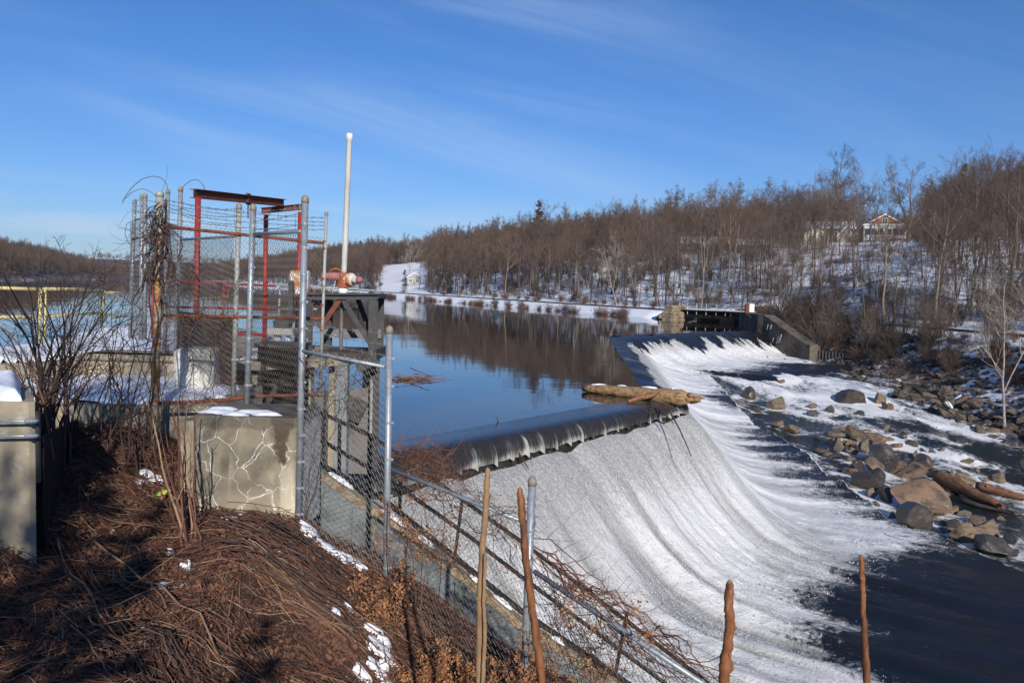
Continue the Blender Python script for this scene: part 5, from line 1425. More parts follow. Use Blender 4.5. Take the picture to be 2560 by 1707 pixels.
cxm = (k0[0] + k1[0]) / 2; wq = k1[0] - k0[0]; zb = k0[2] - .5
t = thing('gate_box', 'black steel gate housing low behind the wire fence', 'gate housing', (cxm, 15.6, zb))
b = MB(); hh = zt2 - zb
for sx in (-1, 1): b.box((cxm + sx * (wq / 2 - .04), 16.0, zb + hh / 2), (.08, .8, hh))
b.box((cxm, 16.38, zb + hh / 2), (wq - .16, .04, hh)); b.box((cxm, 15.62, zt2 - .17), (wq - .162, .05, .34))
b.build('shell', MT['girder'], t)
MB().box((cxm, 16.0, zt2 + .03), (wq + .1, .9, .06)).build('lid', sd, t)
MB().box((cxm, 15.85, zb + hh * .5), (wq - .17, .06, .05)).beam((cxm - .3, 15.8, zb + .3), (cxm + .05, 15.8, zb + hh * .6), .05, .1).build('rib', sd, t)
# ------------------------------------------------------------------ chain link fences
def chain(p0, p1, h0, h1, pitch=.060, dh=.039, r=.0027):
    """chain link cloth between two vertical edges; p0,p1 bottom corners, h0,h1 heights"""
    p0, p1 = np.asarray(p0, float), np.asarray(p1, float)
    L = np.linalg.norm((p1 - p0)[:2]); n = max(2, int(L / pitch)); u = (np.arange(n) + .5) / n
    nrmv = nrm(np.array([-(p1 - p0)[1], (p1 - p0)[0], 0]))
    H = max(h0, h1); K = int(H / dh) + 1
    k = np.arange(K); zig = np.where(k % 2 == 0, -.5, .5) * 1.06 / n
    P = []
    for i in range(n):
        uu = np.clip(u[i] + zig, 0, 1)[:, None]
        hh = (h0 + (h1 - h0) * u[i]); z = np.minimum(k * dh, hh)
        P.append(p0 + (p1 - p0) * uu + np.array([0, 0, 1.0]) * z[:, None] + nrmv * (np.where(k % 2 == 0, .004, -.004))[:, None])
    return MB().tubes(np.array(P), r, 3)
def barbed(a, b_, sag=.015, r=.0032, every=.11):
    a, b_ = np.asarray(a, float), np.asarray(b_, float)
    n = 14; t = np.linspace(0, 1, n)[:, None]
    P = a + (b_ - a) * t; P[:, 2] -= (4 * t * (1 - t))[:, 0] * sag
    B = MB().tube(P, r, 4)
    L = np.linalg.norm(b_ - a); m_ = max(2, int(L / every)); g = np.random.default_rng(int(abs(a[0]) * 1e4) % 9999)
    c = a + (b_ - a) * ((np.arange(m_) + .5) / m_)[:, None]; tt = ((np.arange(m_) + .5) / m_); c[:, 2] -= 4 * tt * (1 - tt) * sag
    for s in range(2):
        d_ = nrm(g.normal(size=(m_, 3))) * .026
        B.tubes(np.stack([c - d_, c + d_], 1), .0026, 3)
    return B
def fpost(t, base, top, r, m=None, cap=True, bands=(), name='post', capm=None):
    m = m or MT['galv']
    p = MB().rod(base, top, r, 14).build(name, m, t, smooth=True)
    d_ = nrm(np.asarray(top) - np.asarray(base)); L = np.linalg.norm(np.asarray(top) - np.asarray(base))
    if cap:
        MB().lathe(top - d_ * .035, top + d_ * .05, [(0, r * 1.10), (.04, r * 1.14), (.065, r * 1.0), (.08, r * .6), (.088, r * .2)], 14).build('cap', capm or MT['cap'], p, smooth=True)
    if len(bands):
        for f_ in bands:
            b = MB()
            c = base + d_ * L * f_
            b.lathe(c - d_ * .013, c + d_ * .013, [(0, r * 1.10), (.026, r * 1.10)], 14)
            b.box(c + np.array([r * 1.25, -r * .3, 0]), (.03, .012, .024)).build('tension_band', m, p)
    return p
A = lambda px_, py_, d_: at(px_, py_, d_)
BD = (.1, .22, .34, .46, .58, .70, .82, .91)
# main galvanised fence along the bank
p7b, p7t = A(617, 1010, 10.15), A(633, 520, 10.15)
p8b, p8t = A(745, 1332, 9.12), A(763, 500, 9.12)
p9b, p9t = A(964, 1580, 8.7), A(973.6, 826, 8.7)
p10b, p10t = A(1308, 1740, 7.5), A(1330.6, 1204, 7.5)
p10b = p10b - np.array([0, 0, .25])
t = thing('chain_link_fence', 'galvanised chain link fence stepping down the bank to the right with four capped posts', 'fence', p8b)
fpost(t, p7b, p7t, .036, bands=BD); fpost(t, p8b, p8t, .037, bands=(.06, .14, .22, .30, .38, .46, .54, .62, .70, .78, .86, .93)); fpost(t, p9b, p9t, .037, bands=BD); fpost(t, p10b, p10t, .037, bands=(.25, .4, .55, .68, .8, .93))
MB().rod(A(635, 586, 10.12), A(752, 579, 9.15), .021, 8).build('rail', MT['galv'], t, smooth=True)
r1a, r1b = A(757, 877, 9.1), A(962, 917, 8.7)
MB().rod(r1a, r1b, .022, 8).build('rail', MT['galv'], t, smooth=True)
r2a, r2b = A(981, 1174, 8.66), A(1319, 1308, 7.52)
MB().rod(r2a, r2b, .022, 8).build('rail', MT['galv'], t, smooth=True)
r3a, r3b = A(1336, 1428, 7.48), A(1790, 1730, 6.2)
MB().rod(r3a, r3b, .024, 8).build('rail', MT['galv'], t, smooth=True)
def along_post(b_, tp, z): return b_ + (tp - b_) * ((z - b_[2]) / (tp[2] - b_[2]))
def panel(b0, b1, ra, rb, mt_='chain_old', rr=.0036, name='mesh_panel', ext=.03):
    return chain(b0, b1, ra[2] - b0[2] + ext, rb[2] - b1[2] + ext, r=rr).build(name, MT[mt_], t)
panel(p7b + [.03, 0, .0], along_post(p8b, p8t, 2.46) - [.03, 0, 0], A(635, 586, 10.12), A(752, 579, 9.15))
panel(p8b + [.03, 0, .0], p9b - [.03, 0, -.05], r1a, r1b)
panel(p9b + [.03, 0, .0], p10b - [.03, 0, 0], r2a, r2b)
e11 = np.array([r3b[0], r3b[1], r3b[2] - 1.55])
panel(p10b + [.03, 0, -.35], e11 + [0, 0, -.35], r3a, r3b)
b = MB()
for a_, c_ in ((r1a, r1b), (r2a, r2b), (r3a, r3b)):
    for f_ in (.12, .3, .55, .78, .93):
        c = a_ + (c_ - a_) * f_; aa = np.linspace(0, 6.28, 9)
        b.tube([c + np.array([.02 * math.sin(q * .5), .026 * math.cos(q), .026 * math.sin(q)]) for q in aa], .0035, 4, False)
b.build('wire_tie', MT['tie'], t)
for y0, y1 in ((806, 834), (822, 862), (848, 888)):
    barbed(A(757, y0, 9.1), A(965, y1, 8.68)).build('barbed_wire', MT['chain'], t)
for y0, y1 in ((530, 515), (553, 532), (574, 560)):
    barbed(A(634, y0, 10.12), A(756, y1, 9.12)).build('barbed_wire', MT['chain'], t)

# rusty gate hung behind it
GT = 10.9
t = thing('rusty_gate', 'wide rusty pipe gate with sagging mesh and barbed strands behind the grey posts', 'gate', A(600, 1000, GT))
MB().rod(A(408, 566, GT), A(812, 608, GT), .022, 8).build('top_rail', MT['rustpipe'], t, smooth=True)
MB().rod(A(395, 788, GT), A(808, 797, GT), .022, 8).build('middle_rail', MT['rustpipe'], t, smooth=True)
MB().tube([A(394, 1008, GT), A(560, 1000, GT), A(640, 990, GT), A(800, 986, GT)], .022, 8).build('bottom_rail', MT['rustpipe'], t, smooth=True)
p = MB().rod(A(800, 990, GT), A(816, 538, GT), .021, 10).build('upright', MT['galv_old'], t, smooth=True)
MB().lathe(A(815.8, 541, GT), A(816.2, 530, GT), [(0, .025), (.04, .027), (.06, .012)], 10).build('cap', MT['cap'], p)
MB().rod(A(803, 988, GT), A(812, 600, GT), .010, 6).build('tension_bar', MT['rustpipe'], t)
for y_ in (604, 622, 697, 763, 826, 970): b = MB().lathe(A(800 + (990 - y_) * .035 - 2, y_ + 3, GT), A(800 + (990 - y_) * .035 - 2, y_ - 3, GT), [(0, .027), (.03, .027)], 10).build('hinge_band', MT['rustpipe'], t)
b0_, b1_ = A(398, 1006, GT), A(803, 986, GT)
chain(b0_, b1_, A(405, 566, GT)[2] - b0_[2] + .05, A(812, 606, GT)[2] - b1_[2] + .05, .062, .041, .0038).build('mesh_panel', MT['chain_rust'], t)
for y0, y1 in ((508, 556), (527, 564), (545, 574), (498, 545)):
    barbed(A(402, y0, GT), A(815, y1 if y1 < 560 else y1, GT), .05).build('barbed_wire', MT['chain_rust'], t)
# old gate post wrapped in vines
t = thing('gate_post', 'old rust stained gate post wrapped in twisted vines', 'post', A(386, 1125, 10.8))
fpost(t, A(386, 1125, 10.8), A(399.5, 486, 10.8), .048, surf('rust_stained_post', (.36, .33, .27), .65, .15, [((.34, .17, .05), 2.2, .45, .58), ((.22, .2, .17), 14, .55, .7)], (50, .2, .003)), True, (), 'pipe', MT['galv_old'])
for y_ in (600, 640, 700, 752, 860, 1002): MB().lathe(A(386 + (1125 - y_) * .021, y_ + 4, 10.8), A(386 + (1125 - y_) * .021, y_ - 4, 10.8), [(0, .056), (.04, .056)], 12).build('clamp', MT['rustpipe'], t)
MB().lathe(A(380, 652, 10.72), A(382, 646, 10.70), [(0, .02), (.02, .035), (.05, .035), (.06, .02)], 10).build('padlock', MT['galv'], t, smooth=True)
# rear enclosure
ED = 15.2
t = thing('wire_enclosure', 'tall grey chain link enclosure behind the rusty gate with barbed wire on top', 'fence', A(390, 850, 14.5))
P1 = (A(325, 845, ED + .6), A(336.6, 505, ED + .6)); P2 = (A(352, 851, ED), A(355, 492, ED)); P2b = (A(362, 849, 14.8), A(363, 491, 14.8))
P4 = (A(412, 880, 14.2), A(420, 480, 14.2)); P5 = (A(440, 880, 13.4), A(451.7, 474, 13.4)); P6 = (A(583, 992, 10.95), A(597.5, 518, 10.95)); P4b = (A(408, 905, 13.9), A(406, 470, 13.9))
for q, r_, mm in ((P1, .036, None), (P2, .034, None), (P2b, .034, None), (P4, .034, None), (P5, .036, None), (P6, .034, MT['galv_old'])):
    fpost(t, q[0], q[1], r_, mm, True, (.2, .4, .6, .8, .9))
for a_, c_ in ((A(337, 550, ED + .6), A(356, 545, ED)), (A(363, 541, 14.8), A(398, 536, 12.8)), (A(450, 600, 13.4), A(596, 590, 10.95)), (A(362, 693, 14.8), A(384, 694, 12.8)), (A(420, 560, 14.2), A(450, 565, 13.4))):
    MB().rod(a_, c_, .020, 8).build('rail', MT['galv'], t, smooth=True)
def pan2(q0, q1, top0, top1, pit=.062):
    chain(q0[0], q1[0], top0 - q0[0][2], top1 - q1[0][2], pit, .041, .0040).build('mesh_panel', MT['chain_old'], t)
pan2(P1, P2, A(337, 550, ED + .6)[2], A(356, 545, ED)[2]); pan2(P2b, P4, A(363, 541, 14.8)[2], A(420, 555, 14.2)[2])
pan2(P5, P6, A(450, 600, 13.4)[2], A(596, 590, 10.95)[2]); pan2(P4, P5, A(420, 560, 14.2)[2], A(450, 565, 13.4)[2])
for y0, y1 in ((500, 500), (515, 519), (530, 538)):
    barbed(A(337, y0, ED + .6), A(363, y0 - 4, 14.8)).build('barbed_wire', MT['chain'], t)
    barbed(A(452, y0 + 6, 13.4), A(597, y1 + 22, 10.95), .05).build('barbed_wire', MT['chain'], t)
    barbed(A(363, y0 - 2, 14.8), A(420, y1, 14.2), .04).build('barbed_wire', MT['chain'], t)
# loose wire loops above
def loop(name, pts, r, m, lb):
    pts = np.array(pts); n = len(pts); tt = np.linspace(0, n - 1, n * 6)
    q = np.stack([np.interp(tt, np.arange(n), pts[:, k]) for k in range(3)], 1)
    for _ in range(3): q[1:-1] = (q[:-2] + q[1:-1] * 2 + q[2:]) / 4
    return tag(MB().tube(q, r, 5).build(name, m, loc=pts[0]), lb, 'wire', 'loose wires over the old gate post')
W3 = 11.2
loop('loose_wire', [A(420, 478, W3), A(416, 458, W3), A(402, 444, W3), A(380, 440, W3), A(354, 448, W3), A(330, 468, W3), A(314, 490, W3), A(307, 505, W3)], .0055, MT['chain_rust'], 'highest loose wire looping left over the vine wrapped post')
loop('loose_wire', [A(392, 492, W3), A(372, 476, W3), A(352, 472, W3), A(330, 480, W3), A(315, 495, W3), A(309, 498, W3), A(306, 508, W3)], .005, MT['chain_rust'], 'lower loose wire looping left over the vine wrapped post')
loop('loose_wire', [A(450, 480, W3), A(462, 462, W3), A(480, 450, W3), A(496, 450, W3), A(508, 462, W3), A(512, 476, W3)], .005, MT['chain_rust'], 'loose wire arching right above the tallest enclosure post')
loop('loose_wire', [A(362, 640, 12), A(345, 630, 12), A(322, 610, 12), A(312, 585, 12), A(316, 560, 12), A(332, 552, 12)], .005, MT['chain_rust'], 'loose wire bowing out left of the enclosure')
loop('yellow_rope', [A(462, 745, 13), A(490, 748, 12.8), A(530, 745, 12.4), A(570, 741, 11.6), A(580, 738, 11.2)], .009, MT['yellow_rope'], 'slack yellow rope tied between two posts of the enclosure')

# ------------------------------------------------------------------ wing wall with its black handrail
WD = 12.5
cop = [(787, 1166), (955, 1283), (1130, 1412), (1297, 1548), (1540, 1702), (2000, 2010)]
t = thing('spillway_wall', 'grey retaining wall with a timber coping running down beside the falling water', 'retaining wall', A(955, 1283, WD))
topz = [A(x, y, WD) for x, y in cop]
b = MB()
poly = []
X0 = [q[0] for q in topz]
v = []; q_ = []
for k, q in enumerate(topz):
    zz_ = q[2] - .10
    v += [(q[0], WD, zz_ - 2.6 - .2 * k), (q[0], WD, zz_), (q[0], WD + .18, zz_), (q[0], WD + .18, zz_ - 5)]
for k in range(len(topz) - 1):
    o = k * 4
    for j in range(3): q_.append((o + j, o + 4 + j, o + 5 + j, o + 1 + j))
q_.append((0, 1, 2, 3))
b.add(v, q_)
for k in range(6):     # shallow pilaster lines on the face
    x = topz[0][0] + .55 + k * .8
    z_ = np.interp(x, X0, [q[2] for q in topz])
    if k in (0, 2): b.bbox((x + .15, WD - .03, z_ - 1.35), (.22, .06, 2.2), .01)
b.build('wall', MT['concrete_grey'], t)
b = MB()
for k in range(len(topz) - 1): b.beam(topz[k] + [0, .06, -.06], topz[k + 1] + [0, .06, -.06], .20, .12)
b.build('coping', MT['coping'], t)
b = MB()
for k, (f_, s_) in enumerate(((1.15, .5), (1.6, .35), (2.35, .3), (2.75, .4), (3.4, .3), (.35, .5), (3.1, .2))):
    i = int(f_); w_ = f_ - i; c = topz[i] * (1 - w_) + topz[i + 1] * w_; d_ = nrm(topz[i + 1] - topz[i])
    b.lathe(c - d_ * s_ * .5 + [0, .12, .0], c + d_ * s_ * .5 + [0, .12, .0], [(0, .01), (.06, .06), (s_ * .5, .08), (s_ - .06, .06), (s_, .01)], 10)
stuff(b.build('snow', MT['snow'], smooth=True), 'snow scraps lying on the sloping timber coping', 'snow')
t = thing('handrail', 'black three bar handrail descending along the spillway wall', 'handrail', A(955, 1245, WD))
RB = MT['black']
rails = {'top_rail': [(780, 1022), (925, 1087), (1010, 1148), (1152, 1246), (1299, 1350), (1500, 1500), (1800, 1730)], 'middle_rail': [(781, 1088), (925, 1170), (1035, 1243), (1170, 1338), (1305, 1442), (1540, 1616), (1700, 1735)],
         'bottom_rail': [(785, 1152), (955, 1245), (1120, 1378), (1300, 1524), (1545, 1690), (1640, 1757)]}
for nm, pl in rails.items():
    b = MB(); q = [A(x, y, WD + .12) for x, y in pl]
    for k in range(len(q) - 1): b.beam(q[k], q[k + 1], .045, .055 if nm != 'bottom_rail' else .08)
    b.build(nm, RB, t)
for (x0, y0, x1, y1) in ((783, 1160, 781, 1018), (848, 1190, 849, 1052), (925, 1245, 927, 1085), (999, 1290, 1003, 1140), (1135, 1405, 1156, 1248), (1318, 1560, 1326, 1365), (1535, 1700, 1568, 1530)):
    MB().beam(A(x0, y0, WD + .12), A(x1, y1, WD + .12), .05, .05, (0, 1, 0)).build('post', RB, t)
# ------------------------------------------------------------------ plants on our bank
gz1 = lambda x, y: float(ground_z(np.array(x), np.array(y)))
def wander(a, b_, n, amp, g):
    t = np.linspace(0, 1, n)[:, None]; P = np.asarray(a) + (np.asarray(b_) - np.asarray(a)) * t
    o = np.cumsum(g.normal(size=(n, 3)), 0) * amp; o -= o[0] + (o[-1] - o[0]) * t
    return P + o
# the many stemmed bare shrub left
g = np.random.default_rng(21)
base = at(135, 1105, 9.4); bz = gz1(base[0], base[1])
t = thing('bare_shrub', 'tall many stemmed bare shrub beside the left pier', 'shrub', (base[0], base[1], bz))
tops = [(-60, 640), (10, 690), (40, 655), (95, 720), (150, 700), (205, 690), (240, 660), (255, 720), (290, 740), (300, 700), (330, 770), (340, 790), (180, 760), (60, 780), (-40, 820), (120, 790), (220, 800), (310, 850), (20, 900), (270, 790), (-80, 740), (235, 720)]
K = 9; P = []; Rr = []
for (x, y) in tops:
    d_ = 9.4 + g.normal() * .45; e = at(x, y, d_); s = np.array([base[0] + g.normal() * .16, base[1] + g.normal() * .2, bz - .1])
    q = wander(s, e, K, .045, g); h_ = np.linspace(0, 1, K); q[:, :2] = s[:2] + (q[:, :2] - s[:2]) * (h_ ** 1.35)[:, None]
    P.append(q); Rr.append(np.linspace(.021, .005, K) * g.uniform(.7, 1.15))
P, Rr = np.array(P), np.array(Rr)
MB().tubes(P, Rr, 6).build('stems', MT['cane_dark'], t, smooth=True)
P2, R2 = grow(P, Rr, 6, .3, .98, .34, .4, 40, 6, .15, .12, .6, .0034, g)
P3, R3 = grow(P2, R2, 5, .15, 1, .45, .4, 42, 5, .1, .15, .7, .0026, g)
P4, R4 = grow(P3, R3, 3, .2, 1, .5, .4, 40, 3, .1, .15, .8, .0022, g)
o = MB().tubes(P2, R2, 4).tubes(P3, R3, 3).tubes(P4, R4, 3).build('twigs', MT['cane_dark'], t)
base = at(305, 1088, 10.2); bz = gz1(base[0], base[1])
t2 = thing('bare_shrub', 'slimmer bare shrub growing by the low wall left of the vine wrapped post', 'shrub', (base[0], base[1], bz))
P = []; Rr = []
for (x, y) in [(250, 800), (280, 740), (300, 820), (330, 780), (345, 850), (360, 790), (270, 900), (385, 760), (320, 700), (405, 830), (235, 860), (375, 900)]:
    d_ = 10.2 + g.normal() * .3; e = at(x, y, d_); s = np.array([base[0] + g.normal() * .35, base[1] + g.normal() * .2, bz - .1])
    q = wander(s, e, K, .04, g); P.append(q); Rr.append(np.linspace(.016, .004, K) * g.uniform(.6, 1.1))
P, Rr = np.array(P), np.array(Rr)
MB().tubes(P, Rr, 5).build('stems', MT['cane_dark'], t2, smooth=True)
P2, R2 = grow(P, Rr, 6, .3, .98, .34, .4, 40, 6, .15, .12, .6, .0032, g); P3, R3 = grow(P2, R2, 5, .15, 1, .45, .4, 42, 5, .1, .15, .7, .0024, g)
MB().tubes(P2, R2, 4).tubes(P3, R3, 3).build('twigs', MT['cane_dark'], t2)
# a second pale stem leaning in front of the shrub
q = wander(at(128, 1130, 7.6), at(40, 905, 7.4), 8, .01, g)
q = np.array([at(133, 1145, 7.8), at(118, 1060, 7.8), at(108, 1000, 7.8), at(82, 930, 7.8), at(52, 868, 7.7), at(20, 830, 7.7), at(-30, 800, 7.6)])
tag(MB().tube(q, np.linspace(.012, .006, 7), 6).build('pale_stem', MT['cane'], loc=q[0]), 'thin pale stem leaning left in front of the bare shrub', 'stem')

# stems rising at the left of the cracked block
g = np.random.default_rng(22)
t = thing('tall_stems', 'bundle of tall dry brown stems standing against the cracked block', 'dry plant', at(470, 1420, 7.9))
P = []; 
for k in range(26):
    x = 480 + g.normal() * 14; b_ = at(x, 1400 + g.uniform(-40, 60), 8.0 + g.normal() * .2); b_[2] = gz1(b_[0], b_[1]) - .05
    e = at(430 + g.normal() * 38, g.uniform(985, 1260), 8.3 + g.normal() * .3)
    P.append(wander(b_, e, 8, .02, g))
P = np.array(P); Rr = np.linspace(.009, .004, 8)[None] * g.uniform(.6, 1.6, (26, 1))
b = MB().tubes(P, Rr, 5); P2, R2 = grow(P, Rr, 3, .3, 1, .2, .4, 40, 4, 0, .15, .6, .002, g); b.tubes(P2, R2, 3)
b.build('stems', MT['cane'], t)

# vines
def vine(label, paths, n, r, spread, mtl, seed, twigs=4, tl=.25, group='dry vines on the fences', name='dry_vine', wob=.03, rmin=.002):
    g = np.random.default_rng(seed); P = []
    K = 14
    for pth in paths:
        pth = np.array(pth); m_ = len(pth)
        for k in range(n):
            s, e = sorted(g.uniform(0, m_ - 1, 2)) if k > 1 else (0, m_ - 1)
            if e - s < .3 * (m_ - 1): e = min(m_ - 1, s + .4 * (m_ - 1)); s = max(0, e - .4 * (m_ - 1))
            tt = np.linspace(s, e, K)
            q = np.stack([np.interp(tt, np.arange(m_), pth[:, c]) for c in range(3)], 1)
            q = q + g.normal(size=3) * spread * .6 + np.cumsum(g.normal(size=(K, 3)), 0) * wob + np.sin(np.linspace(0, g.uniform(4, 11), K))[:, None] * g.normal(size=3) * spread
            P.append(q)
    P = np.array(P); Rr = (r * np.linspace(1, .6, K))[None] * g.uniform(.5, 1.3, (len(P), 1))
    b = MB().tubes(P, Rr, 5)
    if twigs:
        P2, R2 = grow(P, Rr, twigs, .05, 1, tl, .5, 50, 5, 0, .22, .55, rmin, g); b.tubes(P2, R2, 3)
    o = b.build(name, mtl, loc=P[0, 0])
    return tag(o, label, 'vine', group)
# tangled on the old post
tw = []
for k in range(5):
    a = np.linspace(k * 1.3, k * 1.3 + (7 + k if k < 2 else 2.5), 60) + np.sin(np.linspace(0, 9 + k, 60)) * .8; f_ = np.linspace(0, 1, 60)
    ys = 1110 - f_ * (610 - k * 30)
    c = np.array([at(386 + (1125 - y) * .021, y, 10.8) for y in ys])
    rr = .07 + .03 * np.sin(a * .37 + k)
    tw.append(c + np.stack([np.cos(a + k) * rr, np.sin(a + k) * rr, np.zeros(60)], 1))
b = MB()
for k, q in enumerate(tw): b.tube(q, .011 if k < 2 else .007, 5)
g = np.random.default_rng(31); P = []
for k in range(34):
    s = at(398 + g.normal() * 12, g.uniform(500, 620), 10.8 + g.normal() * .1); e = at(398 + g.normal() * 26, g.uniform(540, 780), 10.8 + g.normal() * .15)
    P.append(wander(s, e, 10, .045, g))
P = np.array(P); Rr = np.full((34, 10), .007); b.tubes(P, Rr, 4); P2, R2 = grow(P, Rr, 4, 0, 1, .5, .5, 60, 6, -.1, .25, .6, .003, g); b.tubes(P2, R2, 3)
tag(b.build('twisted_vine', MT['cane_dark'], loc=at(390, 1100, 10.8)), 'thick twisted vine wound around the old gate post', 'vine')
G_ = 10.85
vine('dry vines climbing over the left half of the rusty gate', [[at(x, 1010, G_), at(x + 20, 900, G_), at(x + 10, 760, G_), at(x + 50, 640, G_)] for x in (405, 450, 500, 545)], 7, .005, .05, MT['cane_dark'], 41, 6, .3)
vine('dry vines woven through the middle rail of the rusty gate', [[at(400, 800, G_), at(470, 790, G_), at(540, 800, G_), at(620, 790, G_)], [at(410, 985, G_), at(520, 985, G_), at(640, 985, G_)]], 8, .004, .04, MT['cane'], 42, 6, .25)
vine('dry vines hanging on the short mesh panel right of the tallest post', [[at(770, 1300, 9.0), at(800, 1150, 9.0), at(850, 1000, 8.9), at(930, 900, 8.8)], [at(760, 900, 9.05), at(840, 960, 8.9), at(940, 1090, 8.75)], [at(720, 860, 9.3), at(780, 930, 9.1), at(880, 1010, 8.9)]], 6, .004, .05, MT['cane_dark'], 43, 7, .28)
vine('reddish vines spilling over the end of the dam beside the fence post', [[at(985, 1150, 9.5), at(1060, 1140, 9.8), at(1140, 1175, 10.2)], [at(975, 1110, 9.2), at(1050, 1130, 9.6), at(1110, 1190, 9.8)], [at(1000, 1180, 9.2), at(1080, 1190, 9.4), at(1160, 1185, 9.8)]], 12, .0045, .06, surf('red_vine', (.19, .085, .05), .85, 0, [((.09, .045, .03), 5, .45, .65)]), 44, 7, .3)
vine('brown vines trailing along the lower fence rail', [[at(985, 1190, 8.6), at(1150, 1255, 8.1), at(1320, 1330, 7.5)], [at(1100, 1180, 8.6), at(1220, 1290, 8), at(1330, 1370, 7.5)], [at(1000, 1330, 8.6), at(1150, 1420, 8.1), at(1300, 1540, 7.5)]], 8, .004, .06, MT['cane'], 45, 8, .3)
vine('thick mat of vines running down the top of the lowest fence panel', [[at(1330, 1350, 7.6), at(1450, 1470, 7.2), at(1600, 1580, 6.8), at(1830, 1730, 6.2)], [at(1340, 1365, 7.6), at(1480, 1500, 7.1), at(1640, 1600, 6.7), at(1850, 1740, 6.2)]], 16, .006, .045, MT['cane'], 46, 9, .22)
vine('fine tangled vines filling the lowest fence panel', [[at(1340, 1480, 7.4), at(1450, 1560, 7.1), at(1600, 1680, 6.7)], [at(1330, 1420, 7.45), at(1480, 1620, 7), at(1520, 1720, 6.8)], [at(1560, 1560, 6.9), at(1480, 1640, 7), at(1400, 1720, 7.2)]], 10, .0035, .08, MT['cane_dark'], 47, 9, .3)

# dry leafed plants at the fence foot
def leaf_quads(c, g, size, n):
    d_ = nrm(g.normal(size=(n, 3))); s_ = nrm(np.cross(d_, g.normal(size=(n, 3))))
    L = size * g.uniform(.5, 1.3, (n, 1)); w_ = L * g.uniform(.25, .45, (n, 1)); up = nrm(np.cross(d_, s_))
    v = np.stack([c, c + d_ * L * .5 + s_ * w_ + up * L * .15, c + d_ * L, c + d_ * L * .5 - s_ * w_ + up * L * .12], 1)
    return v.reshape(-1, 3), np.arange(4 * n).reshape(-1, 4)
def dry_plant(label, bx, by, d_, h, n, seed, leafn=26, spread=.35, size=.05, group='dry leafed plants at the foot of the fence', clump=True):
    g = np.random.default_rng(seed)
    p0 = at(bx, by, d_); zg_ = gz1(p0[0], p0[1]) - .08; h = h + max(p0[2] - zg_, 0) * .8; p0[2] = zg_
    t = thing('dry_plant', label, 'dry plant', p0, group)
    K = 7; P = np.empty((n, K, 3)); P[:, 0] = p0 + g.normal(size=(n, 3)) * [.12, .08, 0]
    a = g.uniform(0, 6.28, n); le = g.uniform(.05, spread, n); D = nrm(np.stack([np.cos(a) * le, np.sin(a) * le, np.ones(n)], 1)); L = h * g.uniform(.6, 1.05, n)
    for k in range(1, K): D = nrm(D + g.normal(size=(n, 3)) * .1); P[:, k] = P[:, k - 1] + D * (L / (K - 1))[:, None]
    Rr = np.linspace(.006, .003, K)[None].repeat(n, 0)
    b = MB().tubes(P, Rr, 4); P2, R2 = grow(P, Rr, 7, .25, 1, .24, .4, 50, 4, .05, .2, .6, .0022, g); b.tubes(P2, R2, 3)
    P3, R3 = grow(P2, R2, 3, .2, 1, .5, .4, 50, 3, .0, .2, .7, .0018, g); b.tubes(P3, R3, 3)
    b.build('stems', MT['cane'], t)
    ends = np.concatenate([P2[:, -1], P3[:, -1], P2[:, 2]])
    ends = ends[g.random(len(ends)) < .40]
    c = np.repeat(ends, leafn, 0) + g.normal(size=(len(ends) * leafn, 3)) * .028
    v, q = leaf_quads(c, g, size * .62, len(c))
    MB().add(v, q).build('leaves', MT['dryleaf'], t)
    return t
dl = [('orange dry plant climbing the post between the two mesh panels', 1015, 1560, 8.4, 1.45, 7, 61, .22), ('low orange dry plant left of that post by the snow', 950, 1640, 7.9, .55, 7, 62, .5),
      ('orange dry plant in front of the grey wall at the bottom edge', 1120, 1790, 7.4, .5, 8, 63, .5), ('dry plant left of the tan double stem at the bottom edge', 1050, 1750, 7.3, .42, 8, 64, .55),
      ('pale brown dry plant between the tan and orange cut stems', 1255, 1780, 7.0, .6, 7, 65, .4), ('tall pale brown dry plant against the lowest fence panel', 1420, 1780, 6.8, 1.15, 8, 66, .35),
      ('pale brown dry plant right of the orange cut stem', 1400, 1860, 6.4, .8, 10, 67, .5), ('withered plume standing above the matted vines', 1490, 1640, 6.95, .95, 3, 68, .15),
      ('dry plant near the bottom edge below the lowest rail', 1560, 1850, 6.3, .6, 7, 69, .5), ('small orange dry plant in front of the capped lower post', 1345, 1640, 7.3, .5, 5, 70, .4)]
for lb, x, y, d_, h, n, sd_, sp_ in dl: dry_plant(lb, x, y, d_, h, n, sd_, spread=sp_, leafn=10)

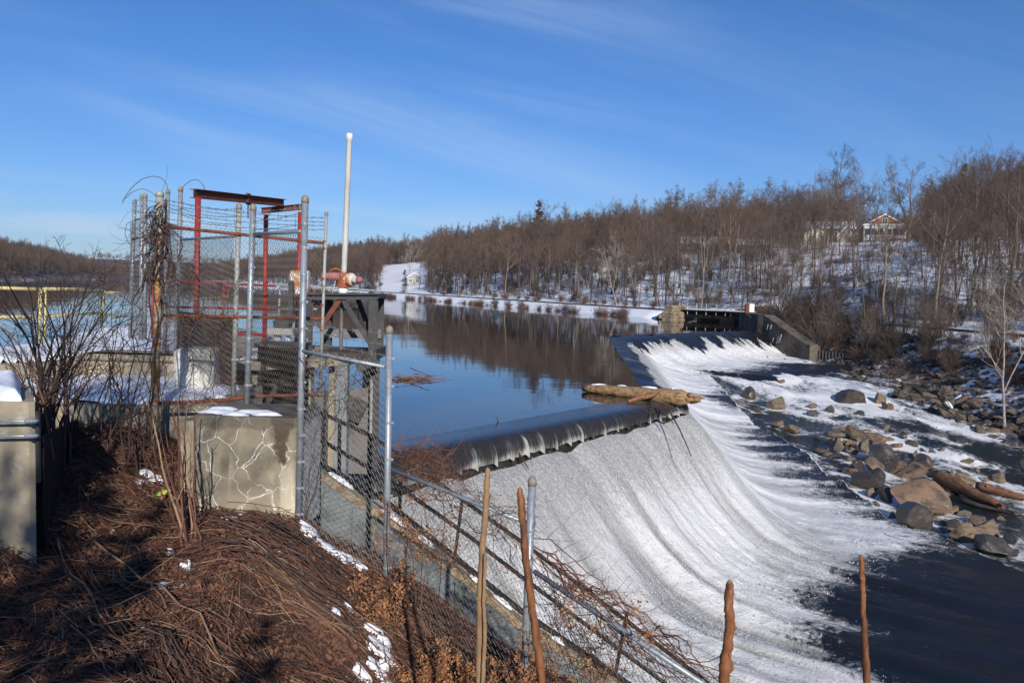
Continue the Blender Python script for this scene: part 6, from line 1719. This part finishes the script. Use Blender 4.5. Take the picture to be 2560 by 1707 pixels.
# cut stems close to the camera
def cut_stem(label, pts, r0, r1, d_, m, seed, knots=9, double=False):
    g = np.random.default_rng(seed); P = np.array([at(x, y, d_) for x, y in pts])
    e_ = P[-1] + (P[-1] - P[-2]) * .15; e_[2] = min(P[-1][2] - .05, gz1(e_[0], e_[1]) - .06); P = np.concatenate([P, [e_]]); n = len(P); K = 40
    tt = np.linspace(0, n - 1, K); Q = np.stack([np.interp(tt, np.arange(n), P[:, c]) for c in range(3)], 1)
    for _ in range(2): Q[1:-1] = (Q[:-2] + 2 * Q[1:-1] + Q[2:]) / 4
    rad = np.linspace(r0, r1, K) * (1 + g.normal(size=K) * .05); Q[1:-1] += g.normal(size=(K - 2, 3)) * r0 * .10
    for k in g.integers(2, K - 3, knots): rad[k] *= 1.16
    rad[0] *= .82
    t = MB().tube(Q, rad, 14).build('cut_stem', m, smooth=True, loc=Q[-1])
    tag(t, label, 'cut stem')
    b = MB()
    for k in g.integers(2, K - 3, knots):
        a = g.uniform(-2.6, .2); dd = np.array([math.cos(a), math.sin(a), .25]); c = Q[k] + dd * rad[k] * .8
        b.lathe(c, c + dd, [(0, rad[k] * .42), (rad[k] * .22, rad[k] * .40), (rad[k] * .42, rad[k] * .22), (rad[k] * .46, .001)], 9)
    b.build('buds', m, t, smooth=True)
    tp = nrm(Q[0] - Q[1]); MB().lathe(Q[0], Q[0] + tp, [(0, rad[0] * .98), (rad[0] * .3, rad[0] * .82), (rad[0] * .36, rad[0] * .45), (rad[0] * .9, rad[0] * .3), (rad[0] * .92, .001)], 10).build('cut_tip', MT['cutstem_tan'], t)
    return t
cut_stem('tan double cut stem standing left of the orange one', [(1219, 1172), (1217, 1230), (1212, 1300), (1205, 1380), (1201, 1480), (1200, 1600), (1198, 1760)], .013, .022, 4.2, MT['cutstem_tan'], 81, 6)
cut_stem('thin tan cut stem growing close against the double stem', [(1213, 1385), (1209, 1500), (1213, 1580), (1208, 1680), (1205, 1760)], .009, .013, 4.16, MT['cutstem_tan'], 82, 4)
cut_stem('long orange brown cut stem leaning left in front of the capped post', [(1300, 1222), (1306, 1300), (1318, 1420), (1330, 1520), (1345, 1620), (1362, 1760)], .0145, .020, 3.6, MT['cutstem'], 83, 9)
cut_stem('thick orange brown cut stem with knobbly buds at the bottom right of centre', [(1824, 1455), (1821, 1500), (1826, 1560), (1816, 1620), (1812, 1680), (1806, 1780)], .0135, .0195, 2.6, MT['cutstem'], 84, 8)
cut_stem('slender orange brown cut stem furthest to the right', [(2153, 1390), (2156, 1450), (2158, 1520), (2162, 1600), (2170, 1760)], .0085, .013, 2.9, MT['cutstem'], 85, 10)

# ------------------------------------------------------------------ litter over the bank
g = np.random.default_rng(91)
def drape(P, dz):
    P = P.copy(); z = ground_z(P[..., 0], P[..., 1]); P[..., 2] = z + dz; return P
n = 19000; K = 5
x = g.uniform(-6.4, 2.0, n); y = g.uniform(1.8, 11.4, n)
a = g.uniform(-1.9, 1.2, n); L = g.uniform(.10, .75, n) ** 1.3
tt = np.linspace(-.5, .5, K)
Q = np.empty((n, K, 3)); bend = g.normal(size=n) * .10
Q[..., 0] = x[:, None] + np.cos(a)[:, None] * L[:, None] * tt - np.sin(a)[:, None] * (bend * L)[:, None] * tt ** 2
Q[..., 1] = y[:, None] + np.sin(a)[:, None] * L[:, None] * tt + np.cos(a)[:, None] * (bend * L)[:, None] * tt ** 2
tilt = g.normal(size=n) * .12
Q = drape(Q, .015 + np.abs(g.normal(size=(n, 1))) * .05 + tilt[:, None] * L[:, None] * tt)
inblk = (x > fl[0] - .5) & (x < fr[0] + .1) & (y > 9.0)
Rr = g.uniform(.0011, .0038, (n, 1)) * np.ones((1, K))
stuff(MB().tubes(Q[~inblk], Rr[~inblk], 4).build('dead_stems', MT['cane']), 'brown dead stems strewn all over the bank', 'dead stems')
n = 80000
c = np.stack([g.uniform(-6.6, 1.8, n), g.uniform(1.8, 11.4, n), np.zeros(n)], 1); c[:, 2] = ground_z(c[:, 0], c[:, 1]) + g.uniform(0, .035, n)
v, q = leaf_quads(c, g, .045, n)
stuff(MB().add(v, q).build('leaf_litter', MT['litter']), 'brown leaf litter covering the bank', 'leaf litter')
# long flattened canes fanning to the right below the block
def canes(name, label, starts, ends, n, r, seed, mt_, lift=.10, wob=.05):
    g = np.random.default_rng(seed); P = []
    for k in range(n):
        f_ = g.random(); s = np.array(starts[0]) * (1 - f_) + np.array(starts[1]) * f_; f2 = np.clip(f_ + g.normal() * .18, 0, 1); e = np.array(ends[0]) * (1 - f2) + np.array(ends[1]) * f2
        m_ = e - s; fa, fb = sorted((g.uniform(0, .45), g.uniform(.5, 1.05))); q = wander(s + m_ * fa, s + m_ * fb, 8, wob * .35, g)
        q[:, 2] = ground_z(q[:, 0], q[:, 1]) + lift * g.uniform(.0, 1) ** 2 + np.linspace(0, 1, 8) * g.normal() * .06
        P.append(q)
    P = np.array(P); Rr = g.uniform(.35, 1.0, (n, 1)) * r * np.linspace(1, .65, 8)[None]
    return stuff(MB().tubes(P, Rr, 6).build(name, mt_, smooth=True), label, 'dead canes')
canes('flattened_canes', 'long flattened canes fanning right below the cracked block', (at(490, 1330, 8.9), at(520, 1480, 7.3)), (at(900, 1440, 8.2), at(960, 1600, 7.0)), 110, .008, 101, MT['cane_dark'], .22, .14)
canes('flattened_canes', 'long flattened pale canes lying over the darker ones', (at(500, 1340, 8.8), at(560, 1500, 7.2)), (at(880, 1470, 8.1), at(920, 1640, 6.8)), 60, .006, 102, MT['cane'], .26, .16)
canes('fallen_canes', 'thick fallen canes slanting down from the left pier', (at(110, 1350, 7.4), at(230, 1330, 7.9)), (at(330, 1640, 5.6), at(560, 1640, 5.8)), 30, .011, 103, MT['cane'], .15)
canes('fallen_canes', 'dark stems lying across the shaded lower left bank', (at(60, 1480, 6.2), at(300, 1500, 6.2)), (at(240, 1720, 4.9), at(640, 1720, 4.9)), 50, .008, 104, MT['cane_dark'], .2)
# snow scraps on the bank
def blob(cx, cy, d_, w_, h_, seed, rz=0.0, th=.032):
    g = np.random.default_rng(seed); p = at(cx, cy, d_); n = 18; m_ = 7
    zf = ground_z(p[0], p[1]); aa = np.arange(n) * 2 * math.pi / n
    out = g.uniform(.4, 1.3, n); out = (out * 1.4 + np.roll(out, 1) * .6) / 2
    V = []
    for k in range(m_):
        s = 1 - k / (m_ - 1)
        dx = np.cos(aa) * out * w_ * s; dy = np.sin(aa) * out * h_ * s
        X = p[0] + dx * math.cos(rz) - dy * math.sin(rz); Y = p[1] + dx * math.sin(rz) + dy * math.cos(rz)
        V.append(np.stack([X, Y, ground_z(X, Y) + .015 + th * math.sqrt(1 - s * s) * (1 + .5 * (vn(X * 9, Y * 9) - .5)) + (.02 if k else -.02)], 1))
    V = np.concatenate(V)
    q = [(k * n + j, k * n + (j + 1) % n, (k + 1) * n + (j + 1) % n, (k + 1) * n + j) for k in range(m_ - 1) for j in range(n)]
    return V, q
b = MB()
for i, a in enumerate([(775, 1365, 9.0, .22, .13, -.5), (815, 1392, 8.85, .26, .14, -.5), (860, 1415, 8.75, .24, .13, -.5), (895, 1428, 8.7, .16, .10, -.4), (935, 1573, 7.6, .10, .06, 0), (962, 1580, 7.55, .07, .05, .3), (950, 1612, 7.4, .12, .10, .3), (985, 1628, 7.35, .07, .05, .3), (940, 1675, 7.1, .10, .07, 0), (985, 1692, 7.0, .13, .06, 0), (960, 1650, 7.2, .05, .04, 0),
                       (905, 1690, 6.9, .09, .05, 0), (840, 1540, 7.5, .05, .1, .3), (463, 1450, 7.3, .05, .04, 0), (464, 1490, 7.0, .055, .05, 0), (410, 1500, 6.9, .05, .04, 0), (370, 1135, 10.1, .17, .1, 0), (352, 1165, 9.8, .08, .05, 0), (388, 1150, 9.9, .1, .05, 0),
                       (425, 1403, 7.6, .05, .025, 0), (590, 1330, 8.95, .09, .05, 0), (560, 1340, 8.9, .06, .03, 0), (470, 1425, 7.4, .025, .02, 0), (870, 1505, 7.8, .05, .03, 0), (700, 1425, 8, .03, .02, 0)]):
    b.add(*blob(*a[:5], 200 + i, a[5]))
stuff(b.build('snow', MT['snow'], smooth=True), 'small snow patches left on the brown bank', 'snow')
# crumpled green bottle
q = at(404, 1190, 9.3); q[2] = gz1(q[0], q[1]) + .07
t = thing('crumpled_bottle', 'crumpled green plastic bottle with a yellow label in the dead stems', 'bottle', q)
d_ = nrm(np.array([.8, -.25, .45])); g = np.random.default_rng(6)
MB().lathe(q - d_ * .10, q + d_ * .10, [(0, .02), (.01, .036), (.05, .030), (.08, .039), (.11, .029), (.14, .036), (.17, .022), (.2, .013)], 9).build('body', MT['bottle'], t)
MB().lathe(q - d_ * .03, q + d_ * .04, [(0, .0375), (.035, .034), (.06, .040)], 9).build('label', MT['yellow'], t)
MB().lathe(q + d_ * .10, q + d_ * .12, [(0, .015), (.02, .015)], 9).build('lid', MT['white'], t)
# ------------------------------------------------------------------ rocks, logs and drift
import bmesh
MT['rock_bank'] = surf('shaded_bank_rock', (.105, .08, .06), .85, 0, [((.05, .04, .032), 1.5, .45, .6), ((.2, .16, .12), 4, .58, .72)], (5, .7, .06), rand=.45)  # darker rock for the bank, its shadow put into the colour
def rock_mesh(seed, sx=1, sy=.8, sz=.6, facets=9, m=None):
    g = np.random.default_rng(seed); bm = bmesh.new(); bmesh.ops.create_icosphere(bm, subdivisions=3, radius=1.0)
    V = np.array([v.co[:] for v in bm.verts])
    for _ in range(facets + 6):
        n_ = nrm(g.normal(size=3)); d_ = g.uniform(.42, .8); k = V @ n_; V = V - np.outer(np.maximum(k - d_, 0), n_)
    V = V * (1 + (np.array([fbm(V[:, 0] * 1.7 + seed, V[:, 1] * 1.7 + V[:, 2] * 1.3, 4)]).T - .5) * .22)
    V = V * [sx, sy, sz]
    for v, c in zip(bm.verts, V): v.co = c
    me = bpy.data.meshes.new('rock'); bm.to_mesh(me); bm.free(); me.materials.append(m or MT['rock'])
    return me
RK = [rock_mesh(300 + k, 1, g_, h_, f_) for k, (g_, h_, f_) in enumerate([(.8, .6, 9), (.7, .7, 12), (.9, .45, 8), (.6, .55, 14), (.85, .8, 10), (.75, .38, 9)])]
RKW = [rock_mesh(330 + k, 1, .8, .5, 9, MT['rock_wet']) for k in range(3)]
RKB = [rock_mesh(350 + k, 1, g_, h_, 12, MT['rock_bank']) for k, (g_, h_) in enumerate([(.8, .6), (.7, .5), (.6, .55), (.85, .45)])]
# snow-capped rock: cap is a child
def rock(me, p, s, rz, label=None, group=None, tilt=(0, 0), cap=False):
    o = bpy.data.objects.new('rock', me); COL.objects.link(o); o.location = [float(c) for c in p]; o.scale = s; o.rotation_euler = (tilt[0], tilt[1], rz)
    tag(o, label, 'rock', group)
    if cap:
        c = bpy.data.objects.new('snow_cap', RK[2].copy()); COL.objects.link(c); c.data.materials[0] = MT['snow']; c.parent = o
        c.location = (.05, .1, .36); c.scale = (.5, .45, .22)
    return o
def riv(x, y):
    return float(apron_z(np.array(y))) - .42 - .012 * max(x - 14, 0)
def on_river(px, py):
    p = on(px, py, -4.8)
    for _ in range(12):
        p = on(px, py, riv(p[0], p[1]))
    return p
# (px, py of the foot's middle, width px, height px, mesh, label)
g = np.random.default_rng(55)
big = [(2146, 1104, 66, 40, 0, 'largest tan boulder crowning the rock pile in midstream'), (2098, 1124, 44, 38, 1, 'pale angular boulder at the left foot of the rock pile'), (2097, 1092, 62, 20, 2, 'flat reddish slab left of the rock pile'),
       (2189, 1111, 50, 32, 4, 'squarish tan boulder at the right of the rock pile'), (2162, 1132, 40, 36, 3, 'brown upright boulder in the middle of the rock pile'), (2206, 1128, 58, 26, 0, 'wide tan boulder at the lower right of the rock pile'), (2135, 1136, 26, 20, 0, 'small orange rounded rock in front of the rock pile'), (2124, 1155, 17, 18, 1, 'small pale rock below the orange one'),
       (2197, 1163, 76, 48, 4, 'large smooth dark boulder below the rock pile'), (2188, 1186, 58, 40, 2, 'tilted tan slab with a pale face'), (2148, 1183, 44, 30, 2, 'layered slab with snow below the smooth dark boulder'), (2241, 1186, 58, 44, 3, 'brown leaning boulder next to the tilted slab'), (2135, 1191, 48, 26, 2, 'tan flat rock near the sill'),
       (2171, 1201, 32, 15, 5, 'small flat pale rock in front of the tilted slab'), (2205, 1205, 44, 32, 4, 'dark bluish wet boulder among the slabs'), (2273, 1196, 72, 30, 2, 'brown low boulder with a pale rim'), (2172, 1221, 108, 32, 5, 'long dark flat rock by the sill'), (2304, 1170, 54, 34, 3, 'dark brown angular boulder right of the smooth dark one'),
       (2179, 1244, 32, 26, 1, 'wet dark rock by the white water'), (2218, 1254, 46, 36, 3, 'dark wet rock left of the huge layered slab'), (2121, 1223, 18, 21, 1, 'small dark wet rock at the sill'), (2302, 1280, 134, 62, 2, 'huge layered slab leaning in the lower group'), (2288, 1318, 108, 54, 4, 'rounded dark boulder below the huge layered slab'),
       (2324, 1228, 52, 26, 1, 'tan rock beside the driftwood log'), (2272, 1229, 80, 17, 5, 'low dark rock left of the driftwood log'), (2420, 1217, 56, 34, 0, 'tan boulder with an icy side by the driftwood'), (2420, 1158, 36, 12, 5, 'thin flat tan rock in the right rapids'), (2309, 1133, 22, 14, 0, 'leftmost of three small pale rocks in the rapids'),
       (2331, 1138, 24, 21, 1, 'middle one of three small pale rocks in the rapids'), (2356, 1135, 26, 19, 4, 'rightmost of three small pale rocks in the rapids'), (2327, 1187, 38, 11, 5, 'low brown slab right of the boulder with a pale rim'), (2445, 1184, 17, 16, 3, 'small upright rock above the driftwood'), (2466, 1206, 20, 18, 1, 'small brown rock right of the icy boulder'), (2498, 1207, 42, 26, 4, 'brown boulder near the right edge above the driftwood'),
       (2420, 1355, 74, 58, 1, 'tan pointed boulder in the lowest rock group'), (2478, 1342, 66, 42, 4, 'rusty brown boulder in the lowest rock group'), (2494, 1384, 104, 42, 0, 'wide dark boulder at the bottom of the lowest rock group'), (2388, 1326, 48, 24, 2, 'dark low rock left of the pointed boulder'), (2452, 1316, 48, 20, 2, 'tan slab at the back of the lowest rock group'), (2534, 1360, 52, 30, 3, 'dark boulder at the right edge of the lowest group'),
       (2262, 1095, 30, 12, 5, 'low dark rock in the rapids above the pile'), (2392, 1106, 46, 14, 5, 'long dark rock awash in the right rapids'), (2245, 1120, 28, 15, 0, 'reddish rock at the right end of the pile'), (2284, 1120, 38, 16, 2, 'dark flat rock right of the reddish one'),
       (1868, 998, 44, 31, 4, 'dark block standing alone below the far fall'), (1945, 1023, 46, 31, 4, 'brown cube like rock below the far fall'), (1953, 962, 22, 16, 0, 'small tan rock in the far pool'), (1945, 1068, 33, 20, 0, 'tan pointed rock at the head of the sill'), (1983, 1081, 50, 20, 5, 'low long rock behind the pointed one'),
       (2034, 1021, 31, 18, 1, 'pale rock in the upper rapids'), (2080, 1035, 29, 18, 4, 'dark round rock in the upper rapids'), (2036, 1042, 35, 20, 2, 'wet rock in the upper rapids'), (2152, 1045, 31, 17, 5, 'low dark rock in the middle of the rapids'), (2200, 1008, 37, 27, 4, 'brown boulder at the edge of the far bank'), (2219, 1027, 33, 25, 0, 'rock with a snowy top at the far bank'),
       (2127, 1012, 90, 34, 2, 'wide dark rock at the far bank'), (2113, 967, 20, 13, 1, 'small cream rock at the far bank'), (1850, 1012, 30, 14, 5, 'low dark rock beside the lone dark block'), (1895, 1030, 28, 13, 2, 'small dark wet rock between block and cube')]
snowy = {10, 54}
for k, (px_, py_, w_, h_, mi, lb) in enumerate(big):
    p = on_river(px_, py_); d_ = p[1]; sx = w_ / FPX * d_ / 2 * 1.3; sz = h_ / FPX * d_ / 2 * 1.5
    me = RK[mi]; mz = [.6, .7, .45, .55, .8, .38][mi]
    wet = 'wet' in lb or 'dark' in lb
    if wet: me = RKW[k % 3]; mz = .5
    rock(me, p + [0, sx * .3, sz * .5], (sx, sx * 1.05, sz / mz), g.uniform(0, 6.28) if w_ < 90 else g.normal() * .4, lb, 'rocks in the river', (g.normal() * .2, g.normal() * .2), cap=(k in snowy))
for k in range(210):     # smaller stones between
    x = g.uniform(13.5, 26); y = g.uniform(24, 50)
    p = np.array([x, y, riv(x, y) + .02]); q = proj(p)
    if q[0] < np.interp(q[1], [1050, 1250, 1450], [1980, 2130, 2390]) + 12 or q[0] > np.interp(q[1], [1050, 1150, 1250, 1450], [2200, 2330, 2480, 2580]): continue
    s = g.uniform(.12, .6)
    rock((RK + RKW)[int(g.integers(0, 9))], p, (s, s * g.uniform(.7, 1), s * g.uniform(.6, 1.1)), g.uniform(0, 6.28), 'small stone lying among the boulders of the midstream pile', 'small stones in midstream', (g.normal() * .3, g.normal() * .3))
for k in range(150):    # riprap of the right bank
    y = g.uniform(38, 84) if k < 120 else g.uniform(30, 45); i = np.interp(y, TRK[1:7, 1], TRK[1:7, 0]); t_ = -g.uniform(8.5, 15) if k % 3 else -g.uniform(11, 15)
    x = i + t_
    z = max(float(terrain_z(x, y)), riv(x, y)); s = g.uniform(.35, 1.05) * (1.2 if t_ < -11 else .85)
    rock((RKB * 3 + RK[:3])[int(g.integers(0, 15))], (x, y, z + .12), (s, s * g.uniform(.7, 1), s * g.uniform(.7, 1.2)), g.uniform(0, 6.28), 'rough brown rock of the stony right bank below the railway', 'rocks of the right bank', (g.normal() * .3, g.normal() * .3), cap=(g.random() < .16))
# rubble between the larger rocks of the bank
g = np.random.default_rng(57); pts = []
while len(pts) < 2600:
    y = g.uniform(36, 92); x = np.interp(y, TRK[1:7, 1], TRK[1:7, 0]) - g.uniform(4.6, 15)
    pts.append((x, y, max(float(terrain_z(x, y)), riv(x, y) - .1) + .03))
rub = []
for k in range(5):
    o = bpy.data.objects.new('rubble_stone', (RKB + RKW)[k]); rub.append(o)
scatter('rubble', pts, g.uniform(0, 6.28, len(pts)), g.uniform(.12, .5, len(pts)) , rub, 'dark rubble of broken stone covering the right bank', 'rubble')
# foam collars where the water meets the boulders
rvm = bpy.data.objects['river_water'].data; fo_ = np.empty(len(rvm.vertices), np.float32); rvm.attributes['foam'].data.foreach_get('value', fo_)
for px_, py_, w_, h_, mi, lb in big:
    p = on_river(px_, py_); rad_ = w_ / FPX * p[1] / 2
    dd_ = np.hypot(rx.ravel() - p[0], ry.ravel() - p[1] - rad_ * .3)
    fo_ += .42 * np.exp(-((dd_ - rad_ * 1.15) / .38) ** 2) * (.4 + .9 * vn(rx.ravel() * .9 + w_, ry.ravel() * .9))
rvm.attributes['foam'].data.foreach_set('value', fo_)
# driftwood logs among the rocks
def log(name, label, a, b_, r0, r1, m, seed, snag=True, n=10, wob=.02):
    g = np.random.default_rng(seed); q = wander(a, b_, n, wob, g); K = n
    rr = np.linspace(r0, r1, n) * (1 + g.normal(size=n) * (.03 if n > 12 else .07)); rr[0] *= .7; rr[-1] *= .55
    b = MB(); b.tube(q, rr, 12)
    V = b.V[0]; V += (np.stack([vn(V[:, 0] * 6, V[:, 2] * 6), vn(V[:, 1] * 6, V[:, 0] * 6), vn(V[:, 2] * 7, V[:, 1] * 7)], 1) - .5) * r0 * .2
    d_ = nrm(q[-1] - q[-2])
    if snag:
        for k in range(5):
            o = g.normal(size=3) * r1 * .4; b.lathe(q[-1] + o - d_ * .1, q[-1] + o + d_, [(0, r1 * .35), (.12, r1 * .3), (.12 + r1 * g.uniform(.5, 1.6), .01)], 6)
        for k in range(3 if n < 12 else 1):
            i = int(g.integers(2, n - 2)); o = nrm(g.normal(size=3) + [0, -.6, .6]); b.lathe(q[i], q[i] + o, [(0, rr[i] * .5), (rr[i] * 1.2, rr[i] * .3), (rr[i] * 1.3, .01)], 7)
    return tag(b.build(name, m, loc=(np.asarray(a) + b_) / 2, smooth=True), label, 'log')
wd = surf('brown_driftwood', (.24, .115, .06), .85, 0, [((.10, .05, .03), 3, .45, .65, (1, 1, 6)), ((.36, .2, .11), 9, .58, .72)], (14, .7, .02))
a, e = on_river(2337, 1206), on_river(2505, 1278)
log('driftwood_log', 'long reddish driftwood log stranded among the midstream rocks', a + [0, 0, .35], e + [0, 0, .2], .36, .16, wd, 71)
a, e = on_river(2448, 1230), on_river(2565, 1258)
log('driftwood_log', 'shorter driftwood log behind the long reddish one', a + [0, .2, .3], e + [0, 0, .25], .22, .16, wd, 72)
a, e = on_river(2400, 1258), on_river(2545, 1292)
log('driftwood_log', 'thin dark driftwood pole in front of the long reddish log', a + [0, 0, .2], e + [0, 0, .1], .12, .05, MT['rock_wet'], 73, False)
# the great log on the crest
a, e = on(1458, 976, .05), on(1722, 1002, .05)
lg = log('crest_log', 'big bare tan log resting on the corner of the dam crest', a + [0, 0, .10], e + [0, -.2, .12], .16, .30, surf('tan_log', (.33, .20, .10), .85, 0, [((.15, .085, .045), 3.0, .45, .62, (.35, 4, 4)), ((.46, .33, .2), 4, .58, .72, (.3, 5, 5)), ((.08, .05, .03), 2.2, .64, .72)], (14, .9, .03)), 74, True, 14, .012)
sn = MB(); ax_ = e - a
for f0, f1 in ((.07, .25), (.32, .44), (.55, .72), (.83, .88)):
    s, q = a + ax_ * f0 + [0, 0, .10 + .12 + .15 * f0], a + ax_ * f1 + [0, 0, .10 + .13 + .15 * f1]
    L_ = np.linalg.norm(q - s); sn.lathe(s, q, [(0, .01), (.1, .06), (L_ * .5, .085), (L_ - .1, .06), (L_, .01)], 8)
stuff(sn.build('snow', MT['snow'], smooth=True), 'thin snow line along the top of the crest log', 'snow')
a2 = on(1585, 1004, .1)
log('broken_branch', 'short broken branch with a snowy top leaning against the crest log', on(1570, 1003, .05), on(1640, 985, .25), .07, .10, wd, 75, True, 6)
g = np.random.default_rng(76)
c = on(1672, 1010, -.1)
for lb, pts in (('dark thin branch hanging down the white water below the log', [(1668, 1008, 28.2), (1678, 1035, 27.4), (1700, 1075, 26.6), (1720, 1120, 25.9), (1728, 1140, 25.6)]), ('paler stub of branch sticking out below the log', [(1635, 1000, 28.6), (1655, 1006, 28.2), (1676, 1015, 27.6)]),
                ('small dark branch hanging over the last crest boards', [(1628, 1002, 28.6), (1631, 1025, 28.0), (1628, 1042, 27.6)]), ('thin twig caught on the near crest', [(1240, 1078, 24.3), (1248, 1058, 24.3), (1240, 1040, 24.3)]),
                ('fine dark twig trailing in the falls left of the hanging branch', [(1650, 1022, 27.9), (1668, 1042, 27.2), (1684, 1058, 26.8)]), ('short twig poking from the near crest boards', [(1290, 1120, 22.6), (1302, 1140, 22.2), (1322, 1172, 21.8)])):
    P = np.array([at(*q) for q in pts]); tag(MB().tube(P, np.linspace(.05 if 'stub' in lb else .035, .015, len(P)), 6).build('hanging_branch', MT['cane_dark'] if 'paler' not in lb else MT['wood_raft'], loc=P[0]), lb, 'branch')
# raft of drift sticks on the pond
g = np.random.default_rng(78); P = []
for k in range(34):
    f_ = g.uniform(0, 1); cx_ = 975 + f_ * 98; w_ = .25 + .9 * sm(f_, .35, .7); c = on(cx_, 946 + g.normal() * 2.0 * w_, .04); an = g.normal(0, .55) ; L_ = g.uniform(.3, 1.0) * w_
    s = c - np.array([math.cos(an), math.sin(an) * 1.4, g.normal() * .12]) * L_; e_ = c + np.array([math.cos(an), math.sin(an) * 1.4, g.normal() * .22]) * L_
    q = wander(s, e_, 6, .03, g); q[:, 2] = np.maximum(q[:, 2], -.02); P.append(q)
P = np.array(P); tag(MB().tubes(P, np.linspace(.022, .008, 6)[None] * g.uniform(.5, 1.3, (34, 1)), 5).build('drift_raft', wd, loc=P[0, 0]), 'raft of tangled drift sticks floating on the pond', 'driftwood')
# bare sapling over the rocks at the right edge
q = on_river(2555, 1300)
t = place(PALE, (q[0] + .4, q[1] - .5, q[2] + .1), .30, 1.0, 'pale bare sapling leaning left over the rocks at the right edge', 'tree', None, 'bare_sapling', tilt=(0, -.42))
# ------------------------------------------------------------------ trees added out of view behind the viewer to shade the foreground
place(CON[2], (-1.5, -3.6, float(ground_z(np.array(-1.5), np.array(-3.6)))), .50, .6, 'dense evergreen added unseen behind the viewer to shade the lower left bank', 'evergreen tree', None, 'evergreen_tree')
place(TREE[6], (-2.2, -4.6, 1.8), .5, 1.4, 'low bare tree added unseen behind the viewer to shade the lower left corner', 'tree', None, 'bare_tree')
place(TREE[6], (-.9, -6.0, 1.6), .8, .4, 'bare tree added unseen behind the viewer to throw thin shadows over the bank', 'tree', None, 'bare_tree')
place(CON[2], (-1.35, -1.9, float(ground_z(np.array(-1.35), np.array(-1.9)))), .42, 2.0, 'middle one of three small evergreens added behind the viewer for their shade', 'evergreen tree', None, 'evergreen_tree')
place(CON[2], (-.15, -1.7, float(ground_z(np.array(-.15), np.array(-1.7)))), .265, 4.0, 'smallest evergreen added right behind the viewer for its shade', 'evergreen tree', None, 'evergreen_tree')
# ------------------------------------------------------------------ air
hm, nt = mat('thin_air'); N = NT(nt)
vol = N.n('ShaderNodeVolumePrincipled', i={'Color': (.86, .91, 1.0, 1), 'Density': .00005})
o_ = N.n('ShaderNodeOutputMaterial'); nt.links.new(vol.outputs[0], o_.inputs['Volume'])
b = MB().box((-550, 1700, 85), (4600, 4200, 190))
hz_o = b.build('haze', hm); hz_o['kind'] = 'stuff'; hz_o['label'] = 'thin pale haze over the far hills'
